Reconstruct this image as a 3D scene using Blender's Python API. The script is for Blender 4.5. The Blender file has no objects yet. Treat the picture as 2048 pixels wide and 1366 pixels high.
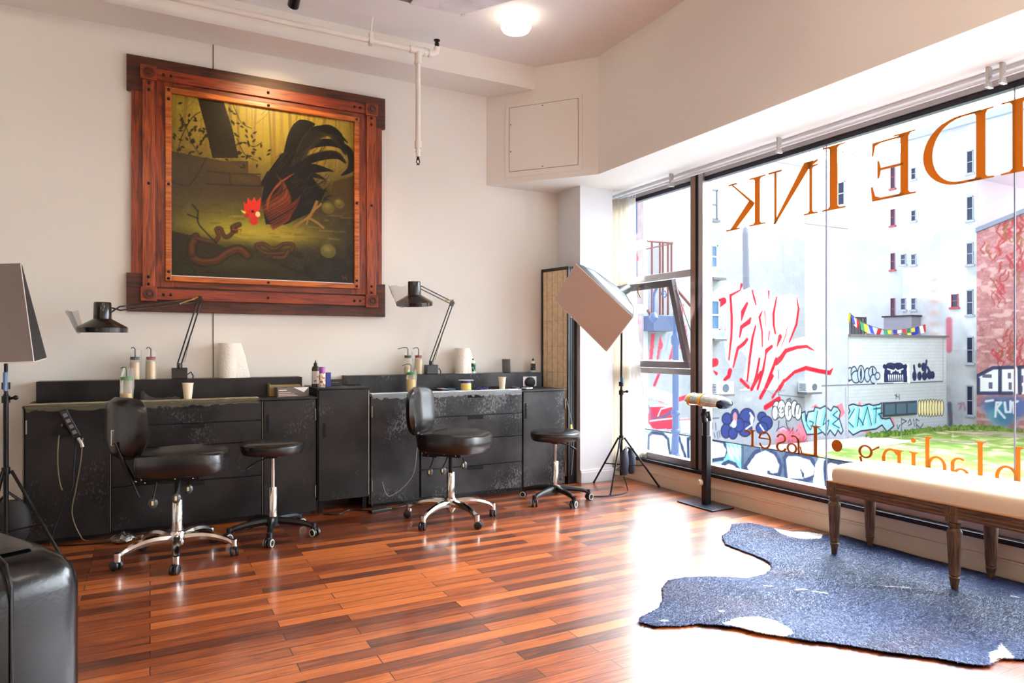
import bpy, bmesh, math, random
import numpy as np
from mathutils import Vector, Matrix
C = bpy.context.scene.collection
PI = math.pi
rnd = random.Random(7)

# ---------------------------------------------------------------- measuring (photo pixel -> point on a known plane)
F_, HZ, EYE = 1365.0, 697.0, 1.3
AN = math.atan(724 / 1365)
SA, CA = math.sin(AN), math.cos(AN)
def ray(px, py):
    u = (px - 1024) / F_
    return Vector((SA + u * CA, CA - u * SA, (HZ - py) / F_))
def at_y(px, py, y):
    d = ray(px, py); t = y / d.y
    return Vector((d.x * t, y, EYE + d.z * t))
def at_x(px, py, x):
    d = ray(px, py); t = x / d.x
    return Vector((x, d.y * t, EYE + d.z * t))
def at_z(px, py, z=0.0):
    d = ray(px, py); t = (z - EYE) / d.z
    return Vector((d.x * t, d.y * t, z))

# ---------------------------------------------------------------- materials
MATS = {}
def lin(c):
    return tuple(((v / 255) / 12.92 if v / 255 <= .04045 else ((v / 255 + .055) / 1.055) ** 2.4) for v in c[:3])
def mat(name, rgb, rough=.5, metal=0., spec=.5, noise=None, bump=None, emit=0., coat=0., sheen=0., trans=0., alpha=1.):
    """rgb in display values 0-255. noise=(scale, rgb2, lo, hi); bump=(scale, strength)"""
    if name in MATS: return MATS[name]
    m = bpy.data.materials.new(name); m.use_nodes = True
    nt = m.node_tree; b = nt.nodes['Principled BSDF']
    b.inputs['Base Color'].default_value = (*lin(rgb), 1)
    b.inputs['Roughness'].default_value = rough
    b.inputs['Metallic'].default_value = metal
    b.inputs['Specular IOR Level'].default_value = spec
    b.inputs['Coat Weight'].default_value = coat
    b.inputs['Sheen Weight'].default_value = sheen
    b.inputs['Transmission Weight'].default_value = trans
    b.inputs['Alpha'].default_value = alpha
    if emit:
        b.inputs['Emission Color'].default_value = (*lin(rgb), 1)
        b.inputs['Emission Strength'].default_value = emit
    tc = nt.nodes.new('ShaderNodeTexCoord')
    if noise:
        n = nt.nodes.new('ShaderNodeTexNoise'); n.inputs['Scale'].default_value = noise[0]; n.inputs['Detail'].default_value = 6
        nt.links.new(tc.outputs['Object'], n.inputs['Vector'])
        r = nt.nodes.new('ShaderNodeValToRGB')
        r.color_ramp.elements[0].position = noise[2]; r.color_ramp.elements[1].position = noise[3]
        r.color_ramp.elements[0].color = (*lin(rgb), 1); r.color_ramp.elements[1].color = (*lin(noise[1]), 1)
        nt.links.new(n.outputs['Fac'], r.inputs['Fac']); nt.links.new(r.outputs['Color'], b.inputs['Base Color'])
    if bump:
        n = nt.nodes.new('ShaderNodeTexNoise'); n.inputs['Scale'].default_value = bump[0]; n.inputs['Detail'].default_value = 4
        nt.links.new(tc.outputs['Object'], n.inputs['Vector'])
        bp = nt.nodes.new('ShaderNodeBump'); bp.inputs['Strength'].default_value = bump[1]; bp.inputs['Distance'].default_value = .01
        nt.links.new(n.outputs['Fac'], bp.inputs['Height']); nt.links.new(bp.outputs['Normal'], b.inputs['Normal'])
    MATS[name] = m
    return m

def film(name, rgb, amount, rough=.15):
    """thin clear sheet: mostly see-through with a glossy, slightly milky surface"""
    m = bpy.data.materials.new(name); m.use_nodes = True; nt = m.node_tree; nt.nodes.clear()
    o = nt.nodes.new('ShaderNodeOutputMaterial'); t = nt.nodes.new('ShaderNodeBsdfTransparent')
    p = nt.nodes.new('ShaderNodeBsdfPrincipled'); p.inputs['Base Color'].default_value = (*lin(rgb), 1); p.inputs['Roughness'].default_value = rough
    lw = nt.nodes.new('ShaderNodeLayerWeight'); lw.inputs['Blend'].default_value = .35
    ma = nt.nodes.new('ShaderNodeMath'); ma.operation = 'MULTIPLY_ADD'; ma.inputs[1].default_value = .5; ma.inputs[2].default_value = amount; ma.use_clamp = True
    mx = nt.nodes.new('ShaderNodeMixShader')
    nt.links.new(lw.outputs['Fresnel'], ma.inputs[0]); nt.links.new(ma.outputs[0], mx.inputs[0])
    nt.links.new(t.outputs[0], mx.inputs[1]); nt.links.new(p.outputs[0], mx.inputs[2]); nt.links.new(mx.outputs[0], o.inputs[0])
    return m

def cloth(name, rgb, tr):
    """thin sheet that lets part of the daylight through"""
    m = bpy.data.materials.new(name); m.use_nodes = True; nt = m.node_tree; b = nt.nodes['Principled BSDF']; o = nt.nodes['Material Output']
    b.inputs['Base Color'].default_value = (*lin(rgb), 1); b.inputs['Roughness'].default_value = .6; b.inputs['Specular IOR Level'].default_value = .2
    t = nt.nodes.new('ShaderNodeBsdfTranslucent'); t.inputs[0].default_value = (*lin(rgb), 1); mx = nt.nodes.new('ShaderNodeMixShader'); mx.inputs[0].default_value = tr
    nt.links.new(b.outputs[0], mx.inputs[1]); nt.links.new(t.outputs[0], mx.inputs[2]); nt.links.new(mx.outputs[0], o.inputs[0])
    return m

def glass_mat():
    m = bpy.data.materials.new('window_glass'); m.use_nodes = True; nt = m.node_tree; nt.nodes.clear()
    o = nt.nodes.new('ShaderNodeOutputMaterial'); t = nt.nodes.new('ShaderNodeBsdfTransparent'); t.inputs[0].default_value = (.97, .98, .98, 1)
    g = nt.nodes.new('ShaderNodeBsdfGlossy'); g.inputs['Roughness'].default_value = .01
    fr = nt.nodes.new('ShaderNodeFresnel'); fr.inputs[0].default_value = 1.45
    mx = nt.nodes.new('ShaderNodeMixShader')
    ge = nt.nodes.new('ShaderNodeNewGeometry'); iv = nt.nodes.new('ShaderNodeMath'); iv.operation = 'SUBTRACT'; iv.inputs[0].default_value = 1; nt.links.new(ge.outputs['Backfacing'], iv.inputs[1])
    mu = nt.nodes.new('ShaderNodeMath'); mu.operation = 'MULTIPLY'; nt.links.new(fr.outputs[0], mu.inputs[0]); nt.links.new(iv.outputs[0], mu.inputs[1])
    nt.links.new(mu.outputs[0], mx.inputs[0]); nt.links.new(t.outputs[0], mx.inputs[1]); nt.links.new(g.outputs[0], mx.inputs[2]); nt.links.new(mx.outputs[0], o.inputs[0])
    return m

def wood_floor():
    m = bpy.data.materials.new('wood_floor'); m.use_nodes = True; nt = m.node_tree; b = nt.nodes['Principled BSDF']; L = nt.links.new
    tc = nt.nodes.new('ShaderNodeTexCoord')
    br = nt.nodes.new('ShaderNodeTexBrick'); br.offset = .37; br.offset_frequency = 2; br.squash = 1
    br.inputs['Scale'].default_value = 1; br.inputs['Brick Width'].default_value = .85; br.inputs['Row Height'].default_value = .083
    br.inputs['Mortar Size'].default_value = .0022; br.inputs['Mortar Smooth'].default_value = .1; br.inputs['Bias'].default_value = 0
    br.inputs['Color1'].default_value = (0, 0, 0, 1); br.inputs['Color2'].default_value = (1, 1, 1, 1); br.inputs['Mortar'].default_value = (.5, .5, .5, 1)
    L(tc.outputs['Object'], br.inputs['Vector'])
    mp = nt.nodes.new('ShaderNodeMapping'); mp.inputs['Scale'].default_value = (1.6, 26, 1); L(tc.outputs['Object'], mp.inputs[0])
    # shift the grain plank by plank
    ad = nt.nodes.new('ShaderNodeVectorMath'); ad.operation = 'MULTIPLY_ADD'; ad.inputs[1].default_value = (9, 5, 3)
    L(br.outputs['Color'], ad.inputs[0]); L(mp.outputs[0], ad.inputs[2])
    n1 = nt.nodes.new('ShaderNodeTexNoise'); n1.inputs['Scale'].default_value = 2.2; n1.inputs['Detail'].default_value = 8; n1.inputs['Distortion'].default_value = 1.2; L(ad.outputs[0], n1.inputs['Vector'])
    n2 = nt.nodes.new('ShaderNodeTexNoise'); n2.inputs['Scale'].default_value = 1.4; n2.inputs['Detail'].default_value = 3; L(tc.outputs['Object'], n2.inputs['Vector'])
    mx = nt.nodes.new('ShaderNodeMath'); mx.operation = 'MULTIPLY_ADD'; mx.inputs[1].default_value = .45; L(br.outputs['Color'], mx.inputs[0]); 
    m2 = nt.nodes.new('ShaderNodeMath'); m2.operation = 'MULTIPLY'; m2.inputs[1].default_value = .62; L(n1.outputs['Fac'], m2.inputs[0]); L(m2.outputs[0], mx.inputs[2])
    r = nt.nodes.new('ShaderNodeValToRGB'); e = r.color_ramp.elements
    e[0].position = .26; e[0].color = (*lin(FLOOR[0]), 1); e[1].position = .76; e[1].color = (*lin(FLOOR[2]), 1)
    q = r.color_ramp.elements.new(.5); q.color = (*lin(FLOOR[1]), 1)
    L(mx.outputs[0], r.inputs[0])
    gap = nt.nodes.new('ShaderNodeMixRGB'); gap.inputs[2].default_value = (*lin((30, 10, 5)), 1); L(br.outputs['Fac'], gap.inputs[0]); L(r.outputs[0], gap.inputs[1])
    L(gap.outputs[0], b.inputs['Base Color'])
    rr = nt.nodes.new('ShaderNodeMapRange'); rr.inputs[3].default_value = .3; rr.inputs[4].default_value = .45; L(n2.outputs['Fac'], rr.inputs[0]); L(rr.outputs[0], b.inputs['Roughness'])
    b.inputs['Specular IOR Level'].default_value = .7; b.inputs['Coat Weight'].default_value = .6; b.inputs['Coat Roughness'].default_value = .15
    bp = nt.nodes.new('ShaderNodeBump'); bp.inputs['Strength'].default_value = .12; bp.inputs['Distance'].default_value = .004
    sm = nt.nodes.new('ShaderNodeMath'); sm.operation = 'SUBTRACT'; L(n1.outputs['Fac'], sm.inputs[0]); L(br.outputs['Fac'], sm.inputs[1]); L(sm.outputs[0], bp.inputs['Height']); L(bp.outputs[0], b.inputs['Normal'])
    return m
FLOOR = [(44, 17, 8), (122, 54, 20), (186, 98, 40)]

def steel_mat(name, flake):
    """blackened steel with rubbed and flaking patches"""
    m = bpy.data.materials.new(name); m.use_nodes = True; nt = m.node_tree; b = nt.nodes['Principled BSDF']; L = nt.links.new
    tc = nt.nodes.new('ShaderNodeTexCoord')
    a = nt.nodes.new('ShaderNodeTexNoise'); a.inputs['Scale'].default_value = 3; a.inputs['Detail'].default_value = 5; L(tc.outputs['Object'], a.inputs[0])
    r1 = nt.nodes.new('ShaderNodeValToRGB'); r1.color_ramp.elements[0].color = (*lin([v + 14 * flake for v in (13, 13, 15)]), 1); r1.color_ramp.elements[1].color = (*lin([v + 28 * flake for v in (44, 43, 44)]), 1)
    r1.color_ramp.elements[0].position = .35; r1.color_ramp.elements[1].position = .7; L(a.outputs[0], r1.inputs[0])
    mp = nt.nodes.new('ShaderNodeMapping'); mp.inputs['Scale'].default_value = (1, 1, .6); L(tc.outputs['Object'], mp.inputs[0])
    f = nt.nodes.new('ShaderNodeTexNoise'); f.inputs['Scale'].default_value = 75; f.inputs['Detail'].default_value = 8; f.inputs['Roughness'].default_value = .7; L(mp.outputs[0], f.inputs[0])
    g = nt.nodes.new('ShaderNodeTexNoise'); g.inputs['Scale'].default_value = 2.3; L(tc.outputs['Object'], g.inputs[0])
    mu = nt.nodes.new('ShaderNodeMath'); mu.operation = 'MULTIPLY'; L(f.outputs[0], mu.inputs[0]); L(g.outputs[0], mu.inputs[1])
    r2 = nt.nodes.new('ShaderNodeValToRGB'); r2.color_ramp.elements[0].position = .36 - flake * .045; r2.color_ramp.elements[1].position = .42 - flake * .03; L(mu.outputs[0], r2.inputs[0])
    sc = nt.nodes.new('ShaderNodeMath'); sc.operation = 'MULTIPLY'; sc.inputs[1].default_value = .25 + .35 * flake; L(r2.outputs[0], sc.inputs[0])
    mx = nt.nodes.new('ShaderNodeMixRGB'); mx.inputs[2].default_value = (*lin((128, 128, 130)), 1); L(sc.outputs[0], mx.inputs[0]); L(r1.outputs[0], mx.inputs[1]); L(mx.outputs[0], b.inputs['Base Color'])
    b.inputs['Metallic'].default_value = .35; b.inputs['Roughness'].default_value = .4
    mr = nt.nodes.new('ShaderNodeMapRange'); mr.inputs[3].default_value = .28; mr.inputs[4].default_value = .55; L(f.outputs[0], mr.inputs[0]); L(mr.outputs[0], b.inputs['Roughness'])
    bp = nt.nodes.new('ShaderNodeBump'); bp.inputs['Strength'].default_value = .15; bp.inputs['Distance'].default_value = .003; L(f.outputs[0], bp.inputs['Height']); L(bp.outputs[0], b.inputs['Normal'])
    return m

def wood_mat(name, dark, light, axis=0, rough=.45, scale=1.):
    m = bpy.data.materials.new(name); m.use_nodes = True; nt = m.node_tree; b = nt.nodes['Principled BSDF']; L = nt.links.new
    tc = nt.nodes.new('ShaderNodeTexCoord'); mp = nt.nodes.new('ShaderNodeMapping')
    s = [14 * scale] * 3; s[axis] = 1.1 * scale; mp.inputs['Scale'].default_value = s; L(tc.outputs['Object'], mp.inputs[0])
    n = nt.nodes.new('ShaderNodeTexNoise'); n.inputs['Scale'].default_value = 2.4; n.inputs['Detail'].default_value = 7; n.inputs['Distortion'].default_value = 1.5; L(mp.outputs[0], n.inputs[0])
    r = nt.nodes.new('ShaderNodeValToRGB'); r.color_ramp.elements[0].position = .35; r.color_ramp.elements[1].position = .68
    r.color_ramp.elements[0].color = (*lin(dark), 1); r.color_ramp.elements[1].color = (*lin(light), 1); L(n.outputs[0], r.inputs[0]); L(r.outputs[0], b.inputs['Base Color'])
    b.inputs['Roughness'].default_value = rough
    bp = nt.nodes.new('ShaderNodeBump'); bp.inputs['Strength'].default_value = .4; bp.inputs['Distance'].default_value = .004; L(n.outputs[0], bp.inputs['Height']); L(bp.outputs[0], b.inputs['Normal'])
    return m

def paint_mat(name, rough=.6, bump=0.):
    m = bpy.data.materials.new(name); m.use_nodes = True; nt = m.node_tree; b = nt.nodes['Principled BSDF']
    at = nt.nodes.new('ShaderNodeAttribute'); at.attribute_name = 'Col'
    nt.links.new(at.outputs['Color'], b.inputs['Base Color']); b.inputs['Roughness'].default_value = rough
    b.inputs['Specular IOR Level'].default_value = .3
    if bump:
        n = nt.nodes.new('ShaderNodeTexNoise'); n.inputs['Scale'].default_value = bump
        bp = nt.nodes.new('ShaderNodeBump'); bp.inputs['Strength'].default_value = .3; bp.inputs['Distance'].default_value = .01
        nt.links.new(n.outputs[0], bp.inputs['Height']); nt.links.new(bp.outputs[0], b.inputs['Normal'])
    return m

# ---------------------------------------------------------------- mesh building
class MB:
    def __init__(s): s.bm = bmesh.new()
    def quadify(s, rows, closed=True, cap=True, flip=False):
        V = [[s.bm.verts.new(p) for p in r] for r in rows]
        n = len(V[0])
        for i in range(len(V) - 1):
            for j in range(n if closed else n - 1):
                a, b, c, d = V[i][j], V[i][(j + 1) % n], V[i + 1][(j + 1) % n], V[i + 1][j]
                try: s.bm.faces.new((a, b, c, d))
                except ValueError: pass
        if cap and closed:
            for r in (V[0][::-1], V[-1]):
                try: s.bm.faces.new(r)
                except ValueError: pass
        return V
    def box(s, a, b, rot=None, at=None):
        (x0, y0, z0), (x1, y1, z1) = a, b
        P = [Vector(p) for p in ((x0, y0, z0), (x1, y0, z0), (x1, y1, z0), (x0, y1, z0), (x0, y0, z1), (x1, y0, z1), (x1, y1, z1), (x0, y1, z1))]
        if rot is not None: P = [rot @ p for p in P]
        if at is not None: P = [p + Vector(at) for p in P]
        v = [s.bm.verts.new(p) for p in P]
        for f in ((0, 3, 2, 1), (4, 5, 6, 7), (0, 1, 5, 4), (1, 2, 6, 5), (2, 3, 7, 6), (3, 0, 4, 7)): s.bm.faces.new([v[i] for i in f])
        return s
    def tube(s, pts, r, n=8, r2=None, sx=1.):
        pts = [Vector(p) for p in pts]; rows = []; k = len(pts)
        rs = r if isinstance(r, (list, tuple)) else [r + ((r2 if r2 is not None else r) - r) * i / max(1, k - 1) for i in range(k)]
        up = None
        for i, p in enumerate(pts):
            d = (pts[min(i + 1, k - 1)] - pts[max(i - 1, 0)]).normalized()
            if up is None: up = Vector((0, 0, 1)) if abs(d.z) < .9 else Vector((1, 0, 0))
            x = up.cross(d)
            if x.length < 1e-4: x = Vector((1, 0, 0)).cross(d)
            x.normalize(); y = d.cross(x).normalized(); up = y
            rows.append([p + x * math.cos(2 * PI * j / n) * rs[i] * sx + y * math.sin(2 * PI * j / n) * rs[i] for j in range(n)])
        s.quadify(rows); return s
    def lathe(s, prof, c=(0, 0, 0), n=24, rot=None):
        c = Vector(c); rows = []
        for r, z in prof:
            r = max(r, .0004)
            row = [Vector((r * math.cos(2 * PI * j / n), r * math.sin(2 * PI * j / n), z)) for j in range(n)]
            rows.append([(rot @ p if rot is not None else p) + c for p in row])
        s.quadify(rows); return s
    def prism(s, poly, d, f=lambda a, b, c: (a, b, c)):
        """poly of (a,b); extruded along third coordinate from d[0] to d[1]; f maps to 3D"""
        v0 = [s.bm.verts.new(f(a, b, d[0])) for a, b in poly]; v1 = [s.bm.verts.new(f(a, b, d[1])) for a, b in poly]
        n = len(poly)
        f0 = s.bm.faces.new(v0[::-1]); f1 = s.bm.faces.new(v1); f0.normal_update(); f1.normal_update()
        for i in range(n): s.bm.faces.new((v0[i], v0[(i + 1) % n], v1[(i + 1) % n], v1[i]))
        bmesh.ops.triangulate(s.bm, faces=[x for x in (f0, f1) if len(x.verts) > 4], ngon_method='EAR_CLIP')
        return s
    def ball(s, c, r, sc=(1, 1, 1), n=12):
        rows = []
        for i in range(n + 1):
            t = -PI / 2 + PI * i / n; rr = max(math.cos(t), .001)
            rows.append([Vector(c) + Vector((rr * math.cos(2 * PI * j / n) * r * sc[0], rr * math.sin(2 * PI * j / n) * r * sc[1], math.sin(t) * r * sc[2])) for j in range(n)])
        s.quadify(rows); return s
    def build(s, name, m, parent=None, smooth=True, bevel=0., sub=0, autosm=True):
        bmesh.ops.recalc_face_normals(s.bm, faces=s.bm.faces)
        me = bpy.data.meshes.new(name); s.bm.to_mesh(me); s.bm.free()
        o = bpy.data.objects.new(name, me); C.objects.link(o)
        me.materials.append(m)
        if bevel:
            md = o.modifiers.new('bevel', 'BEVEL'); md.width = bevel; md.segments = 2; md.limit_method = 'ANGLE'; md.angle_limit = .7
        if sub:
            md = o.modifiers.new('sub', 'SUBSURF'); md.levels = sub; md.render_levels = sub
        if smooth:
            me.polygons.foreach_set('use_smooth', [True] * len(me.polygons))
            if not sub:
                try: me.set_sharp_from_angle(angle=.7)
                except Exception: pass
        if parent is not None: o.parent = parent
        return o

def tag(o, label=None, cat=None, group=None, kind=None):
    if label: o['label'] = label
    if cat: o['category'] = cat
    if group: o['group'] = group
    if kind: o['kind'] = kind
    return o
def thing(name, loc, label, cat, rz=0., group=None):
    o = bpy.data.objects.new(name, None); C.objects.link(o); o.location = loc; o.rotation_euler = (0, 0, rz); o.empty_display_size = .1
    return tag(o, label, cat, group)
def struct(o): o['kind'] = 'structure'; return o
def box(name, a, b, m, parent=None, bevel=0., smooth=False):
    return MB().box(a, b).build(name, m, parent, smooth=smooth, bevel=bevel)
def rz(a): return Matrix.Rotation(a, 3, 'Z')

# ---------------------------------------------------------------- painted surfaces (murals, a canvas, a hide): colours drawn into a vertex grid
class Ras:
    def __init__(s, u0, v0, u1, v1, ppm, base):
        s.u0, s.v0, s.ppm = u0, v0, ppm
        s.W, s.H = int((u1 - u0) * ppm) + 1, int((v1 - v0) * ppm) + 1
        s.U, s.V = np.meshgrid(u0 + np.arange(s.W) / ppm, v0 + np.arange(s.H) / ppm)
        s.A = np.empty((s.H, s.W, 3)); s.A[:] = base
        s.rs = np.random.RandomState(3)
    def _bb(s, pts, pad):
        p = np.asarray(pts, float); a = p.min(0) - pad; b = p.max(0) + pad
        i0 = max(0, int((a[1] - s.v0) * s.ppm)); i1 = min(s.H, int((b[1] - s.v0) * s.ppm) + 2)
        j0 = max(0, int((a[0] - s.u0) * s.ppm)); j1 = min(s.W, int((b[0] - s.u0) * s.ppm) + 2)
        return (slice(i0, max(i0, i1)), slice(j0, max(j0, j1)))
    def mix(s, w, col, cov):
        cov = cov[..., None]; s.A[w] = s.A[w] * (1 - cov) + np.asarray(col, float) * cov
    def poly(s, pts, col, al=1.):
        w = s._bb(pts, 2 / s.ppm); U, V = s.U[w], s.V[w]
        if U.size == 0: return
        ins = np.zeros(U.shape, bool); n = len(pts)
        for i in range(n):
            x0, y0 = pts[i]; x1, y1 = pts[(i + 1) % n]
            if y0 == y1: continue
            c = ((y0 > V) != (y1 > V)) & (U < (x1 - x0) * (V - y0) / (y1 - y0) + x0); ins ^= c
        s.mix(w, col, ins * al)
    def stroke(s, pts, wd, col, al=1., soft=1.):
        k = len(pts); ws = wd if isinstance(wd, (list, tuple)) else [wd] * k
        w = s._bb(pts, max(ws) + 2 / s.ppm); U, V = s.U[w], s.V[w]
        if U.size == 0: return
        D = np.full(U.shape, 1e9)
        for i in range(k - 1):
            (x0, y0), (x1, y1) = pts[i], pts[i + 1]; dx, dy = x1 - x0, y1 - y0; L = dx * dx + dy * dy + 1e-12
            t = np.clip(((U - x0) * dx + (V - y0) * dy) / L, 0, 1)
            D = np.minimum(D, np.hypot(U - x0 - t * dx, V - y0 - t * dy) - (ws[i] + t * (ws[i + 1] - ws[i])) / 2)
        s.mix(w, col, np.clip(.5 - D * s.ppm / soft, 0, 1) * al)
    def blob(s, c, rx, ry, col, al=1., p=2.):
        w = s._bb([c], max(rx, ry) * 2.2); U, V = s.U[w], s.V[w]
        if U.size == 0: return
        d = ((U - c[0]) / rx) ** 2 + ((V - c[1]) / ry) ** 2
        s.mix(w, col, np.exp(-d ** (p / 2)) * al)
    def disc(s, c, rx, ry, col, al=1.):
        s.poly([(c[0] + rx * math.cos(t * PI / 10), c[1] + ry * math.sin(t * PI / 10)) for t in range(20)], col, al)
    def noise(s, amt, cell=4, col=None, thr=None, fu=1, fv=1):
        h, w = int(s.H / (cell * fv)) + 3, int(s.W / (cell * fu)) + 3
        g = s.rs.rand(h, w); yi = np.arange(s.H) / (cell * fv); xi = np.arange(s.W) / (cell * fu)
        y0 = yi.astype(int); x0 = xi.astype(int); fy = (yi - y0)[:, None]; fx = (xi - x0)[None, :]
        fy = fy * fy * (3 - 2 * fy); fx = fx * fx * (3 - 2 * fx)
        n = (g[y0][:, x0] * (1 - fy) * (1 - fx) + g[y0 + 1][:, x0] * fy * (1 - fx) + g[y0][:, x0 + 1] * (1 - fy) * fx + g[y0 + 1][:, x0 + 1] * fy * fx)
        if col is None: s.A += ((n - .5) * amt)[..., None]
        else: s.mix((slice(None), slice(None)), col, np.clip((n - thr) / .12, 0, 1) * amt)
        return n
    def mesh(s, name, f, m, parent=None, keep=None, flip=False, dis=None):
        P = np.empty((s.H, s.W, 3))
        P[:] = np.stack(f(s.U, s.V), -1) if dis is None else np.stack(f(s.U, s.V, dis), -1)
        idx = np.arange(s.H * s.W).reshape(s.H, s.W)
        q = np.stack([idx[:-1, :-1], idx[:-1, 1:], idx[1:, 1:], idx[1:, :-1]], -1)
        if keep is not None: q = q[keep[:-1, :-1] & keep[:-1, 1:] & keep[1:, 1:] & keep[1:, :-1]]
        q = q.reshape(-1, 4)
        if flip: q = q[:, ::-1]
        used, inv = np.unique(q, return_inverse=True)
        me = bpy.data.meshes.new(name); me.vertices.add(len(used)); me.vertices.foreach_set('co', P.reshape(-1, 3)[used].ravel())
        me.loops.add(q.size); me.loops.foreach_set('vertex_index', inv.ravel().astype(np.int32))
        me.polygons.add(len(q)); me.polygons.foreach_set('loop_start', np.arange(0, q.size, 4, dtype=np.int32)); me.polygons.foreach_set('loop_total', np.full(len(q), 4, np.int32))
        me.update(); me.validate()
        a = np.clip(s.A, 0, 255) / 255; a = np.where(a <= .04045, a / 12.92, ((a + .055) / 1.055) ** 2.4).reshape(-1, 3)[used]
        ca = me.color_attributes.new('Col', 'FLOAT_COLOR', 'POINT'); ca.data.foreach_set('color', np.concatenate([a, np.ones((len(a), 1))], 1).astype(np.float32).ravel())
        me.materials.append(m)
        me.polygons.foreach_set('use_smooth', [True] * len(me.polygons))
        o = bpy.data.objects.new(name, me); C.objects.link(o)
        if parent is not None: o.parent = parent
        return o

# ================================================================ THE SETTING
XW, YW, ZC = 4.25, 5.92, 3.93          # knee wall face, workstation wall, ceiling
X0, Y0 = -3.2, -3.0
wallm = mat('cream_wall', (230, 227, 219), .7, bump=(60, .03))
whitem = mat('white_paint', (222, 224, 228), .6)
beige = mat('warm_beige_paint', (214, 196, 166), .65)
trimm = mat('beige_trim', (226, 205, 178), .45)
ceilm = mat('ceiling_paint', (236, 236, 236), .7)
struct(box('floor', (X0, Y0, -.06), (4.5, YW + .1, 0), wood_floor()))
struct(box('ceiling', (X0, Y0, ZC), (4.5, YW + .1, ZC + .1), ceilm))
struct(box('wall_back', (X0, YW, 0), (4.5, YW + .15, ZC), wallm))
struct(box('wall_left', (X0 - .15, Y0, 0), (X0, YW, ZC), wallm))
struct(box('wall_front', (X0, Y0 - .15, 0), (4.5, Y0, ZC), wallm))
# bulkhead along the workstation wall, and diagonal boxed corner, soffit above the window
struct(MB().prism([(X0, 5.54), (3.25, 5.54), (2.87, 5.92), (X0, 5.92)], (3.72, ZC), lambda a, b, c: (a, b, c)).build('ceiling_bulkhead', wallm, smooth=False))
struct(MB().prism([(2.86, 5.92), (3.57, 5.07), (3.57, Y0), (4.5, Y0), (4.5, 5.92)], (2.87, ZC), lambda a, b, c: (a, b, c)).build('wall_soffit', wallm, smooth=False))
struct(box('wall_pillar', (3.66, 5.5, 0), (4.04, YW, 2.87), whitem))
mb = MB().box((3.66, 5.48, 0), (4.055, 5.5, .105)).box((3.66, 5.487, .105), (4.05, 5.5, .125)).box((4.04, 5.5, 0), (4.055, 5.9, .12))
struct(mb.build('baseboard_pillar', whitem, smooth=False, bevel=.003))
# knee wall below the window
struct(box('wall_right', (XW, Y0, 0), (4.45, YW, .215), trimm))
struct(MB().box((XW - .014, Y0, 0), (XW, YW, .105)).box((XW - .02, Y0, .105), (XW, YW, .118)).build('baseboard_right', trimm, smooth=False, bevel=.003))
struct(box('wall_window_end', (4.22, 5.76, .215), (4.45, YW, 2.87), whitem))
struct(box('baseboard_back', (X0, YW - .015, 0), (3.44, YW, .12), whitem))
struct(box('trim_1', (.4415, YW - .004, .9), (.4485, YW + .001, 3.72), mat('seam_shadow_gap', (96, 90, 84), .8)))   # panel seam behind the picture

# ---------------------------------------------------------------- window
alu = mat('brushed_aluminium', (168, 160, 158), .32, .85)
alud = mat('bronze_dark_metal', (40, 38, 44), .35, .6)
bronze = mat('bronze_mullion', (138, 112, 96), .35, .8)
glass = glass_mat()
GX = 4.30
win = thing('window_1', (0, 0, 0), None, None); win['kind'] = 'structure'
def wp(name, a, b, m, bevel=.003): return box(name, a, b, m, win, bevel)
wp('bottom_rail', (4.27, Y0, .235), (4.36, 5.76, .295), alu)
wp('ledge_strip', (4.215, Y0, .205), (4.37, 5.76, .235), alud)
wp('head_rail', (4.27, Y0, 2.80), (4.36, 5.76, 2.87), alu)
wp('head_gasket', (4.285, Y0, 2.765), (4.34, 5.76, 2.80), alud)
wp('blind_track', (4.20, Y0, 2.845), (4.262, 5.76, 2.872), whitem)
wp('jamb', (4.27, 5.70, .295), (4.36, 5.76, 2.80), alu)
wp('mullion', (4.25, 4.565, .235), (4.37, 4.625, 2.84), bronze)
wp('mullion_groove', (4.262, 4.53, .235), (4.37, 4.565, 2.84), alud)
wp('mullion', (4.255, 4.478, .235), (4.37, 4.53, 2.84), alu)
wp('transom', (4.265, 4.625, 1.945), (4.36, 5.70, 2.01), alu)
wp('transom', (4.265, 4.625, 1.06), (4.36, 5.70, 1.115), alu)
wp('glass_pane', (4.298, 4.625, 2.01), (4.304, 5.70, 2.77), glass, 0)
wp('glass_pane', (4.298, 4.625, .295), (4.304, 5.70, 1.06), glass, 0)
ys = [4.478, 3.28, 2.068, .86, -.35, -1.56, Y0]
for i in range(len(ys) - 1):
    wp('glass_pane', (4.298, ys[i + 1] + .003, .295), (4.304, ys[i] - .003, 2.77), glass, 0)
    if i: wp('glazing_joint', (4.297, ys[i] - .003, .295), (4.306, ys[i] + .003, 2.77), mat('joint_silicone', (120, 118, 140), .4), 0)
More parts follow.
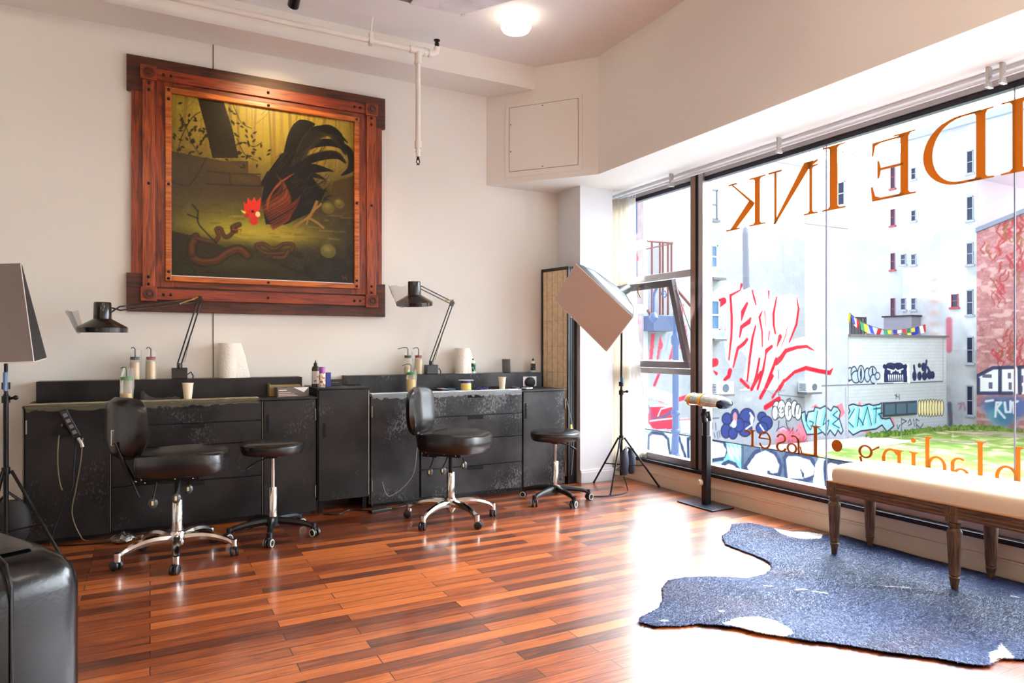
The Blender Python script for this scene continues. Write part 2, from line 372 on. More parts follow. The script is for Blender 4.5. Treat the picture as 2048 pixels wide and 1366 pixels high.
# hopper sash hinged at its bottom, leaning into the room
hz = 1.125; ht = .82; tilt = math.asin(.21 / ht)
R = Matrix.Rotation(-tilt, 3, 'Y'); piv = Vector((4.30, 0, hz))
def sash(name, a, b, m, bevel=.003): return MB().box(a, b, R, piv).build(name, m, win, smooth=False, bevel=bevel)
fr = MB().box((-.03, 4.66, 0), (.02, 5.69, .065), R, piv).box((-.03, 4.66, ht - .065), (.02, 5.69, ht), R, piv).box((-.03, 4.66, .065), (.02, 4.72, ht - .065), R, piv).box((-.03, 5.64, .065), (.02, 5.69, ht - .065), R, piv)
sf = fr.build('hopper_sash', mat('sash_aluminium', (128, 120, 122), .35, .8), win, smooth=False, bevel=.003)
sash('hopper_glass', (-.008, 4.715, .06), (-.002, 5.645, ht - .06), glass, 0)
MB().tube([R @ Vector((-.035, 5.1, ht - .03)) + piv, R @ Vector((-.055, 5.1, ht - .02)) + piv, R @ Vector((-.06, 5.11, ht - .08)) + piv, R @ Vector((-.05, 5.1, ht - .13)) + piv], .007).build('sash_latch', mat('brass_latch', (150, 130, 90), .3, .9), win)
MB().tube([R @ Vector((0, 4.65, ht - .1)) + piv, (4.33, 4.64, hz + .2)], .006).build('sash_stay', alu, win)
# curtain rail brackets by the head
g = thing('curtain_rail', (4.14, 0, 2.80), 'white curtain rail running along the window head under the soffit', 'rail')
MB().tube([(0, Y0 + .1, 0), (0, 5.66, 0)], .011, 10).build('rod', whitem, g)
for yy in (2.12, 2.05, 3.56, 4.75): 
    MB().box((-.02, yy - .008, -.03), (.02, yy + .008, .07)).box((-.03, yy - .01, -.045), (.03, yy + .01, -.028)).build('bracket', mat('bracket_grey', (190, 188, 184), .4, .3), g, smooth=False, bevel=.002)

# ---------------------------------------------------------------- lettering on the glass (reads from the street)
vin = cloth('orange_vinyl_letters', (178, 118, 40), .5); vin2 = cloth('brown_vinyl_letters', (150, 92, 32), .5)
LX = 4.292
def glyph(name, polys, m, parent):
    mb = MB()
    for i_, p in enumerate(polys): mb.prism(p, (LX - .0006 * i_, LX + .003 - .0003 * i_), lambda a, b, c: (c, a, b))
    return mb.build(name, m, parent, smooth=False)
def serif_stem(y, z0, z1, w, sw, sh=.012):
    """vertical stem centred at y with bracketed slab serifs, sw = serif full width"""
    h = w / 2; s = sw / 2; k = sh * 2.2
    return [(y - s, z0), (y + s, z0), (y + s, z0 + sh * .7), (y + h + (s - h) * .25, z0 + sh), (y + h, z0 + k), (y + h, z1 - k), (y + h + (s - h) * .25, z1 - sh), (y + s, z1 - sh * .7), (y + s, z1),
            (y - s, z1), (y - s, z1 - sh * .7), (y - h - (s - h) * .25, z1 - sh), (y - h, z1 - k), (y - h, z0 + k), (y - h - (s - h) * .25, z0 + sh), (y - s, z0 + sh * .7)]
def arcstrip(c, ro, ri, a0, a1, n=16, oo=(0, 0)):
    """strip between outer ellipse ro and inner ellipse ri (inner centre offset oo)"""
    o = []; i = []
    for k in range(n + 1):
        t = math.radians(a0 + (a1 - a0) * k / n)
        o.append((c[0] + ro[0] * math.cos(t), c[1] + ro[1] * math.sin(t))); i.append((c[0] + oo[0] + ri[0] * math.cos(t), c[1] + oo[1] + ri[1] * math.sin(t)))
    return o + i[::-1]
nm = thing('shop_name_lettering', (0, 0, 0), 'large orange serif capitals on the upper window glass, seen mirrored from inside', 'lettering')
b0, t0 = 2.288, 2.675
glyph('letter_k', [serif_stem(3.905, b0, t0, .05, .165), [(3.93, 2.47), (4.16, 2.66), (4.175, 2.66), (3.945, 2.455)], [(4.12, 2.66), (4.21, 2.66), (4.21, 2.672), (4.12, 2.672)],
    [(3.985, 2.50), (3.94, 2.455), (4.13, b0 + .005), (4.19, b0 + .005)], [(4.09, b0 - .003), (4.235, b0 - .003), (4.235, b0 + .009), (4.09, b0 + .009)]], vin, nm)
glyph('letter_n', [serif_stem(3.405, b0, t0 - .03, .022, .12), [(3.40, 2.668), (3.345, 2.68), (3.345, 2.668), (3.385, 2.65), (3.415, 2.62), (3.44, 2.68)], [(3.38, 2.678), (3.46, 2.678), (3.745, b0 - .018), (3.725, b0 - .022), (3.70, b0 + .01)],
    [(3.715, b0 - .01), (3.735, b0 - .02), (3.735, t0), (3.715, t0)], [(3.665, 2.664), (3.79, 2.664), (3.79, 2.677), (3.665, 2.677)]], vin, nm)
glyph('letter_i', [serif_stem(3.215, b0, 2.745, .06, .19)], vin, nm)
glyph('letter_e', [serif_stem(2.70, b0, 2.693, .05, .15), [(2.70, 2.68), (2.92, 2.68), (2.925, 2.59), (2.913, 2.59), (2.90, 2.655), (2.86, 2.667), (2.70, 2.667)],
    [(2.70, b0), (2.92, b0), (2.93, 2.385), (2.918, 2.385), (2.90, 2.32), (2.86, 2.303), (2.70, 2.303)], [(2.71, 2.50), (2.86, 2.50), (2.872, 2.55), (2.882, 2.55), (2.882, 2.435), (2.872, 2.435), (2.86, 2.485), (2.71, 2.485)]], vin, nm)
glyph('letter_d', [serif_stem(2.242, b0, 2.697, .05, .14), arcstrip((2.36, 2.493), (.218, .205), (.162, .19), -92, 92, 24, (0, 0)), [(2.24, 2.685), (2.365, 2.685), (2.365, 2.698), (2.24, 2.698)], [(2.24, b0), (2.365, b0), (2.365, b0 + .014), (2.24, b0 + .014)]], vin, nm)
glyph('letter_i', [serif_stem(2.05, b0, 2.70, .052, .17)], vin, nm)
glyph('letter_s', [arcstrip((1.78, 2.59), (.105, .105), (.07, .09), -20, 250, 18), arcstrip((1.78, 2.40), (.115, .108), (.08, .09), 160, 430, 18)], vin, nm)
sv = thing('services_lettering', (0, 0, 0), 'smaller brown serif letters low on the window glass, seen mirrored from inside', 'lettering')
z0, xh, cp = .508, .642, .735
def ring(y, z, ro, ri): return [arcstrip((y, z), ro, ri, 0, 180), arcstrip((y, z), ro, ri, 180, 360)]
M_ = (z0 + xh) / 2; HX = (xh - z0) / 2
glyph('letter_r', [serif_stem(3.955, z0, xh, .022, .07, .008), arcstrip((4.01, M_ + .01), (.05, .055), (.04, .035), 60, 150)], vin2, sv)
glyph('letter_e', [arcstrip((3.83, M_), (.062, HX + .004), (.045, HX - .01), 95, 265), arcstrip((3.83, M_), (.062, HX + .004), (.045, HX - .01), -95, -25)  , arcstrip((3.83, M_), (.062, HX + .004), (.045, HX - .01), 10, 100), [(3.78, M_ + .008), (3.89, M_ + .008), (3.89, M_ + .018), (3.78, M_ + .018)]], vin2, sv)
glyph('letter_s', [arcstrip((3.67, M_ + HX * .5), (.045, HX * .55), (.028, HX * .38), 10, 270), arcstrip((3.67, M_ - HX * .5), (.05, HX * .58), (.03, HX * .38), 190, 450)], vin2, sv)
glyph('letter_a', [[(3.50, z0), (3.518, z0), (3.522, .62), (3.504, .62)], arcstrip((3.475, .60), (.045, .042), (.027, .03), -10, 190) if 0 else arcstrip((3.555, .60), (.05, .045), (.033, .034), 60, 190), [(3.49, z0), (3.525, z0), (3.525, z0 + .01), (3.49, z0 + .01)]] + ring(3.57, .545, (.048, .04), (.03, .028)), vin2, sv)
glyph('letter_l', [serif_stem(3.365, z0, cp, .028, .09, .008)] + [[(3.365, z0), (3.49, z0), (3.50, z0 + .06), (3.492, z0 + .06), (3.478, z0 + .014), (3.365, z0 + .014)]], vin2, sv)
glyph('bullet', [[(3.188 + .042 * math.cos(t * PI / 12), .612 + .042 * math.sin(t * PI / 12)) for t in range(24)]], vin2, sv)
glyph('letter_g', ring(2.97, .60, (.052, .045), (.034, .034)) + ring(2.97, .475, (.062, .034), (.045, .022)) + [[(3.0, .565), (3.015, .56), (3.0, .51), (2.985, .505)], [(3.01, .63), (3.06, .655), (3.06, .64), (3.02, .615)] if 0 else [(2.92, .62), (2.87, .65), (2.87, .637), (2.93, .605)]], vin2, sv)
def lo(y, ch):
    if ch == 'n': return [serif_stem(y, z0, xh, .024, .06, .008), arcstrip((y + .055, M_ + .005), (.06, .065), (.04, .052), 0, 150), [(y + .093, z0), (y + .117, z0), (y + .117, M_ + .01), (y + .093, M_ + .01)]]
    if ch == 'i': return [serif_stem(y, z0, xh, .024, .06, .008), [(y + .016 * math.cos(t * PI / 6), .715 + .016 * math.sin(t * PI / 6)) for t in range(12)]]
    if ch == 'd': return ring(y, M_ - .005, (.058, .066), (.038, .053)) + [[(y + .045, z0), (y + .069, z0), (y + .069, .75), (y + .03, .75), (y + .03, .742), (y + .045, .735)]]
    if ch == 'a': return [[(y + .03, z0), (y + .052, z0), (y + .052, .61), (y + .03, .61)], arcstrip((y + .002, .60), (.05, .045), (.03, .034), 0, 130)] + ring(y - .01, .545, (.045, .038), (.027, .026))
    if ch == 'l': return [serif_stem(y, z0, .755, .026, .06, .008)]
    if ch == 'b': return ring(y, M_ - .005, (.06, .066), (.04, .053)) + [[(y - .069, z0), (y - .045, z0), (y - .045, .75), (y - .085, .75), (y - .085, .742), (y - .069, .735)]]
    if ch == 'o': return ring(y, M_, (.06, .07), (.04, .057))
for ch, y in (('n', 2.735), ('i', 2.64), ('d', 2.495), ('a', 2.36), ('l', 2.245), ('b', 2.105), ('o', 1.94), ('r', 1.83)):
    if ch == 'r': glyph('letter_r', [serif_stem(y, z0, xh, .022, .07, .008), arcstrip((y + .05, M_ + .01), (.05, .055), (.04, .035), 60, 150)], vin, sv)
    else: glyph('letter_' + ch, lo(y, ch), vin, sv)

# ---------------------------------------------------------------- access panel on the diagonal box
d45 = Vector((.71, -.85, 0)).normalized(); nrm = Vector((d45.y, -d45.x, 0)); nrm = nrm if nrm.y < 0 else -nrm
ap = thing('access_panel', (2.86, 5.92, 0), 'cream painted square access panel on the diagonal boxed corner', 'panel', math.atan2(d45.y, d45.x))
def apx(px, py):  # photo pixel on the diagonal face -> distance along it and height
    d = ray(px, py); o = Vector((2.86, 5.92, 0)); t = o.dot(nrm) / Vector((d.x, d.y, 0)).dot(nrm); p = d * t
    return (Vector((p.x, p.y, 0)) - o).dot(d45), EYE + p.z
a0, az0 = apx(1013, 352); a1, az1 = apx(1163, 190)
a0, a1, az0, az1 = a0, a1, az0, az1
box('frame', (a0 - .01, -.010, az0 - .02), (a1 + .01, 0, az1 + .01), wallm, ap, .003)
box('door_gap', (a0 + .031, -.0112, az0 + .031), (a1 - .026, -.009, az1 - .026), mat('panel_gap_shadow', (120, 112, 98), .8), ap, .006)
box('door', (a0 + .035, -.016, az0 + .035), (a1 - .03, -.006, az1 - .03), wallm, ap, .006)
for sx, szz in ((.5, 0), (.5, 1), (0, .3), (0, .75)):
    MB().lathe([(.006, 0), (.006, .003), (.003, .004)], (a0 + .05 + (a1 - a0 - .1) * sx, -.016, az0 + .05 + (az1 - az0 - .1) * szz), 8, Matrix.Rotation(PI / 2, 3, 'X')).build('screw', mat('dark_screw', (70, 64, 58), .5), ap)

# ---------------------------------------------------------------- ceiling lamp and added fill lamps
opal = mat('opal_lamp_glass', (255, 240, 220), .4, emit=3.); fill_opal = mat('fill_lamp_glass', (255, 240, 220), .4, emit=48.)
def ceiling_lamp(x, y, label, gm=None):
    t = thing('ceiling_lamp', (x, y, ZC), label, 'ceiling lamp', group=None)
    MB().lathe([(.06, 0), (.06, -.045), (.045, -.05)], (0, 0, 0), 24).build('mount', whitem, t)
    MB().lathe([(.02, -.045), (.085, -.05), (.116, -.068), (.12, -.088), (.106, -.112), (.06, -.130), (.0, -.137)], (0, 0, 0), 32).build('glass_shade', gm or fill_opal, t)
ceiling_lamp(2.56, 4.76, 'round glowing opal ceiling lamp near the boxed corner', opal)
ceiling_lamp(.2, 1.6, 'added opal fill lamp above the middle of the room')  # from here on lamps added out of view, brighter, to fill the room
ceiling_lamp(2.4, .8, 'added opal fill lamp behind the camera near the window side')
ceiling_lamp(-1.9, 3.9, 'added opal fill lamp over the left end of the room')
ceiling_lamp(-1.9, -.6, 'added opal fill lamp at the rear left of the room')
ceiling_lamp(1.0, -1.9, 'added opal fill lamp at the rear of the room')
# picture spotlight hung under the ceiling
sp = thing('picture_spotlight', (.9, 4.95, ZC), 'small black ceiling spotlight aimed at the framed rooster picture', 'spotlight')
MB().tube([(0, 0, 0), (0, 0, -.12)], .012).build('stem', alud, sp)
MB().tube([(0, -.06, -.13), (0, .07, -.19)], .04, 16).build('lamp_head', alud, sp)
ld = bpy.data.lights.new('spot_bulb', 'SPOT'); ld.energy = 42; ld.color = (1, .72, .38); ld.spot_size = 1.5; ld.spot_blend = 1; ld.shadow_soft_size = .04
lo_ = bpy.data.objects.new('spot_bulb', ld); C.objects.link(lo_); lo_.parent = sp; lo_.location = (0, .10, -.2)
lo_.rotation_euler = (Vector((0, .85, -.95))).to_track_quat('-Z', 'Y').to_euler()

# ---------------------------------------------------------------- air duct
ductm = mat('galvanised_duct', (222, 222, 226), .5, .0, noise=(9, (204, 204, 210), .4, .7))
dk = thing('air_duct', (0, 0, 0), 'pale galvanised air duct hanging under the ceiling at the top edge', 'duct')
MB().prism([(1.42, 4.03), (1.76, 4.0), (2.07, 3.52), (2.5, 2.6), (1.9, 2.2), (1.42, 3.2)], (3.43, 3.78), lambda a, b, c: (a, b, c)).build('branch_section', ductm, dk, smooth=False)
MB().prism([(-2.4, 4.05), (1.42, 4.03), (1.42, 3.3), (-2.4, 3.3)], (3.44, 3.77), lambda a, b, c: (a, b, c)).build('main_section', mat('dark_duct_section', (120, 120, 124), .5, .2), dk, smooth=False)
for k in range(9): MB().ball((1.772, 3.995, 3.45 + k * .038), .007, n=6).build('rivet', alud, dk)
for hx, hy in ((1.6, 3.6), (-.2, 3.7), (-1.8, 3.7)): MB().tube([(hx, hy, 3.77), (hx, hy, ZC)], .006, 6).build('hanger_rod', alud, dk)
MB().box((1.755, 3.985, 3.425), (1.775, 4.01, 3.79)).build('seam_flange', ductm, dk, smooth=False)

# ---------------------------------------------------------------- sprinkler pipe
pipem = mat('white_painted_pipe', (236, 232, 222), .3)
sk = thing('sprinkler_pipe', (0, 5.3, 0), 'white painted sprinkler pipe with a long vertical drop under the ceiling', 'pipe')
PZ = 3.74
MB().tube([(-3.1, 0, PZ), (1.92, 0, PZ)], .021, 14).build('main_pipe', pipem, sk)
MB().tube([(1.87, 0, PZ), (2.02, 0, PZ)], .031, 14).tube([(1.94, 0, PZ), (1.94, 0, PZ - .09)], .029, 14).tube([(1.94, 0, PZ - .09), (1.94, 0, PZ - .11)], .034, 14).build('tee_fitting', pipem, sk)
MB().tube([(2.0, 0, PZ), (2.07, 0, PZ), (2.10, 0, PZ + .02), (2.105, 0, PZ + .06)], .026, 12).tube([(1.99, 0, PZ), (2.005, 0, PZ)], .035, 12).tube([(2.03, 0, PZ), (2.045, 0, PZ)], .034, 12).build('elbow_fitting', pipem, sk)
blk = mat('black_metal', (28, 27, 28), .4, .6)
MB().tube([(2.105, 0, PZ + .06), (2.105, 0, PZ + .115)], .011, 8).lathe([(.026, 0), (.028, .006), (.012, .01)], (2.105, 0, PZ + .115), 12).tube([(2.095, 0, PZ + .06), (2.088, 0, PZ + .09), (2.1, 0, PZ + .112)], .004, 6).tube([(2.115, 0, PZ + .06), (2.122, 0, PZ + .09), (2.11, 0, PZ + .112)], .004, 6).build('upright_sprinkler', blk, sk)
MB().tube([(1.94, 0, PZ - .1), (1.94, 0, 2.98)], .021, 14).build('drop_pipe', pipem, sk)
MB().tube([(1.94, 0, 3.0), (1.94, 0, 2.97), (1.94, 0, 2.94)], .028, 12).tube([(1.94, 0, 2.94), (1.94, 0, 2.87)], .018, 12).tube([(1.94, 0, 2.925), (1.94, 0, 2.905)], .023, 8).build('reducer', pipem, sk)
MB().tube([(1.94, 0, 2.87), (1.94, 0, 2.845)], .012, 8).tube([(1.93, 0, 2.85), (1.925, 0, 2.825), (1.94, 0, 2.81)], .004, 6).tube([(1.95, 0, 2.85), (1.955, 0, 2.825), (1.94, 0, 2.81)], .004, 6).lathe([(.014, 0), (.014, .004)], (1.94, 0, 2.805), 10).build('pendent_sprinkler', blk, sk)
MB().box((1.53, -.027, PZ - .035), (1.56, .027, PZ + .06)).build('hanger_clamp', pipem, sk, smooth=False, bevel=.003)
MB().tube([(1.545, 0, PZ + .06), (1.56, 0, ZC)], .007, 8).build('hanger_rod', pipem, sk)
MB().box((-.3, -.027, PZ - .035), (-.27, .027, PZ + .06)).tube([(-.285, 0, PZ + .06), (-.285, 0, ZC)], .007, 8).build('hanger_clamp', pipem, sk, smooth=False)
# ================================================================ PICTURE
exec_marker = 0
WH, WV = wood_mat('frame_wood_across', (72, 26, 10), (150, 62, 22), 0, .4), wood_mat('frame_wood_upright', (84, 30, 12), (164, 70, 26), 2, .4)
WD = wood_mat('frame_dark_board', (50, 24, 14), (98, 44, 22), 0, .5); WI = wood_mat('frame_inner_moulding', (140, 66, 18), (206, 112, 40), 0, .35)
iron = mat('dark_bolt', (36, 20, 14), .4, .4)
pic = thing('framed_picture', (0, 0, 0), 'large framed rooster and snake painting in bolted reddish wood frame on the wall', 'picture')
yb = YW - .004
X_0, X_1, Z_0, Z_1 = at_y(262, 370, 5.88).x, at_y(764, 410, 5.88).x, 1.60, 3.515
W_ = X_1 - X_0
MB().box((X_0 - .0, yb - .035, Z_0 + .24), (X_0 + .26, yb, Z_1 - .24)).build('side_board', WV, pic, smooth=False, bevel=.003)
MB().box((X_1 - .24, yb - .035, Z_0 + .24), (X_1, yb, Z_1 - .24)).build('side_board', WV, pic, smooth=False, bevel=.003)
def ear(z0, z1, up):
    e = .03
    mb = MB().box((X_0 - e, yb - .037, z0), (X_1 + e, yb, z1)); return mb
ear(Z_1 - .27, Z_1, 1).build('top_board', WD, pic, smooth=False, bevel=.003)
ear(Z_0 - .02, Z_0 + .27, 0).build('bottom_board', WD, pic, smooth=False, bevel=.003)
# inner field boards
fx0, fx1, fz0, fz1 = at_y(309, 360, 5.87).x, at_y(733, 400, 5.87).x, at_y(309, 574, 5.87).z, at_y(309, 160, 5.87).z
for a, b, nme, m in (((fx0, fz0), (fx0 + .13, fz1), 'inner_side_board', WV), ((fx1 - .13, fz0), (fx1, fz1), 'inner_side_board', WV), ((fx0 + .13, fz0), (fx1 - .13, fz0 + .12), 'inner_bottom_board', WH), ((fx0 + .13, fz1 - .14), (fx1 - .13, fz1), 'inner_top_board', WH)):
    MB().box((a[0], yb - .048, a[1]), (b[0], yb - .03, b[1])).build(nme, m, pic, smooth=False, bevel=.002)
# straps and medallions
sxL, sxR = at_y(297.5, 360, 5.86).x, at_y(742.5, 400, 5.86).x
szT, szB = at_y(297, 146, 5.86).z, at_y(297, 588, 5.86).z
STR = wood_mat('strap_wood', (110, 42, 16), (178, 84, 34), 2, .4); STH = wood_mat('strap_wood_across', (104, 36, 16), (160, 66, 28), 0, .4)
for sx in (sxL, sxR): MB().box((sx - .042, yb - .066, szB), (sx + .042, yb - .03, szT)).build('upright_strap', STR, pic, smooth=False, bevel=.003)
for szz in (szT, szB): MB().box((sxL, yb - .064, szz - .042), (sxR, yb - .03, szz + .042)).build('cross_strap', STH, pic, smooth=False, bevel=.003)
mx = Matrix.Rotation(PI / 2, 3, 'X')
for sx in (sxL, sxR):
    for szz in (szT, szB):
        p = MB().box((sx - .055, yb - .08, szz - .055), (sx + .055, yb - .05, szz + .055)).build('corner_medallion', STH, pic, smooth=False, bevel=.004)
        MB().lathe([(.042, 0), (.042, .006), (.03, .007), (.028, .002), (.018, .002), (.016, .01), (.004, .012)], (sx, yb - .08, szz), 20, mx).build('rosette', mat('rosette_wood', (92, 38, 18), .35), p)
def bolts(lst, y, name='bolt'):
    for (bx, bz) in lst: MB().lathe([(.012, 0), (.011, .006), (.005, .01), (.0, .011)], (bx, y, bz), 10, mx).build(name, iron, pic)
bl = []
for sx in (sxL, sxR):
    for k in (-.13, -.075): bl += [(sx, szT + k), (sx, szB - k)]
    bl.append((sx, (szT + szB) / 2))
for szz in (szT, szB):
    for k in (.10, .15): bl += [(sxL + k, szz), (sxR - k, szz)]
    bl.append(((sxL + sxR) / 2, szz))
bolts(bl, yb - .066)
# inner moulding
cx0, cx1 = at_y(343, 360, 5.86).x, at_y(708, 400, 5.86).x
cz1, cz0 = at_y(343, 187, 5.86).z, at_y(343, 552, 5.86).z
wI = .042
for a, b, nme in (((cx0 - wI, cz0 - wI), (cx0, cz1 + wI), 'inner_moulding'), ((cx1, cz0 - wI), (cx1 + wI, cz1 + wI), 'inner_moulding'), ((cx0, cz0 - wI), (cx1, cz0), 'inner_moulding'), ((cx0, cz1), (cx1, cz1 + wI), 'inner_moulding')):
    MB().box((a[0], yb - .075, a[1]), (b[0], yb - .04, b[1])).build(nme, WI, pic, smooth=False, bevel=.005)
bolts([(cx0 - .02, cz1 + .02), (cx0 - .02, cz1 - .05), (cx0 - .02, (cz0 + cz1) / 2), (cx0 - .02, cz0 + .03), (cx1 + .02, cz1 + .02), (cx1 + .02, (cz0 + cz1) / 2), (cx1 + .02, cz0 + .03), ((cx0 + cx1) / 2, cz0 - .02), ((cx0 + cx1) / 2, cz1 + .02), (cx0 - .02, cz0 - .02), (cx1 + .02, cz0 - .02)], yb - .075)
# the canvas
R_ = Ras(cx0, cz0, cx1, cz1, 235, (60, 50, 22))
def smooth2(P, n=5):
    out = []
    for i in range(len(P) - 1):
        p0, p1, p2, p3 = P[max(i - 1, 0)], P[i], P[i + 1], P[min(i + 2, len(P) - 1)]
        for k in range(n):
            s_ = k / n; out.append(tuple(.5 * ((2 * p1[c]) + (-p0[c] + p2[c]) * s_ + (2 * p0[c] - 5 * p1[c] + 4 * p2[c] - p3[c]) * s_ ** 2 + (-p0[c] + 3 * p1[c] - 3 * p2[c] + p3[c]) * s_ ** 3) for c in (0, 1)))
    return out + [P[-1]]
_st = R_.stroke
def _sm(pts, wd, col, al=1., soft=1.):
    if len(pts) > 2:
        P = smooth2(pts); 
        if isinstance(wd, (list, tuple)): wd = [float(x) for x in np.interp(np.linspace(0, len(wd) - 1, len(P)), range(len(wd)), wd)]
        pts = P
    _st(pts, wd, col, al, soft)
R_.stroke = _sm
def q(x, y):
    p = at_y(220 + x / 2.44, 80 + y / 2.44, 5.86); return (p.x, p.z)
def Q(*a): return [q(*p) for p in a]
K = (cx1 - cx0) / 890.   # metres per crop pixel
t = (R_.V - cz0) / (cz1 - cz0)
for ch, (lo_c, mid, hi) in enumerate(zip((24, 20, 10), (50, 40, 16), (150, 128, 44))):
    R_.A[..., ch] = np.where(t < .55, lo_c + (mid - lo_c) * t / .55, mid + (hi - mid) * ((t - .55) / .45) ** .8)
R_.noise(20, 14); R_.noise(10, 3)
R_.blob(q(760, 420), .55, .42, (158, 140, 46), .8)
for k in range(34):
    x = 320 + k * 26 + rnd.random() * 14; lean = rnd.uniform(-30, 30); wdt = rnd.choice((4, 6, 10, 16))
    R_.stroke(Q((x, 240), (x + lean * .5, 420), (x + lean, 640)), wdt * K, rnd.choice(((110, 84, 34), (92, 72, 30), (128, 104, 44))), .55, 2)
for k in range(26):
    x, y = rnd.uniform(330, 1180), rnd.uniform(260, 420); R_.stroke(Q((x, y), (x + rnd.uniform(-60, 60), y - 50), (x + rnd.uniform(-90, 90), y - 110)), 3 * K, (96, 76, 34), .6, 2)
R_.poly(Q((425, 270), (552, 290), (600, 440), (628, 575), (500, 575), (470, 440)), (34, 26, 14))
R_.noise(0, 4)
R_.poly(Q((296, 540), (420, 565), (560, 590), (675, 590), (676, 650), (735, 665), (745, 790), (296, 800)), (56, 42, 18))
for ln in (((470, 640), (585, 650), (735, 655)), ((585, 650), (587, 705)), ((470, 700), (600, 708), (745, 712)), ((300, 690), (380, 710), (430, 650), (470, 575))): R_.stroke(Q(*ln), 6 * K, (26, 18, 8), .9, 2)
R_.blob(q(600, 620), .18, .05, (84, 62, 28), .5); R_.blob(q(660, 680), .14, .03, (80, 60, 26), .5)
R_.poly(Q((1090, 690), (1195, 660), (1195, 860), (1060, 860)), (64, 48, 20))
R_.blob(q(640, 900), .6, .16, (132, 122, 24), .75); R_.blob(q(700, 940), .42, .08, (186, 176, 44), .75); R_.blob(q(820, 940), .35, .06, (150, 128, 34), .6)
for k in range(70):
    x, y = rnd.uniform(430, 1150), rnd.uniform(830, 1000); R_.stroke(Q((x, y), (x + rnd.uniform(20, 70), y + rnd.uniform(-5, 8))), rnd.uniform(3, 7) * K, rnd.choice(((70, 66, 16), (176, 162, 44), (96, 88, 20), (54, 46, 16))), .35, 3)
R_.poly(Q((296, 930), (430, 960), (640, 1040), (830, 1100), (1020, 1180), (296, 1180)), (36, 32, 14)); R_.blob(q(620, 1090), .3, .05, (58, 56, 26), .8)
for k in range(40):
    x, y = rnd.uniform(330, 900), rnd.uniform(1020, 1160); R_.stroke(Q((x, y), (x + 60, y + 24)), 4 * K, rnd.choice(((64, 60, 28), (24, 20, 10))), .5, 2)
for k in range(95):     # leaves round the trunk
    cxx, cyy = rnd.choice(((360, 460), (385, 490), (620, 470), (660, 520), (700, 540), (590, 420), (450, 470), (345, 400)))
    x, y = rnd.gauss(cxx, 42), rnd.gauss(cyy, 55); an = rnd.uniform(0, 6.28)
    if y < 280 or x < 305: continue
    R_.stroke(Q((x, y), (x + 9 * math.cos(an), y + 9 * math.sin(an)), (x + 20 * math.cos(an), y + 20 * math.sin(an))), [3 * K, 11 * K, 2 * K], (30, 26, 12), .95)
for ln in (((440, 560), (400, 500), (370, 420), (340, 360)), ((560, 560), (640, 500), (700, 520), (740, 500)), ((600, 310), (640, 400), (690, 430)), ((330, 560), (350, 470), (400, 380), (440, 350)), ((620, 480), (660, 560), (720, 590))): R_.stroke(Q(*ln), 4 * K, (36, 28, 12), .9)
BLK, DK2 = (14, 12, 10), (34, 26, 16)
for ln, w0 in ((((870, 620), (900, 480), (940, 420), (1000, 410)), 70), (((900, 640), (960, 500), (1050, 440), (1110, 470), (1150, 560)), 60), (((880, 600), (960, 520), (1080, 500), (1165, 540), (1180, 620), (1130, 660)), 40),
               (((880, 640), (980, 580), (1100, 560), (1150, 600)), 44), (((860, 600), (880, 500), (910, 420), (960, 400)), 34), (((900, 620), (1000, 620), (1090, 640)), 34), (((900, 640), (1000, 660), (1050, 680)), 26), (((930, 470), (1010, 430), (1090, 440), (1160, 500)), 26)):
    R_.stroke(Q(*ln), [w0 * K] * (len(ln) - 1) + [6 * K], BLK, 1)
for ln in (((880, 640), (930, 500), (980, 430)), ((900, 650), (980, 520), (1060, 460), (1130, 520)), ((890, 620), (980, 560), (1090, 540), (1160, 600))): R_.stroke(Q(*ln), 5 * K, (58, 50, 32), .8, 2)
R_.poly(Q((760, 660), (830, 560), (890, 520), (960, 620), (1010, 700), (1050, 740), (1010, 830), (920, 870), (860, 900), (760, 900), (740, 780)), BLK)
for ln in (((750, 700), (770, 640)), ((800, 660), (840, 560)), ((1000, 780), (1060, 720)), ((960, 640), (1060, 640))): R_.stroke(Q(*ln), [26 * K, 3 * K], BLK)
for k in range(46):     # hackle feathers
    f = k / 45.; x0_, y0_ = 870 + 60 * math.sin(f * 3), 660 + f * 190; x1_, y1_ = 735 + f * 60, 800 + f * 125
    R_.stroke(Q((x0_ - 60, y0_ - 10) if f < .5 else (x0_, y0_), ((x0_ + x1_) / 2 + 30, (y0_ + y1_) / 2 - 6), (x1_, y1_)), [2 * K, 8 * K, 3 * K], rnd.choice(((104, 42, 16), (74, 26, 12), (132, 62, 24), (46, 18, 10))), .85, 1.5)
for k in range(14): R_.stroke(Q((900 - k * 6, 650 + k * 4), (820 - k * 4, 700 + k * 6), (770, 780 + k * 4)), 4 * K, (128, 60, 24), .7, 1.5)
for k in range(60):    # plume highlights
    f = rnd.random(); x, y = 800 + f * 250, 560 + rnd.uniform(-20, 220); R_.stroke(Q((x, y), (x + rnd.uniform(10, 40), y - rnd.uniform(20, 50))), [2 * K, 5 * K], rnd.choice(((44, 38, 26), (30, 26, 20), (54, 40, 26))), .7, 2)
for k in range(12):
    x0 = 880 + k * 6; R_.stroke(Q((x0, 620 - k * 4), (930 + k * 12, 500 - k * 3), (1000 + k * 12, 440 + k * 4), (1080 + k * 8, 470 + k * 12)), [2 * K, 4 * K, 3 * K, 1 * K], (52, 46, 30), .55, 2)
for k in range(24):
    x = 960 + rnd.uniform(-60, 90); y = 720 + rnd.uniform(-30, 100); R_.stroke(Q((x, y), (x + 26, y - 16), (x + 44, y - 10)), [10 * K, 7 * K, 1 * K], rnd.choice((BLK, (36, 28, 18))), .9)
R_.poly(Q((655, 820), (652, 790), (670, 800), (672, 765), (690, 790), (705, 765), (715, 790), (738, 765), (732, 830), (700, 850), (660, 845)), (206, 40, 22))
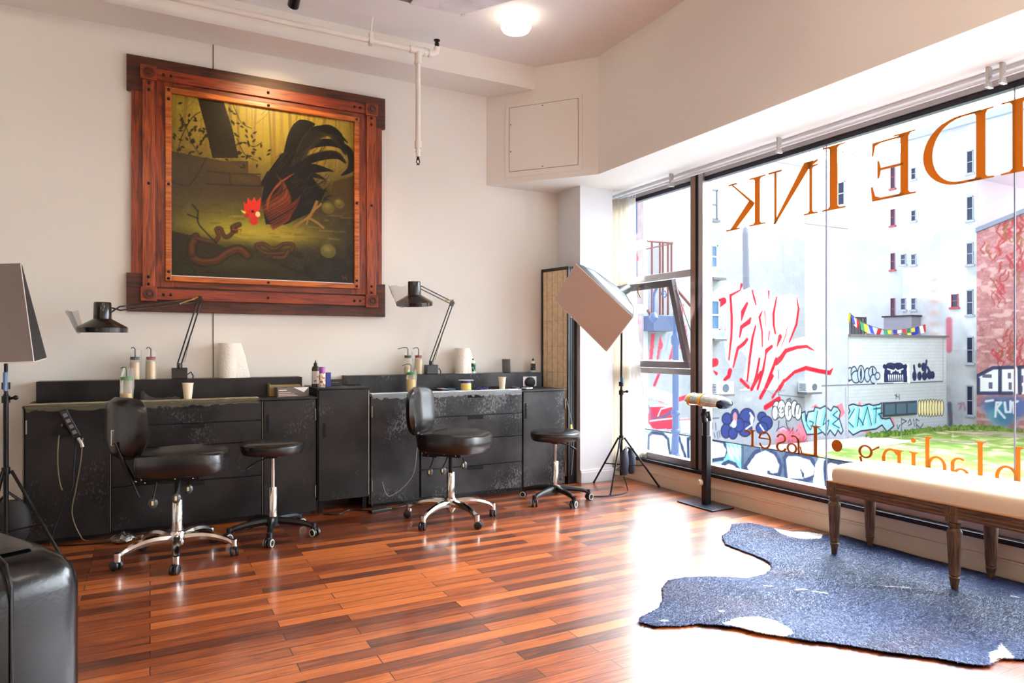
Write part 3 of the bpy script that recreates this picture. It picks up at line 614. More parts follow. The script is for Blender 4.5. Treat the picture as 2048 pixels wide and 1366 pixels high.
R_.disc(q(700, 850), 34 * K, 26 * K, (196, 36, 22)); R_.disc(q(702, 882), 20 * K, 22 * K, (190, 34, 22)); R_.disc(q(722, 850), 11 * K, 14 * K, (226, 196, 140)); R_.disc(q(697, 836), 8 * K, 6 * K, (30, 14, 8))
R_.poly(Q((638, 828), (664, 838), (660, 848), (645, 840)), (216, 176, 60)); R_.poly(Q((652, 852), (680, 850), (678, 866), (655, 862)), (160, 40, 20))
for ln, w0 in ((((1010, 790), (985, 845), (965, 870)), 16), (((968, 866), (930, 890), (900, 912)), 12), (((968, 866), (1010, 890), (1042, 916)), 12), (((968, 872), (960, 900)), 8), (((985, 840), (1030, 800)), 12)): R_.stroke(Q(*ln), w0 * K, (132, 98, 44))
for c_, r_ in (((1066, 1030), 42), ((1066, 820), 34), ((1120, 800), 28)):
    R_.disc(q(*c_), r_ * K, r_ * .88 * K, (84, 76, 30)); R_.blob(q(c_[0] - 6, c_[1] - 12), r_ * .6 * K, r_ * .5 * K, (128, 118, 50), .8)
SN = (70, 38, 16)
for ln, w0 in ((((400, 990), (396, 1040), (440, 1080), (520, 1075), (570, 1040), (630, 1020), (670, 1050)), 46), (((420, 960), (400, 1000), (400, 1040)), 40), (((420, 965), (500, 985), (530, 960), (520, 925), (540, 920), (560, 960), (590, 950), (615, 905)), 20), (((612, 930), (600, 915), (630, 900)), 26),
                (((715, 1010), (760, 1040), (830, 1040), (880, 1030), (895, 1000), (850, 995), (800, 1020), (750, 995), (715, 1000)), 20), (((800, 1060), (850, 1060), (870, 1030)), 24)):
    R_.stroke(Q(*ln), w0 * K, (30, 18, 8), .9, 3); R_.stroke(Q(*ln), w0 * .72 * K, SN, 1, 2); R_.stroke(Q(*[(x, y - w0 * .12) for x, y in ln]), w0 * .2 * K, (104, 62, 26), .7, 3)
R_.stroke(Q((598, 925), (640, 925), (636, 935)), 4 * K, (150, 40, 20)); 
for ln in (((430, 830), (430, 890), (470, 940), (520, 990)), ((430, 870), (380, 850)), ((340, 1050), (400, 1090), (470, 1110)), ((350, 1090), (400, 1110), (420, 1150)), ((425, 830), (400, 800))): R_.stroke(Q(*ln), 7 * K, (22, 18, 10), .9)
R_.stroke(Q((1135, 1150), (1140, 1165), (1150, 1155), (1155, 1170)), 3 * K, (150, 60, 24))
R_.noise(8, 2)
cm = paint_mat('oil_paint', .35)
R_.mesh('canvas', lambda u, v: (u, np.full_like(u, yb - .05), v), cm, pic)
MB().box((cx0, yb - .049, cz0), (cx1, yb - .03, cz1)).build('canvas_backing', WD, pic, smooth=False)
MB().box((cx0, yb - .052, cz0), (cx1, yb - .049, cz0 + .008)).build('canvas_edge', whitem, pic, smooth=False)
# ================================================================ WORKSTATIONS
ST1, ST2 = steel_mat('blackened_steel', .0), steel_mat('flaking_blackened_steel', 1.)
voidm = mat('slot_black', (6, 6, 6), .9)
edge = mat('bare_steel_edge', (120, 116, 104), .35, .8)
YF = 5.43; YL = 5.74; ZT = .922; ZL = 1.068
def slot(p, a, b): return box('handle_slot', a, b, voidm, p)
def workstation(name, x0, x1, layout, m, label):
    t = thing(name, (0, 0, 0), label, 'cabinet')
    MB().box((x0, YF + .022, .03), (x1, YW - .002, ZT - .014)).box((x0 + .03, YF + .06, 0), (x1 - .03, YW - .01, .03)).build('body', m, t, smooth=False)
    box('countertop', (x0 - .006, YF - .012, ZT - .014), (x1 + .002, YW - .002, ZT), m, t, .002)
    for kind, a, b, zs in layout:
        if kind == 'door':
            d = box('door', (a + .004, YF, .032), (b - .004, YF + .02, ZT - .018), m, t, .002)
            sx, hx = zs
            slot(d, (sx - .012, YF - .001, .66), (sx + .012, YF + .004, .80))
            for z in (.14, .74): MB().tube([(hx, YF - .004, z), (hx, YF - .004, z + .09)], .006, 8).build('hinge', edge, d)
        else:
            for k in range(len(zs) - 1):
                d = box('drawer', (a + .004, YF, zs[k + 1] + .004), (b - .004, YF + .02, zs[k] - .004), m, t, .002)
                c = (a + b) / 2 + .02
                if zs[k] - zs[k + 1] > .1 : slot(d, (c - .075, YF - .001, zs[k] - .035), (c + .075, YF + .004, zs[k] - .004))
    return t
wl = workstation('workstation_cabinet', -.73, 1.15, [('door', -.725, -.245, (-.27, -.715)), ('drawers', -.235, .745, [.905, .76, .60, .345, .04]), ('door', .755, 1.145, (.785, 1.14))], ST1, 'long black steel workstation cabinet at the left, wrapped counter edge')
MB().box((-.70, YL, ZT), (1.10, YW - .002, ZL)).build('back_ledge', ST1, wl, smooth=False, bevel=.002)
wr = workstation('workstation_cabinet', 1.575, 3.45, [('door', 1.58, 2.0, (1.97, 1.59)), ('drawers', 2.01, 2.985, [.905, .715, .51, .275, .04]), ('door', 2.995, 3.445, (3.02, 3.44))], ST2, 'long black steel workstation cabinet at the right with flaking scuffed fronts')
MB().box((1.575, YL, ZT), (3.37, YW - .002, ZL)).box((1.47, YL, .993), (1.575, YW - .002, ZL)).build('back_ledge', ST2, wr, smooth=False, bevel=.002)
for xx, z0_, z1_ in ((-.24, .04, .9), (.75, .04, .9)): MB().box((xx - .003, YF - .002, z0_), (xx + .003, YF + .02, z1_)).build('edge_strip', edge, wl, smooth=False)
MB().box((-.735, YF - .004, .03), (-.728, YF + .02, ZT)).build('edge_strip', edge, wl, smooth=False)
lk = thing('locker_cabinet', (0, 0, 0), 'narrow raised black steel cabinet between the two long workstations', 'cabinet')
MB().box((1.158, YF + .012, .10), (1.568, YW - .002, .978)).build('body', ST1, lk, smooth=False)
dd = box('door', (1.165, YF - .008, .105), (1.555, YF + .012, .972), ST1, lk, .002); slot(dd, (1.195, YF - .009, .60), (1.218, YF - .004, .71))
MB().tube([(1.562, YF - .006, .12), (1.562, YF - .006, .96)], .006, 8).build('piano_hinge', edge, dd)
for lx in (1.175, 1.525):
    for ly in (YF + .03, YW - .06): box('leg', (lx, ly, 0), (lx + .03, ly + .03, .10), blk, lk)
box('top', (1.152, YF - .01, .978), (1.57, YW - .002, .990), ST1, lk, .002)

# cling film bunched along the counter fronts
filmm = film('cling_film', (200, 190, 150), .12, .12); filmm2 = film('cling_film_cool', (226, 236, 240), .25, .12)
def cling(x0, x1, m, label, seed):
    rr = random.Random(seed); mb = MB()
    t = thing('cling_film', ((x0 + x1) / 2, YF, ZT), label, 'plastic film')
    L_ = x1 - x0; n = int(L_ / .02)
    rows = []
    for i in range(n + 1):
        x = -L_ / 2 + i * L_ / n
        rows.append([(x, -.016 + rr.uniform(-.002, 0), -.035 + rr.uniform(-.012, .012)), (x, -.017 - rr.random() * .004, -.008), (x, -.014, .003 + rr.random() * .004), (x, .04, .003 + rr.random() * .005), (x, .10, .002 + rr.random() * .006), (x, .18, .003 + rr.random() * .005)])
    mb.quadify(rows, closed=False, cap=False); mb.build('sheet', m, t)
    for k in range(5):
        yy = -.012 + k * .018; pts = [(-L_ / 2 + i * L_ / 40, yy + rr.uniform(-.006, .006), .007 + rr.uniform(0, .003)) for i in range(41)]
        MB().tube(pts, [.0015 + rr.random() * .003 for _ in pts], 5).build('crease', mat('cling_crease_' + str(m.name), (150, 140, 104) if m is filmm else (214, 222, 222), .2, .3), t)
cling(-.72, .72, filmm, 'crinkled clear film along the left workstation counter edge', 1)
cling(1.59, 2.97, filmm2, 'crinkled clear film along the right workstation counter edge', 2)

# ---------------------------------------------------------------- architect lamps
lampm = mat('black_enamel', (24, 22, 22), .25, .3, coat=.5); bras = mat('brass_spring', (190, 150, 80), .3, .9); spring = mat('steel_spring', (190, 186, 178), .3, .9)
def desk_lamp(label, base, elbow, head, shade, tip, wrap):
    base, elbow, head, shade = map(Vector, (base, elbow, head, shade))
    t = thing('desk_lamp', base, label, 'desk lamp'); B = base
    MB().box((-.055, -.04, .0), (.055, .04, .085)).tube([(0, 0, .08), (0, 0, .12)], .02, 12).tube([(0.0, -.0, -.0), (0, 0, .01)], .014).build('clamp_base', lampm, t, smooth=False, bevel=.008)
    root = Vector((0, 0, .115)); e = elbow - B; h = head - B
    d = (e - root).normalized(); s = d.cross(Vector((0, 1, 0))).normalized() * .013
    for sg in (-1, 1): MB().tube([root + s * sg, e + s * sg], .0055, 8).build('lower_arm', lampm, t)
    d2 = (h - e).normalized(); s2 = d2.cross(Vector((0, 1, 0))).normalized() * .013
    for sg in (-1, 1): MB().tube([e + s2 * sg, h + s2 * sg], .0055, 8).build('upper_arm', lampm, t)
    MB().tube([root + d * .02 - s * 2.6, root + d * (e - root).length * .45 - s * 1.4], .006, 8).build('spring', spring, t)
    MB().tube([e - s2 * 1.9, e + d2 * (h - e).length * .28 - s2 * -1.0], .0065, 8).build('spring', bras, t)
    MB().tube([e + Vector((0, -.016, 0)), e + Vector((0, .016, 0))], .02, 14).box(e + Vector((-.012, -.01, -.03)), e + Vector((.012, .01, .03))).build('elbow_joint', lampm, t)
    # head: neck, cylindrical socket cap, conical shade with vertical rim
    c = shade - B; ax = Vector(tip).normalized(); R2 = Vector((0, 0, 1)).rotation_difference(ax).to_matrix()
    MB().tube([h + s2, h + (c + ax * .10 - h) * .5 + Vector((0, 0, .015)), c + ax * .09], .006, 8).tube([h - s2, c + ax * .055], .006, 8).build('neck', lampm, t)
    MB().lathe([(.150, -.045), (.153, -.043), (.155, -.012), (.150, -.006), (.062, .045), (.056, .05), (.053, .155), (.049, .163), (.0, .165)], c, 32, R2).build('shade', lampm, t)
    sh = [o for o in t.children if o.name.startswith('shade')][0]
    MB().lathe([(.146, -.040), (.145, -.012), (.06, .03), (0, .032)], c, 32, R2).build('shade_lining', mat('shade_white_lining', (220, 216, 206), .4), sh)
    MB().lathe([(0.001, -.03), (.03, -.02), (.034, .0), (.02, .03), (.018, .06)], c - ax * .0, 16, R2).build('bulb', mat('frosted_bulb', (244, 240, 226), .3), t)
    if wrap:
        mb = MB(); rr = random.Random(5); rows = []
        for i in range(7):
            a = math.radians(150 + i * 14); rows.append([c + R2 @ Vector((math.cos(a) * (.150 + k * .022), math.sin(a) * (.150 + k * .022), -.05 + k * .04 * (wrap) + rr.uniform(-.008, .008))) for k in range(4)])
        mb.quadify(rows, closed=False, cap=False); mb.build('plastic_wrap', film('lamp_wrap', (190, 198, 200), .35), t)
    cd = MB().tube([(.05, .0, .03), (.08, 0, .05), (.095, 0, .02), (.09, 0, -.02 + .0)], .005, 8).build('cable', blk, t)
desk_lamp('black jointed desk lamp on the left workstation, its arm stretched over to the left', (.20, 5.82, ZL), at_y(400, 600, 5.80), at_y(240, 617, 5.55), at_y(205, 652, 5.45), (0, -.02, 1), 1.2)
desk_lamp('black jointed desk lamp on the right workstation, head folded to the left', (2.255, 5.82, ZL), at_y(904, 606, 5.80), at_y(842, 575, 5.60), at_y(829, 601, 5.50), (-.06, -.12, 1), 1.5)

# ---------------------------------------------------------------- squeeze bottles
bodym = film('milky_bottle', (250, 240, 218), .22, .3)
yel = mat('yellow_soap', (240, 196, 50), .25); pale = mat('pale_liquid', (240, 216, 176), .3)
def bottle(x, y, z, s, capc, liqm, frac, nozzle, bag, label, r=.032, h=.15):
    t = thing('squeeze_bottle', (x, y, z), label, 'bottle', group=None)
    MB().lathe([(0, .001), (r * .95, .001), (r, .006), (r, h * .9), (r * .85, h * .97), (r * .78, h)], (0, 0, 0), 24).build('bottle_body', bodym, t)
    MB().lathe([(0, .004), (r * .93, .004), (r * .93, h * frac), (0, h * frac)], (0, 0, 0), 20).build('liquid', liqm, t)
    cm_ = mat('cap_' + capc[0], capc[1], .4)
    MB().lathe([(0, h - .002), (r * .98, h - .002), (r * 1.0, h + .016), (r * .9, h + .02), (.0, h + .02)], (0, 0, 0), 24).build('cap', cm_, t)
    H_ = h + .02; L_ = nozzle
    MB().tube([(0, 0, H_), (0, 0, H_ + .055), (-.008, 0, H_ + .068), (-.02 - L_ * .3, 0, H_ + .07), (-.02 - L_, 0, H_ + .058)], [.005, .004, .004, .0035, .003], 8).build('spout', mat('spout_' + capc[0], capc[2], .4), t)
    if bag:
        rr = random.Random(int(x * 100)); rows = []
        for k in range(9):
            f = k / 8; rad = r * (1.14 + .12 * f) if k < 6 else r * (1.3 - .12 * (k - 5))
            rows.append([(rad * math.cos(2 * PI * j / 18) * (1 + .07 * rr.uniform(-1, 1)) + .012 * f * f, rad * math.sin(2 * PI * j / 18) * (1 + .07 * rr.uniform(-1, 1)), .004 + f * bag) for j in range(18)])
        mb = MB(); mb.quadify(rows, cap=False); mb.build('plastic_bag', film('clear_bag', (248, 246, 240), .10, .1), t)
BL, RD, GN = ('blue', (44, 48, 78), (60, 62, 74)), ('red', (150, 34, 44), (110, 40, 40)), ('green', (20, 132, 60), (30, 80, 50))
bottle(-.148, 5.60, ZT, 1, GN, mat('amber_liquid', (226, 184, 90), .3), .36, .015, .235, 'bagged squeeze bottle with green cap on the left counter', .037, .155)
bottle(-.098, 5.80, ZL, 1, BL, pale, .85, .005, .215, 'bagged squeeze bottle with blue cap on the left back ledge')
bottle(.006, 5.80, ZL, 1, RD, pale, .9, .01, .215, 'bagged squeeze bottle with red cap on the left back ledge')
bottle(1.985, 5.60, ZT, 1, GN, yel, .72, .055, .19, 'squeeze bottle of yellow soap with green cap on the right counter', .038, .155)
bottle(2.035, 5.82, ZL, 1, BL, pale, .5, .075, .2, 'bagged squeeze bottle with blue cap on the right back ledge')
bottle(2.135, 5.82, ZL, 1, RD, pale, .9, .035, .2, 'bagged squeeze bottle with dark red cap on the right back ledge')
# drop bottles
def drip(x, y, z, r, h, body, lab, cap, label, name='dropper_bottle', stripe=None):
    t = thing(name, (x, y, z), label, 'bottle')
    MB().lathe([(0, 0), (r, 0), (r, h * .68), (r * .8, h * .76), (r * .42, h * .80), (r * .42, h * .84)], (0, 0, 0), 20).build('bottle_body', body, t)
    MB().lathe([(r * 1.02, h * .12), (r * 1.02, h * .60)], (0, 0, 0), 20).build('label', lab, t)
    MB().lathe([(r * .5, h * .8), (r * .5, h * .88), (r * .22, h * .91), (r * .1, h * 1.0), (.0, h)], (0, 0, 0), 16).build('cap', cap, t)
    return t
clr = mat('clear_white_bottle', (228, 222, 208), .25); blkc = mat('black_cap', (20, 20, 20), .4)
gl = mat('black_green_label', (22, 30, 28), .5, noise=(38, (60, 190, 140), .56, .62))
p = at_y(944, 744, 5.84); drip(p.x, 5.84, ZL, .033, .155, clr, gl, blkc, 'clear dropper bottle with green and black label beside the paper roll')
p = at_y(1066, 744, 5.84); drip(p.x, 5.84, ZL, .024, .14, clr, mat('black_label', (24, 24, 24), .5, noise=(60, (150, 150, 150), .6, .66)), blkc, 'small clear dropper bottle with black label at the far right of the ledge')
p = at_y(631, 777, 5.62)
t = drip(p.x, 5.62, .99, .03, .215, mat('black_bottle', (34, 32, 32), .35), mat('white_label', (222, 218, 210), .5, noise=(40, (60, 56, 60), .6, .64)), blkc, 'black nozzle bottle with white label on the narrow cabinet', 'glue_bottle')
p = at_y(644, 777, 5.55); t = thing('spray_can', (p.x, 5.55, .99), 'small white canister with purple cap on the narrow cabinet', 'canister')
MB().lathe([(0, 0), (.026, 0), (.026, .11), (.022, .115)], (0, 0, 0), 20).build('can_body', mat('patterned_can', (226, 214, 190), .4, noise=(45, (150, 70, 40), .52, .56)), t)
MB().lathe([(.024, .112), (.025, .155), (.022, .162), (0, .163)], (0, 0, 0), 20).build('cap', mat('purple_cap', (150, 74, 160), .35), t)
p = at_y(654, 777, 5.60); t = thing('tall_box', (p.x + .01, 5.6, .99), 'slim blue carton beside the purple capped canister', 'box')
box('carton', (-.018, -.018, 0), (.018, .018, .115), mat('blue_carton', (38, 50, 130), .45, noise=(50, (190, 200, 230), .66, .7)), t, .001)
p = at_y(670, 777, 5.7); t = thing('card_box', (p.x, 5.7, .99), 'small flat black box standing on the narrow cabinet', 'box')
box('carton', (-.055, -.018, 0), (.055, .018, .055), mat('black_card', (26, 25, 25), .5), t, .001); box('print_line', (-.03, -.019, .028), (.03, -.018, .031), mat('gold_print', (140, 120, 80), .4), t)

# glove cartons
def glove(x, y, z, rot, label):
    t = thing('glove_carton', (x, y, z), label, 'box', rot)
    box('carton', (-.12, -.06, 0), (.12, .06, .075), mat('grey_brown_carton', (104, 92, 86), .5), t, .002)
    MB().prism([(.0, .074), (.118, .074), (.08, .035)], (-.0612, -.0605), lambda a, b, c: (a, c, b)).build('white_triangle_print', mat('white_print', (232, 228, 222), .5), t, smooth=False)
    mb = MB()
    for k, (a, b, zz) in enumerate(((-.11, -.02, .033), (-.11, .01, .02), (-.11, .03, .009))): mb.box((a, -.0612, zz), (b, -.0605, zz + .006))
    mb.build('text_bars', mat('pink_print', (206, 180, 164), .5), t, smooth=False)
    mb = MB().box((-.11, -.0612, .05), (-.05, -.0605, .058)); mb.build('product_line', mat('white_print', (232, 228, 222), .5), t, smooth=False)
glove(.985, 5.56, ZT, .05, 'grey brown carton with white triangle on the left counter end, the front one')
t = thing('glove_carton', (.95, 5.685, ZT), 'olive carton with open flap behind the grey brown carton', 'box')
box('carton', (-.12, -.05, 0), (.12, .05, .088), mat('olive_carton', (150, 128, 82), .55), t, .002); box('flap', (-.12, -.05, .088), (-.115, .05, .1), mat('olive_carton', (150, 128, 82), .55), t)

# paper rolls
papm = mat('paper_towel', (236, 230, 218), .9, bump=(70, .5))
def roll(x, y, z, r, h, tail, label):
    t = thing('paper_towel_roll', (x, y, z), label, 'paper roll')
    MB().lathe([(r * .3, 0), (r, 0), (r, h), (r * .3, h), (r * .3, h * .9)], (0, 0, 0), 32).build('roll', papm, t)
    rows = []
    for i in range(9):
        f = i / 8; rows.append([(r * .8 + f * tail * .35 + .002 * math.sin(k * 2) + (f * tail) * .65 * (1 - k / 7) ** .8, -r * .62 + f * .04, .0 + k * h / 7) for k in range(8)])
    mb = MB(); mb.quadify(rows, closed=False, cap=False); mb.build('loose_sheet', papm, t)
roll(.546, 5.83, ZL, .07, .275, .11, 'tall paper towel roll on the left back ledge')
roll(2.56, 5.83, ZL, .062, .235, .10, 'paper towel roll with hanging end on the right back ledge')

# cups
cupm = mat('paper_cup', (238, 218, 190), .5)
def cup(x, y, z, label, s=1.):
    t = thing('paper_cup', (x, y, z), label, 'cup')
    MB().lathe([(0, .002), (.026 * s, 0), (.0375 * s, .118 * s), (.040 * s, .118 * s), (.040 * s, .123 * s), (.036 * s, .123 * s), (.025 * s, .01), (0, .01)], (0, 0, 0), 24).build('cup', cupm, t)
cup(.247, 5.58, ZT, 'white paper cup below the base of the left desk lamp')
cup(at_y(1004, 777, 5.56).x, 5.56, ZT, 'white paper cup on the right counter below the tablet', .95)

# jelly jar with disc
px_ = at_y(932, 777, 5.58).x
t = thing('jelly_jar', (px_, 5.58, ZT), 'squat yellow jar with blue lid on the right counter', 'jar')
MB().lathe([(0, 0), (.042, 0), (.047, .01), (.047, .06), (.044, .07)], (0, 0, 0), 28).build('jar_body', mat('yellow_jelly', (236, 208, 120), .3), t)
MB().lathe([(.044, .068), (.045, .09), (.04, .093), (0, .093)], (0, 0, 0), 28).build('lid', mat('blue_lid', (34, 40, 140), .35), t)
t = MB().lathe([(0, .0), (.068, .0), (.07, .003), (.0, .004)], (0, 0, 0), 28).build('paper_disc', papm); t.location = (px_, 5.58, ZT + .0935); tag(t, 'thin pale disc lying on top of the blue jar lid', 'disc')
# wallet, glove heap, black clutter
def crumple(name, x, y, z, dx, dy, dz, m, label, cat, seed, part=None):
    rr = random.Random(seed); rows = []
    for i in range(9):
        tt = -PI / 2 + PI * i / 8; r_ = max(math.cos(tt), .02); rows.append([(r_ * math.cos(2 * PI * j / 14) * dx * (1 + rr.uniform(-.3, .3)), r_ * math.sin(2 * PI * j / 14) * dy * (1 + rr.uniform(-.3, .3)), max(.001, (math.sin(tt) * .5 + .5) * dz * (1 + rr.uniform(-.35, .35)))) for j in range(14)])
    mb = MB(); mb.quadify(rows); o = mb.build(name, m); o.location = (x, y, z); return tag(o, label, cat)
x_ = at_y(893, 775, 5.6).x
t = thing('folded_wallet', (x_, 5.6, ZT), 'dark blue folded pouch on the right counter left of the jar', 'pouch', .1)
box('lower_flap', (-.08, -.05, 0), (.08, .05, .012), blk, t, .004); box('upper_flap', (-.065, -.045, .012), (.07, .045, .024), mat('blue_pouch', (60, 92, 120), .4), t, .004); box('paper_slip', (-.075, -.03, .024), (-.01, .04, .028), mat('pink_slip', (196, 160, 150), .6), t)
crumple('rubber_glove', at_y(965, 776, 5.58).x, 5.58, ZT, .055, .03, .03, mat('violet_rubber', (50, 34, 110), .4), 'crumpled violet rubber glove on the right counter', 'glove', 3)
crumple('rubber_glove', at_y(985, 776, 5.60).x + .02, 5.60, ZT, .065, .035, .026, mat('black_rubber', (20, 19, 20), .45), 'crumpled black rubber glove beside the violet one', 'glove', 4)
crumple('ink_cap_tray', at_y(1030, 772, 5.6).x, 5.62, ZT, .05, .03, .022, mat('clutter_dark', (44, 34, 32), .5, noise=(60, (170, 150, 130), .6, .65)), 'small dark tray of bits right of the paper cup', 'tray', 8)
crumple('foil_scrap', at_y(1052, 772, 5.52).x, 5.50, ZT, .05, .035, .02, mat('foil_white', (206, 208, 214), .25, .6), 'crinkled pale foil scrap at the right counter edge', 'foil', 9)
t = thing('rubber_glove', (.06, 5.6, ZT), 'crumpled black gloves lying on the left counter', 'glove')
rr = random.Random(12); rows = []
for i in range(17):
    f = i / 16; hh = .05 * math.exp(-((f - .05) / .13) ** 2) + .018 + rr.random() * .012
    rows.append([(-.12 + f * .26, -.03 + rr.random() * .01, 0), (-.12 + f * .26, -.015, hh), (-.12 + f * .26, .015, hh * .9), (-.12 + f * .26, .03, 0)])
mb = MB(); mb.quadify(rows); mb.build('glove_heap', mat('black_rubber', (20, 19, 20), .45), t)
# tablet leaning
x_ = at_y(1010, 744, 5.83).x
t = thing('tablet', (x_, 5.80, ZL), 'small dark tablet propped upright on the right ledge', 'tablet', -.35)
RR = Matrix.Rotation(-.25, 3, 'X')
MB().box((-.04, -.004, 0), (.04, .004, .13), RR, (0, 0, .004)).build('case', mat('dark_case', (58, 54, 52), .4), t, smooth=False, bevel=.003)
MB().box((-.034, -.0052, .008), (.034, -.004, .122), RR, (0, 0, .004)).build('screen', mat('dark_screen', (40, 38, 38), .12), t, smooth=False)
MB().box((-.03, 0, 0), (.03, .06, .006)).build('prop', blk, t, smooth=False)
# wall outlet in the ledge front
x_ = at_y(1059, 767, YL).x
t = thing('power_outlet', (x_, YL, .985), 'steel outlet plate on the right ledge front with dark cover', 'outlet')
box('plate', (-.075, -.006, -.05), (.075, 0, .045), alu, t, .003); MB().lathe([(.05, 0), (.05, .02), (.04, .024), (0, .024)], (0, -.006, -.01), 20, mx).build('cover', blk, t)

# power strip on the left door with hanging leads
t = thing('power_strip', (-.47, YF - .012, .80), 'black power strip fixed slantwise on the left cabinet door', 'power strip')
RR = Matrix.Rotation(-.42, 3, 'Y') @ Matrix.Identity(3)
MB().box((-.024, -.035, -.10), (.024, .0, .10), RR).build('housing', mat('black_plastic', (24, 23, 24), .35), t, smooth=False, bevel=.005)
mb = MB()
for k in range(4): mb.box((-.012, -.038, -.075 + k * .042), (.012, -.034, -.05 + k * .042), RR)
mb.build('socket', mat('grey_socket', (120, 118, 112), .4, .3), t, smooth=False)
MB().prism([(-.11, -.075), (-.06, -.01), (-.02, -.035), (.0, -.07)], (-.03, -.0), lambda a, b, c: (a, c, b)).build('mounting_bracket', blk, t, smooth=False)
MB().tube([(.045, -.02, -.10), (.065, -.03, -.135), (.07, -.035, -.16)], .012, 10).build('plug', alu, t)
def cable(pts, r, m, label, name='cable'):
    o = MB().tube(pts, r, 6).build(name, m); return tag(o, label, 'cable')
def smoothpts(P, n=6):
    P = [Vector(p) for p in P]; out = []
    for i in range(len(P) - 1):
        p0, p1, p2, p3 = P[max(i - 1, 0)], P[i], P[i + 1], P[min(i + 2, len(P) - 1)]
        for k in range(n):
            s_ = k / n; out.append(.5 * ((2 * p1) + (-p0 + p2) * s_ + (2 * p0 - 5 * p1 + 4 * p2 - p3) * s_ ** 2 + (-p0 + 3 * p1 - 3 * p2 + p3) * s_ ** 3))
    return out + [P[-1]]
cbl = mat('dull_brass_cord', (104, 90, 64), .5, .3); yc = YF - .03
cable(smoothpts([(-.515, yc, .80), (-.535, yc, .70), (-.54, yc, .55), (-.53, yc, .42), (-.515, yc, .36)]), .0045, cbl, 'thin cord with jack hanging in front of the left cabinet door')
cable(smoothpts([(-.40, yc, .70), (-.41, yc, .55), (-.44, yc, .35), (-.46, yc, .2), (-.42, yc, .06), (-.36, yc - .03, .008), (-.15, yc - .06, .008), (-.02, yc - .03, .008)]), .0045, cbl, 'longer looping cord hanging from the power strip to the floor')
cable(smoothpts([(-.435, yc, .72), (-.45, yc, .5), (-.46, yc, .36), (-.52, yc, .22), (-.56, yc - .01, .1), (-.58, yc - .02, .01)]), .005, blk, 'black cord hanging from the power strip down left')
cable(smoothpts([(-.55, 5.36, .006), (-.35, 5.3, .006), (-.1, 5.28, .006), (.05, 5.34, .006), (.2, 5.32, .006)]), .005, blk, 'black cable lying on the floor before the left cabinet')
cable(smoothpts([(1.2, 5.40, .006), (1.3, 5.34, .006), (1.42, 5.44, .006), (1.55, 5.36, .006), (1.75, 5.34, .006), (1.9, 5.38, .006)]), .006, blk, 'black cable on the floor under the narrow cabinet')
cable(smoothpts([(2.02, 5.405, .93), (2.03, 5.40, .85), (1.95, 5.34, .5), (1.9, 5.33, .25), (1.72, 5.36, .1), (1.66, 5.37, .22)]), .003, mat('grey_cord', (130, 130, 134), .4), 'thin grey cord draped down behind the right chair')
cable(smoothpts([(3.44, 5.41, .84), (3.475, 5.40, .70), (3.52, 5.40, .5), (3.50, 5.38, .3), (3.47, 5.36, .12)]), .003, mat('grey_cord', (130, 130, 134), .4), 'thin cord hanging at the right end of the cabinets')
cable(smoothpts([(3.40, 4.95, .006), (3.55, 4.90, .006), (3.75, 4.92, .006), (3.86, 5.02, .006), (3.87, 5.09, .12)]), .005, blk, 'black cable running over the floor to the right tripod')
# foil covered pedal on the floor
p = at_z(430 * 0 + 247, 1086, 0); crumple('foot_pedal', p.x, p.y, 0.0, .075, .055, .06, mat('foil_wrap', (150, 146, 140), .18, .9, bump=(50, 1.)), 'round foot pedal wrapped in shiny foil on the floor by the left cabinet', 'foot pedal', 5)
t = thing('power_adapter', (1.62, 5.30, 0), 'flat black power adapter on the floor by the narrow cabinet', 'adapter', .2)
box('housing', (-.09, -.03, 0), (.09, .03, .025), mat('black_plastic', (24, 23, 24), .35), t, .006); MB().lathe([(.004, 0), (.004, .002), (0, .002)], (.06, -.01, .025), 8).build('status_lamp', whitem, t)

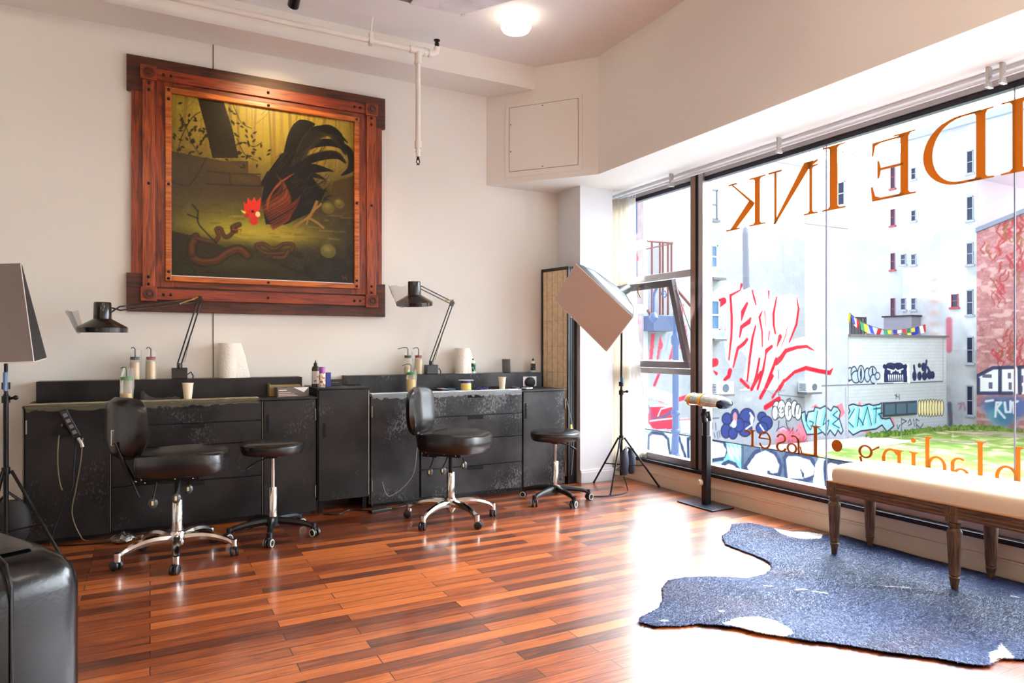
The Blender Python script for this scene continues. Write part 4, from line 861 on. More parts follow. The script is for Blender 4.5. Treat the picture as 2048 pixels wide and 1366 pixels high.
# ================================================================ CHAIRS AND STOOLS
leath = mat('black_leather', (20, 18, 18), .27, spec=.7, bump=(130, .08)); chrome = mat('polished_aluminium', (205, 200, 194), .14, 1.); cast = mat('black_caster', (22, 22, 24), .4); blkp = mat('black_powder_coat', (26, 27, 31), .35, .3)
lite = mat('grey_white_ring', (206, 202, 190), .5)
def star(t, angs, R0, zc, m, ze, thick, ring):
    for a in angs:
        d = Vector((math.cos(a), math.sin(a), 0)); n_ = Vector((-d.y, d.x, 0)); rows = []
        for k in range(9):
            f = k / 8; rad = .03 + (R0 - .03) * f; zz = zc + (ze - zc) * f + .028 * math.sin(PI * min(1, f * 1.0)) * (1 if ring else .3)
            w = thick * (1.15 - .35 * f); hh = thick * (1.25 - .45 * f)
            if f == 1: zz -= .012
            c = d * rad + Vector((0, 0, zz)); rows.append([c + n_ * w * math.cos(x) * .5 + Vector((0, 0, hh * math.sin(x) * .5)) for x in [i * PI / 4 for i in range(8)]])
        mb = MB(); mb.quadify(rows)
        mb.tube([d * (R0 - .004) + Vector((0, 0, ze + .018)), d * (R0 - .004) + Vector((0, 0, .052))], thick * .42, 10)
        leg = mb.build('leg', m, t)
        # caster: twin wheels on a swivel hood
        sw = a + rnd.uniform(-1.2, 1.2); ax = Vector((math.cos(sw + PI / 2), math.sin(sw + PI / 2), 0)); c = d * (R0 - .004) + Vector((math.cos(sw), math.sin(sw), 0)) * .012 + Vector((0, 0, .029))
        mb = MB()
        for sg in (-1, 1): mb.tube([c + ax * sg * .007, c + ax * sg * .010, c + ax * sg * .022, c + ax * sg * .025], [.026, .029, .029, .024], 18)
        mb.tube([c + Vector((0, 0, .012)), c + Vector((0, 0, .034))], .013, 8)
        w = mb.build('caster', cast, leg)
        if not ring:
            mb = MB()
            for sg in (-1, 1):
                Rr = Vector((0, 0, 1)).rotation_difference(ax * sg).to_matrix(); mb.lathe([(.020, 0), (.026, .0), (.026, .003), (.020, .003), (.020, 0)], c + ax * sg * .0245, 18, Rr)
            mb.build('rim_ring', lite, w)
def stool(x, y, angs, zt, label, lever):
    t = thing('rolling_stool', (x, y, 0), label, 'stool', group=None)
    MB().lathe([(0, -.085), (.15, -.085), (.196, -.08), (.208, -.06), (.212, -.035), (.208, -.012), (.19, -.001), (.1, .004), (0, .005)], (0, 0, zt), 40).build('seat', leath, t)
    MB().lathe([(.2095, -.012), (.214, -.008), (.2095, -.004)], (0, 0, zt - .008), 40).build('seat_piping', leath, t)
    MB().lathe([(.05, 0), (.055, -.012), (.03, -.03), (.018, -.03)], (0, 0, zt - .085), 20).build('seat_plate', blk, t)
    MB().tube([(0, 0, .28), (0, 0, zt - .1)], .0135, 16).build('piston', chrome, t)
    MB().lathe([(.028, .10), (.028, .335), (.024, .34), (.0, .34)], (0, 0, 0), 24).build('gas_column', chrome, t)
    MB().lathe([(.05, .075), (.05, .12), (.036, .135), (0, .135)], (0, 0, 0), 20).build('hub', blkp, t)
    star(t, [math.radians(a) for a in angs], .29, .105, blkp, .075, .045, False)
    l = Vector((math.cos(lever), math.sin(lever), 0))
    lv = MB().tube([Vector((0, 0, zt - .10)), l * .12 + Vector((0, 0, zt - .13)), l * .17 + Vector((0, 0, zt - .16))], .005, 8).build('lever', blk, t)
    MB().tube([l * .14 + Vector((0, 0, zt - .142)), l * .19 + Vector((0, 0, zt - .172))], .009, 10).build('lever_grip', blk, lv)
stool(.755, 4.97, (257, 329, 41, 113, 185), .655, 'round black stool on casters between the left chair and the narrow cabinet', math.radians(200))
stool(3.06, 4.98, (202, 271, 338, 56, 126), .60, 'round black stool on casters in front of the right cabinet door', math.radians(-10))

def se(t, p=2.6):  # superellipse unit point
    c, s = math.cos(t), math.sin(t); return (abs(c) ** (2 / p) * (1 if c >= 0 else -1), abs(s) ** (2 / p) * (1 if s >= 0 else -1))
def task_chair(x, y, heading, angs, label, back_yaw, backdeg, adj):
    t = thing('task_chair', (x, y, 0), label, 'chair')
    H = rz(heading)   # local +x = forward
    zs = .655
    N = 36; rows = []
    def pt(u, v, z):  # u fwd, v side
        return H @ Vector((u * .262 + .03, v * .235, 0)) + Vector((0, 0, z))
    def top(u, v):
        z = zs + .012 * v * v * 2 - .014 * math.exp(-((u + .2) ** 2) / .2 - v * v / .4) 
        if u > .2: z += (u - .2) ** 2 * (.055 * math.cos(v * 2 * PI) * -.35 - .01) + .03 * (u - .2) ** 2 * math.exp(-(v * 3.2) ** 2)
        return z
    for k, (s_, dz) in enumerate(((.80, -.135), (.93, -.128), (1.0, -.10), (1.01, -.05), (.99, -.012), (.93, 0), (.75, 0), (.5, 0), (.25, 0), (.02, 0))):
        row = []
        for j in range(N):
            u, v = se(2 * PI * j / N, 3.6); v *= (1.0 - .14 * max(0, -u)); u, v = u * s_, v * s_
            z = (zs + dz if k < 4 else top(u, v) + dz)
            if k < 4: z = top(u, v) * .6 + zs * .4 + dz
            row.append(pt(u, v, z))
        rows.append(row)
    mb = MB(); mb.quadify(rows); mb.build('seat', leath, t)
    MB().box((-.14, -.09, zs - .165), (.14, .09, zs - .13), H).box((-.23, -.05, zs - .185), (-.10, .05, zs - .13), H).build('seat_mechanism', blk, t, smooth=False, bevel=.004)
    mb = MB()
    for (u, v, zz) in ((-.22, .051, -.16), (-.19, .051, -.15), (-.17, .051, -.17), (-.12, .051, -.145), (.02, .091, -.15), (.1, .091, -.15), (-.22, -.051, -.16), (-.19, -.051, -.15), (-.17, -.051, -.17), (0, -.091, -.148), (.1, -.091, -.15)):
        mb.ball(H @ Vector((u, v, 0)) + Vector((0, 0, zs + zz)), .0065, n=8)
    mb.build('bolt', chrome, t)
    for u, v, dn in ((-.10, -.11, .12), (.03, -.13, .095), (.06, .12, .09)):
        a_ = H @ Vector((u, v * .6, 0)) + Vector((0, 0, zs - .14)); b_ = H @ Vector((u - .015, v, 0)) + Vector((0, 0, zs - .14 - dn))
        lv = MB().tube([a_, (a_ + b_) / 2 + Vector((0, 0, -.01)), b_], .006, 8).build('lever', blk, t)
        pd = MB().ball(b_ + Vector((0, 0, -.025)), .027, (1, .45, 1.15), 10).build('paddle', mat('grey_paddle', (62, 62, 60), .3), lv)
        MB().box(b_ + H @ Vector((-.006, -.0135, -.035)), b_ + H @ Vector((.006, -.0125, -.01))).build('paddle_mark', mat('pale_mark', (214, 208, 150), .5), pd, smooth=False)
    # backrest bar and adjuster at the rear
    bz = zs + .02; rear = Vector((-.275, 0, 0))
    MB().tube([H @ Vector((-.16, 0, 0)) + Vector((0, 0, zs - .165)), H @ Vector((-.25, 0, 0)) + Vector((0, 0, zs - .15)), H @ Vector((-.30, 0, 0)) + Vector((0, 0, zs - .05)), H @ Vector((-.325, 0, 0)) + Vector((0, 0, zs + .16))], .014, 8, sx=1.6).build('back_bar', blk, t)
    if adj:
        MB().tube([H @ Vector((-.20, -.06, 0)) + Vector((0, 0, .40)), H @ Vector((-.33, -.06, 0)) + Vector((0, 0, zs + .08))], .008, 8).build('height_rod', blk, t)
    MB().box((-.36, -.035, zs + .055), (-.325, .035, zs + .155), H).build('back_clamp', chrome, t, smooth=False, bevel=.006)
    # backrest pad, curved
    B2 = rz(heading + back_yaw); c0 = H @ Vector((-.315, 0, 0)) + Vector((0, 0, zs + .160))
    rows = []
    NV, NU = 15, 17
    def face(dep):
        out = []
        for i in range(NV):
            v = -1 + 2 * i / (NV - 1); wv = (1 - abs(v) ** 4.5 * .30) * (1.0 if v > -.2 else 1 - (abs(v) - .2) * .22)
            out.append([(uu, v, wv) for uu in [(-1 + 2 * j / (NU - 1)) for j in range(NU)]])
        return out
    mb = MB(); gridF, gridB = [], []
    for row in face(0):
        rf, rb = [], []
        for (u, v, wv) in row:
            e = max(0, 1 - abs(u) ** 5) ** .5 * max(0, 1 - abs(v) ** 5) ** .5
            s_ = u * .205 * wv; zz = v * .188 * (1 - abs(u) ** 5 * .10)
            cur = .045 * u * u
            groove = -.014 * math.exp(-(u * 3.4) ** 2) + .014 * math.exp(-((v + .35) / .4) ** 2)
            rf.append(mb.bm.verts.new(B2 @ Vector((.0 + cur + (.045 + groove) * e, s_, zz)) + c0)); rb.append(mb.bm.verts.new(B2 @ Vector((cur - .042 * e, s_, zz)) + c0))
        gridF.append(rf); gridB.append(rb)
    for G in (gridF, gridB):
        for i in range(NV - 1):
            for j in range(NU - 1): mb.bm.faces.new((G[i][j], G[i][j + 1], G[i + 1][j + 1], G[i + 1][j]))
    per = [(0, j) for j in range(NU)] + [(i, NU - 1) for i in range(1, NV)] + [(NV - 1, j) for j in range(NU - 2, -1, -1)] + [(i, 0) for i in range(NV - 2, 0, -1)]
    for k in range(len(per)):
        a_, b_ = per[k], per[(k + 1) % len(per)]
        mb.bm.faces.new((gridF[a_[0]][a_[1]], gridF[b_[0]][b_[1]], gridB[b_[0]][b_[1]], gridB[a_[0]][a_[1]]))
    bmesh.ops.remove_doubles(mb.bm, verts=mb.bm.verts, dist=.0005)
    mb.build('backrest', leath, t)
    MB().tube([(0, 0, .32), (0, 0, zs - .13)], .0165, 16).build('piston', blk, t)
    MB().lathe([(.022, .06), (.034, .09), (.031, .36), (.026, .366), (0, .366)], (0, 0, 0), 24).build('gas_column', chrome, t)
    MB().lathe([(.042, .085), (.050, .11), (.046, .16), (.032, .175), (0, .175)], (0, 0, 0), 24).build('hub', chrome, t)
    star(t, [math.radians(a) for a in angs], .34, .125, chrome, .085, .05, True)
task_chair(.15, 4.72, math.radians(-11), (199, 267, 340, 51, 123), 'black leather task chair on chrome star base, the nearer one at the left', math.radians(42), 0, True)
task_chair(2.015, 4.79, math.radians(-55), (139, 211, 281, 352, 67), 'black leather task chair on chrome star base before the right drawers', math.radians(8), 0, False)
# ================================================================ RIGHT CORNER
# folding screen standing folded beside the cabinets
blackw = mat('black_lacquer', (26, 25, 27), .4); paperm = mat('tan_shoji_paper', (236, 214, 180), .8, noise=(26, (222, 198, 160), .4, .6))
scr = thing('folding_screen', (0, 0, 0), 'folded black framed screen with tan paper leaning beside the right cabinet', 'folding screen')
A_, B_ = Vector((3.462, 5.90, 0)), Vector((3.54, 5.525, 0)); dv = (B_ - A_).normalized(); nn = Vector((-dv.y, dv.x, 0)); nn = nn if nn.x > 0 else -nn
Lp = (B_ - A_).length; RS = Matrix(((dv.x, nn.x, 0), (dv.y, nn.y, 0), (0, 0, 1)))
for k in range(4):
    o_ = A_ + nn * k * .029
    mb = MB().box((0, 0, .0), (.02, .025, 2.09), RS, o_).box((Lp - .02, 0, 0), (Lp, .025, 2.09), RS, o_).box((0, 0, 2.06), (Lp, .025, 2.09), RS, o_).box((0, 0, .04), (Lp, .025, .07), RS, o_)
    pf = mb.build('panel_frame', blackw, scr, smooth=False, bevel=.002)
    MB().box((.02, .008, .07), (Lp - .02, .012, 2.06), RS, o_).build('paper', paperm, pf, smooth=False)
    if k == 0:
        mb = MB()
        for q_ in range(1, 5): mb.box((Lp * q_ / 5 - .001, .006, .07), (Lp * q_ / 5 + .001, .008, 2.06), RS, o_)
        for q_ in range(1, 8): mb.box((.02, .006, .07 + q_ * .25), (Lp - .02, .008, .072 + q_ * .25), RS, o_)
        mb.build('lattice', mat('tan_lattice', (168, 140, 104), .6), pf, smooth=False)
for zz in (.5, 1.6): MB().box((Lp, .03, zz), (Lp + .003, .055, zz + .07), RS, A_).build('hinge', mat('brass_hinge', (200, 170, 90), .35, .8), scr, smooth=False)

# curtains
def curtain(name, P0, P1, top, bot, folds, amp, m, label, flare=0., seed=1):
    rr = random.Random(seed); P0, P1 = Vector(P0), Vector(P1); d = P1 - P0; n_ = Vector((-d.y, d.x, 0)).normalized(); rows = []
    NZ, NS = 14, folds * 10
    ph = [rr.uniform(-.5, .5) for _ in range(folds + 1)]
    for i in range(NZ + 1):
        f = i / NZ; z = top + (bot - top) * f; row = []
        for j in range(NS + 1):
            s_ = j / NS; w = 1 + flare * f * f
            off = amp * math.sin(s_ * folds * 2 * PI + ph[int(s_ * folds)] * .4) * (.8 + .3 * f) + .006 * math.sin(f * 9 + s_ * 7)
            p = P0 + d * (.5 + (s_ - .5) * w + (w - 1) * .5) + n_ * off; row.append((p.x, p.y, z))
        rows.append(row)
    t = thing(name, ((P0 + P1) / 2).to_tuple()[:2] + (0,), label, 'curtain'); o = Vector(t.location)
    mb = MB(); mb.quadify([[Vector(p) - o for p in r] for r in rows], closed=False, cap=False); fb = mb.build('fabric', m, t)
    sd = fb.modifiers.new('thick', 'SOLIDIFY'); sd.thickness = .003
    mb = MB()
    for k in range(folds + 1):
        p = P0 + d * k / folds - o; mb.tube([(p.x, p.y, top - .01), (p.x, p.y, top + .03)], .004, 6)
    mb.build('hook_strip', whitem, t)
cfab = cloth('beige_stripe_fabric', (246, 240, 230), .45); 
cw = cloth('sheer_fabric', (250, 248, 244), .6)
curtain('curtain', (4.085, 5.66, 0), (4.20, 5.44, 0), 2.80, .07, 5, .02, cfab, 'bunched beige curtain hanging in the window corner behind the softbox', 0, 2)
curtain('sheer_curtain', (4.18, 5.43, 0), (4.215, 5.36, 0), 2.78, .14, 3, .010, cw, 'white sheer curtain flaring out beside the beige one', 1.7, 4)

# softbox on tripod stands
grey_out = mat('softbox_black_cloth', (9, 9, 11), .7, spec=.2); silver = mat('softbox_silver_cloth', (62, 82, 98), .5, bump=(26, .6)); diff = mat('softbox_diffuser', (212, 192, 178), .8, bump=(18, .3)); rim = mat('softbox_rim', (214, 206, 200), .7)
def quadsolid(name, P, m, parent, th=.004, nseg=1, dn=None):
    P = [Vector(p) for p in P]; n_ = (P[1] - P[0]).cross(P[3] - P[0]).normalized() * th
    mb = MB(); v0 = [mb.bm.verts.new(p) for p in P]; v1 = [mb.bm.verts.new(p + n_) for p in P]
    mb.bm.faces.new(v0); mb.bm.faces.new(v1[::-1])
    for i in range(4): mb.bm.faces.new((v0[i], v1[i], v1[(i + 1) % 4], v0[(i + 1) % 4]))
    return mb.build(name, m, parent, smooth=False)
FW, RT, UP = Vector((SA, CA, 0)), Vector((CA, -SA, 0)), Vector((0, 0, 1))
def pxd(px, py, dep): return RT * ((px - 1024) / F_ * dep) + FW * dep + UP * (EYE + (HZ - py) / F_ * dep)
sb = thing('softbox_light', (3.87, 5.13, 0), 'tilted rectangular softbox with tan front on black tripod by the window corner', 'studio light')
O = Vector((3.87, 5.13, 0))
A1, B1, C1, D1 = pxd(1152, 528, 5.86), pxd(1110, 600, 6.16), pxd(1213, 702, 5.97), pxd(1266, 634, 5.67)
n_ = (B1 - A1).cross(D1 - A1).normalized(); n_ = n_ if n_.dot(FW) > 0 else -n_
cen = (A1 + B1 + C1 + D1) / 4; apx_ = cen + n_ * .46
Oc = [A1, B1, C1, D1]; Mc = [cen + n_ * .20 + (p - cen) * .72 for p in Oc]; I = [cen + n_ * .44 + (p - cen) * .16 for p in Oc]
quadsolid('front_diffuser', [p - O for p in Oc], diff, sb)
sides = [(0, 1, grey_out), (1, 2, grey_out), (2, 3, silver), (3, 0, silver)]
for a, b, m in sides:
    quadsolid('side_panel', [Oc[a] - O, Oc[b] - O, Mc[b] - O, Mc[a] - O], m, sb)
    quadsolid('rear_panel', [Mc[a] - O, Mc[b] - O, I[b] - O, I[a] - O], grey_out, sb)
mb = MB()
for k in range(4): mb.tube([Oc[k] - O, Oc[(k + 1) % 4] - O], .006, 6)
mb.build('front_rim', rim, sb)
for k in range(4): MB().tube([Oc[k] - O, Mc[k] - O, I[k] - O], .005, 6).build('corner_rod', blk, sb)
dA = (A1 - D1).normalized()
quadsolid('black_flap', [A1 - O, D1 - O, D1.lerp(Mc[3], .14) - O, A1.lerp(Mc[0], .42) - O], grey_out, sb, .008)
quadsolid('black_flap', [A1 - O, D1 - O, D1.lerp(Mc[3], .14) - O, A1.lerp(Mc[0], .42) - O], grey_out, sb, -.008)
MB().tube([apx_ - O - n_ * .09, apx_ - O + n_ * .12], .045, 16).build('lamp_socket', blk, sb)
def tripod(t, top, hub_z, feet, bagz=None):
    base = MB().tube([(0, 0, .28 if False else .12), (0, 0, hub_z + .45)], .014, 10).build('lower_pole', blk, t)
    MB().tube([(0, 0, hub_z + .40), top], .010, 10).build('upper_pole', blk, t)
    mb = MB()
    for z in (hub_z, hub_z + .42, hub_z + .5): mb.tube([(0, 0, z - .02), (0, 0, z + .02)], .022, 10)
    mb.build('collar', blk, t)
    for z in (hub_z + .42,): MB().tube([(0, 0, z), (.045, -.02, z + .01)], .008, 8).ball((.05, -.022, z + .01), .014).build('clamp_knob', blk, t)
    for f in feet:
        f = Vector((*f, 0)); d = f.normalized()
        lg = MB().tube([d * .03 + Vector((0, 0, hub_z)), f + Vector((0, 0, .012))], .009, 8).build('leg', blk, t)
        m_ = d * .03 + (f - d * .03) * .55; MB().tube([Vector((m_.x, m_.y, hub_z * .45)), Vector((0, 0, .22))], .006, 6).build('brace', blk, t)
        MB().ball(f + Vector((0, 0, .012)), .012, n=8).build('rubber_foot', blk, lg)
pt_ = apx_ + n_ * .05 - O
tripod(sb, (pt_.x * .25, pt_.y * .25, pt_.z - .28), .47, [(3.586 - 3.87, 4.907 - 5.13), (4.2 - 3.87, 4.99 - 5.13), (3.78 - 3.87, 5.44 - 5.13)])
MB().tube([(pt_.x * .25, pt_.y * .25, pt_.z - .3), (pt_.x * .6, pt_.y * .6, pt_.z - .12), (pt_.x, pt_.y, pt_.z)], .014, 8).build('tilt_bracket', blk, sb)
MB().tube([(0, -.013, .98), (0, -.013, 1.03)], .013, 10).build('blue_tape', mat('blue_tape', (40, 110, 150), .5), sb)
sbg = thing('sandbag', (3.93, 5.16, .13), 'dark blue weight bag hanging low on the right tripod', 'bag', .3)
for k in (-1, 1):
    rows = []
    for i in range(9):
        f = i / 8; r_ = .045 * (math.sin(PI * (.12 + .76 * f)) ** .5); rows.append([(k * .055 + r_ * 1.1 * math.cos(2 * PI * j / 14), r_ * .8 * math.sin(2 * PI * j / 14) - .04, f * .23 + .004 * math.sin(j * 3 + i)) for j in range(14)])
    mb = MB(); mb.quadify(rows); mb.build('weight_pouch', mat('navy_cordura', (40, 48, 66), .6, bump=(90, .4)), sbg)
MB().tube([(-.055, -.04, .225), (0, -.03, .25), (.055, -.04, .225)], .012, 8).build('strap', blk, sbg)

sl = thing('softbox_light', (-.75, 4.95, 0), 'grey softbox on black tripod at the left edge of the room', 'studio light')
O2 = Vector((-.75, 4.95, 0))
top_ = [(-.20, -.09, 1.77), (.085, -.11, 1.79), (.06, .12, 1.80), (-.20, .12, 1.79)]; bot_ = [(-.36, -.22, 1.205), (.165, -.24, 1.225), (.17, .24, 1.24), (-.36, .25, 1.22)]
gp = mat('softbox_grey_panel', (112, 100, 94), .75, bump=(14, .3))
quadsolid('side_panel', [bot_[0], bot_[1], top_[1], top_[0]], gp, sl); quadsolid('side_panel', [bot_[1], bot_[2], top_[2], top_[1]], mat('softbox_black_side', (26, 26, 28), .6), sl)
quadsolid('side_panel', [bot_[2], bot_[3], top_[3], top_[2]], grey_out, sl); quadsolid('side_panel', [bot_[3], bot_[0], top_[0], top_[3]], grey_out, sl)
quadsolid('top_cap', top_, grey_out, sl); quadsolid('diffuser', bot_, diff, sl)
mb = MB()
for k in range(4): mb.tube([bot_[k], bot_[(k + 1) % 4]], .005, 6).tube([bot_[k], top_[k]], .004, 6)
mb.build('rim', rim, sl)
tripod(sl, (0, 0, 1.22), .58, [(.31, -.12), (-.12, -.28), (-.16, .28)])
MB().tube([(0, -.015, 1.05), (0, -.015, 1.16)], .012, 8).build('blue_tape', mat('pale_blue_tape', (110, 140, 170), .5), sl)
sbg2 = thing('sandbag', (-.75, 4.99, .11), 'black weight bag hanging on the left tripod', 'bag')
rows = []
for i in range(9):
    f = i / 8; r_ = .10 * (math.sin(PI * (.1 + .8 * f)) ** .5); rows.append([(r_ * 1.1 * math.cos(2 * PI * j / 18), r_ * .6 * math.sin(2 * PI * j / 18) + .075, f * .27) for j in range(18)])
mb = MB(); mb.quadify(rows); mb.build('weight_pouch', mat('black_cordura', (18, 18, 20), .6), sbg2)
MB().tube([(-.06, .07, .26), (0, .03, .33), (.06, .07, .26)], .01, 6).build('strap', blk, sbg2)

# padded armrest on a square post
ar = thing('armrest_stand', (4.07, 4.24, 0), 'black armrest stand with foil wrapped pad on a square base plate', 'armrest')
box('base_plate', (-.13, -.20, 0), (.11, .21, .012), mat('dark_steel_plate', (52, 58, 72), .35, .6), ar, .003)
box('post', (-.025, -.03, .012), (.025, .03, .58), blkp, ar, .003); box('inner_post', (-.019, -.023, .58), (.019, .023, .70), blkp, ar, .002)
MB().tube([(-.028, .02, .19), (-.055, .03, .19)], .024, 18).build('adjuster_knob', mat('ivory_knob', (206, 196, 168), .4), ar)
MB().tube([(-.02, .0, .69), (-.03, .0, .74), (.0, .02, .79)], .022, 10).tube([(.02, -.02, .70), (.01, -.01, .78)], .015, 8).ball((-.01, .01, .75), .035).build('ratchet_joint', blk, ar)
rows = []
dirp = Vector((.25, -1, 0)).normalized()
hy = Vector((1, .25, 0)).normalized()
for i in range(15):
    f = -1 + 2 * i / 14; e = (1 - abs(f) ** 8) ** .4 if abs(f) < 1 else .3; e = max(e, .45); c = Vector((0, 0, .855)) + dirp * f * .185 + Vector((0, 0, -.01 * f))
    rows.append([c + hy * .09 * e * math.cos(a) * 1 + Vector((0, 0, (.068 if math.sin(a) > 0 else .036) * e * math.sin(a))) for a in [j * PI / 10 for j in range(20)]])
mb = MB(); mb.quadify(rows); pad = mb.build('pad', mat('foil_wrapped_pad', (214, 216, 206), .2, .75, bump=(22, .6)), ar)
for f in (-.02, -.12): 
    c = Vector((0, 0, .855)) + dirp * -f * -1; pts = [c + hy * .093 * math.cos(a) + Vector((0, 0, (.071 if math.sin(a) > 0 else .038) * math.sin(a))) for a in [PI * .35 + k * PI * .95 / 10 for k in range(11)]]
    MB().tube(pts, .004, 6, sx=1.0).build('tape_strip', mat('orange_tape', (226, 158, 40), .5), pad)
    mb = MB(); mb.quadify([[p + dirp * .012, p - dirp * .012] for p in [c + (q_ - c) * 1.02 for q_ in pts]], closed=False, cap=False); mb.build('tape_strip', mat('orange_tape', (226, 158, 40), .5), pad)
MB().ball(Vector((0, 0, .85)) + dirp * .165, .075, (1.2, .5, .62), 14).build('mirror_end', mat('black_glossy_film', (30, 32, 44), .1, .7), pad)

# ---------------------------------------------------------------- bench
oak = wood_mat('weathered_oak', (62, 42, 28), (122, 88, 58), 2, .55, 2.); oakr = wood_mat('weathered_oak_rail', (64, 42, 26), (128, 92, 60), 1, .55, 2.)
linen = mat('natural_linen', (222, 202, 172), .9, bump=(300, .15))
BX0, BX1, BY1, BY0 = 3.77, 4.185, 2.875, 1.385
bn = thing('upholstered_bench', (0, 0, 0), 'long linen topped bench with carved wooden legs standing on the dark hide rug', 'bench')
def bleg(x, y):
    prof = [(.008, .0), (.016, .008), (.019, .035), (.025, .065), (.027, .072), (.022, .078), (.027, .086), (.025, .092), (.028, .12), (.036, .30), (.037, .315), (.033, .325), (.024, .335), (.032, .345), (.034, .358), (.026, .366), (.026, .372)]
    mb = MB(); n = 24; rows = []
    for r, z in prof:
        fl = .07 if .10 < z < .31 else 0
        rows.append([(x + r * (1 - fl * (j % 2)) * math.cos(2 * PI * j / n), y + r * (1 - fl * (j % 2)) * math.sin(2 * PI * j / n), z + .006) for j in range(n)])
    mb.quadify(rows); lg = mb.build('leg', oak, bn)
    MB().box((x - .033, y - .033, .375), (x + .033, y + .033, .47)).build('leg_block', oak, lg, smooth=False, bevel=.003)
    for sx, sy in ((-1, 0), (1, 0), (0, -1), (0, 1)):
        ax = Vector((sx, sy, 0)); Rr = Vector((0, 0, 1)).rotation_difference(ax).to_matrix()
        MB().lathe([(.022, 0), (.022, .003), (.016, .001), (.012, .001), (.008, .004), (0, .005)], Vector((x, y, .422)) + ax * .033, 8, Rr).build('carved_diamond', oak, lg)
for y in (2.84, 2.115, 1.42):
    for x in (3.80, 4.15): bleg(x, y)
for xx in (BX0 + .006, BX1 - .036):
    mb = MB().box((xx, BY0 + .03, .395), (xx + .03, BY1 - .03, .465))
    for z in (.405, .425, .445): mb.tube([(xx + (.0 if xx < 4 else .03), BY0 + .03, z), (xx + (.0 if xx < 4 else .03), BY1 - .03, z)], .006, 8)
    mb.build('side_rail', oakr, bn, smooth=False)
for yy in (BY0 + .006, BY1 - .036): MB().box((BX0 + .03, yy, .395), (BX1 - .03, yy + .03, .465)).build('end_rail', oakr, bn, smooth=False, bevel=.004)
rows = []; NN = 64
for s_, z in ((.97, .465), (1.0, .470), (1.012, .50), (1.0, .535), (.96, .556), (.86, .572), (.6, .588), (.3, .594), (.01, .596)):
    row = []
    for j in range(NN):
        u, v = se(2 * PI * j / NN, 9); hx, hy_ = (BX1 - BX0) / 2, (BY1 - BY0) / 2
        k = hx - hx * s_; row.append(((BX0 + BX1) / 2 + u * (hx - k), (BY0 + BY1) / 2 + v * (hy_ - (k if s_ > .3 else hx * (1 - s_)) * 1.6 if s_ > .3 else hy_ * .5 * s_ / .3), z))
    rows.append(row)
mb = MB(); mb.quadify(rows); mb.build('cushion', linen, bn)
MB().tube([(BX0 + .0, BY0 + .02, .468), (BX0 + .0, BY1 - .02, .468)], .006, 8).build('piping', mat('tan_piping', (196, 150, 104), .8), bn)

# ---------------------------------------------------------------- cowhide rug
def z1c(x, y): return (1240 + x / 2.535, 1000 + y / 2.535)
out_px = [z1c(*p) for p in ((565, 130), (650, 125), (780, 150), (830, 160), (930, 165), (1030, 182), (1080, 180), (1130, 186), (1250, 196), (1310, 222), (1430, 255), (1560, 290), (1700, 330), (1900, 368), (2046, 395))]
lo_px = [z1c(*p) for p in ((2046, 822), (1920, 820), (1880, 850), (1850, 857), (1760, 850), (1600, 820), (1460, 800), (1330, 785), (1180, 758), (1060, 740), (940, 728), (830, 710), (700, 690), (600, 665), (500, 650), (390, 640), (300, 650), (180, 652), (95, 630), (92, 605), (190, 560), (212, 510), (208, 455), (240, 415), (330, 395), (450, 393), (560, 398), (640, 403), (735, 385), (768, 350), (755, 325), (700, 295), (620, 265), (530, 230), (512, 190), (555, 165))]
OUT = [(min(at_z(*p).x, 4.222), at_z(*p).y) for p in out_px] + [(4.22, 1.7), (4.1, 1.35), (4.15, 1.0), (3.9, .85), (3.7, 1.1), (3.45, 1.2), (3.3, 1.25)] + [(at_z(*p).x, at_z(*p).y) for p in lo_px]
rg = Ras(1.9, .8, 4.28, 3.75, 125, (40, 46, 76))  # navy base: the sky's blue gloss is put into the hide colour
kp = np.zeros(rg.U.shape, bool)
for i in range(len(OUT)):
    xa, ya = OUT[i]; xb, yb_ = OUT[(i + 1) % len(OUT)]
    if ya != yb_: kp ^= ((ya > rg.V) != (yb_ > rg.V)) & (rg.U < (xb - xa) * (rg.V - ya) / (yb_ - ya) + xa)
rg.noise(22, 26); rg.noise(12, 9, fu=2); rg.noise(26, 2, fu=2.5); rg.noise(16, 1)
def ZP(*a): return [tuple(at_z(*z1c(*p)).to_2d()) for p in a]
rg.stroke(ZP((735, 375), (900, 395), (1100, 425), (1340, 455), (1560, 480), (1760, 500), (2046, 530)), .022, (26, 10, 14), .95, 2)
for c_, a_, b_ in (((600, 555), 130, 25), ((300, 470), 90, 30), ((1400, 760), 230, 18), ((850, 380), 60, 14), ((720, 180), 60, 20)):
    p = ZP(c_)[0]; rg.blob(p, a_ * .0022, b_ * .006, (66, 34, 34), .5)
Wt = (232, 228, 220)
for pl in (((515, 640), (600, 612), (700, 606), (780, 622), (850, 655), (880, 690), (830, 708), (700, 688)), ((780, 152), (880, 168), (1000, 172), (1030, 182), (1020, 205), (930, 208), (860, 196), (820, 178)), ((1870, 790), (1920, 775), (1930, 745), (2000, 815), (1920, 820), (1880, 848))): rg.poly(ZP(*pl), Wt, .95)
for pl in (((735, 445), (768, 448)), ((900, 466), (940, 462)), ((1350, 452), (1470, 463)), ((1990, 505), (2015, 510)), ((505, 577), (520, 577)), ((215, 623), (240, 623)), ((980, 472), (1050, 480))): rg.stroke(ZP(*pl), .02, Wt, .9)
for k in range(60):
    x_, y_ = rnd.uniform(1440, 1800), rnd.uniform(300, 430); p = ZP((x_, y_))[0]; rg.blob(p, .008, .006, (150, 146, 146), .8)
dis = rg.noise(0, 20) * .008 + rg.noise(0, 50) * .010
spd = np.full(rg.U.shape, 1e9)
sl_ = ZP((735, 375), (1100, 425), (1560, 480), (2046, 530))
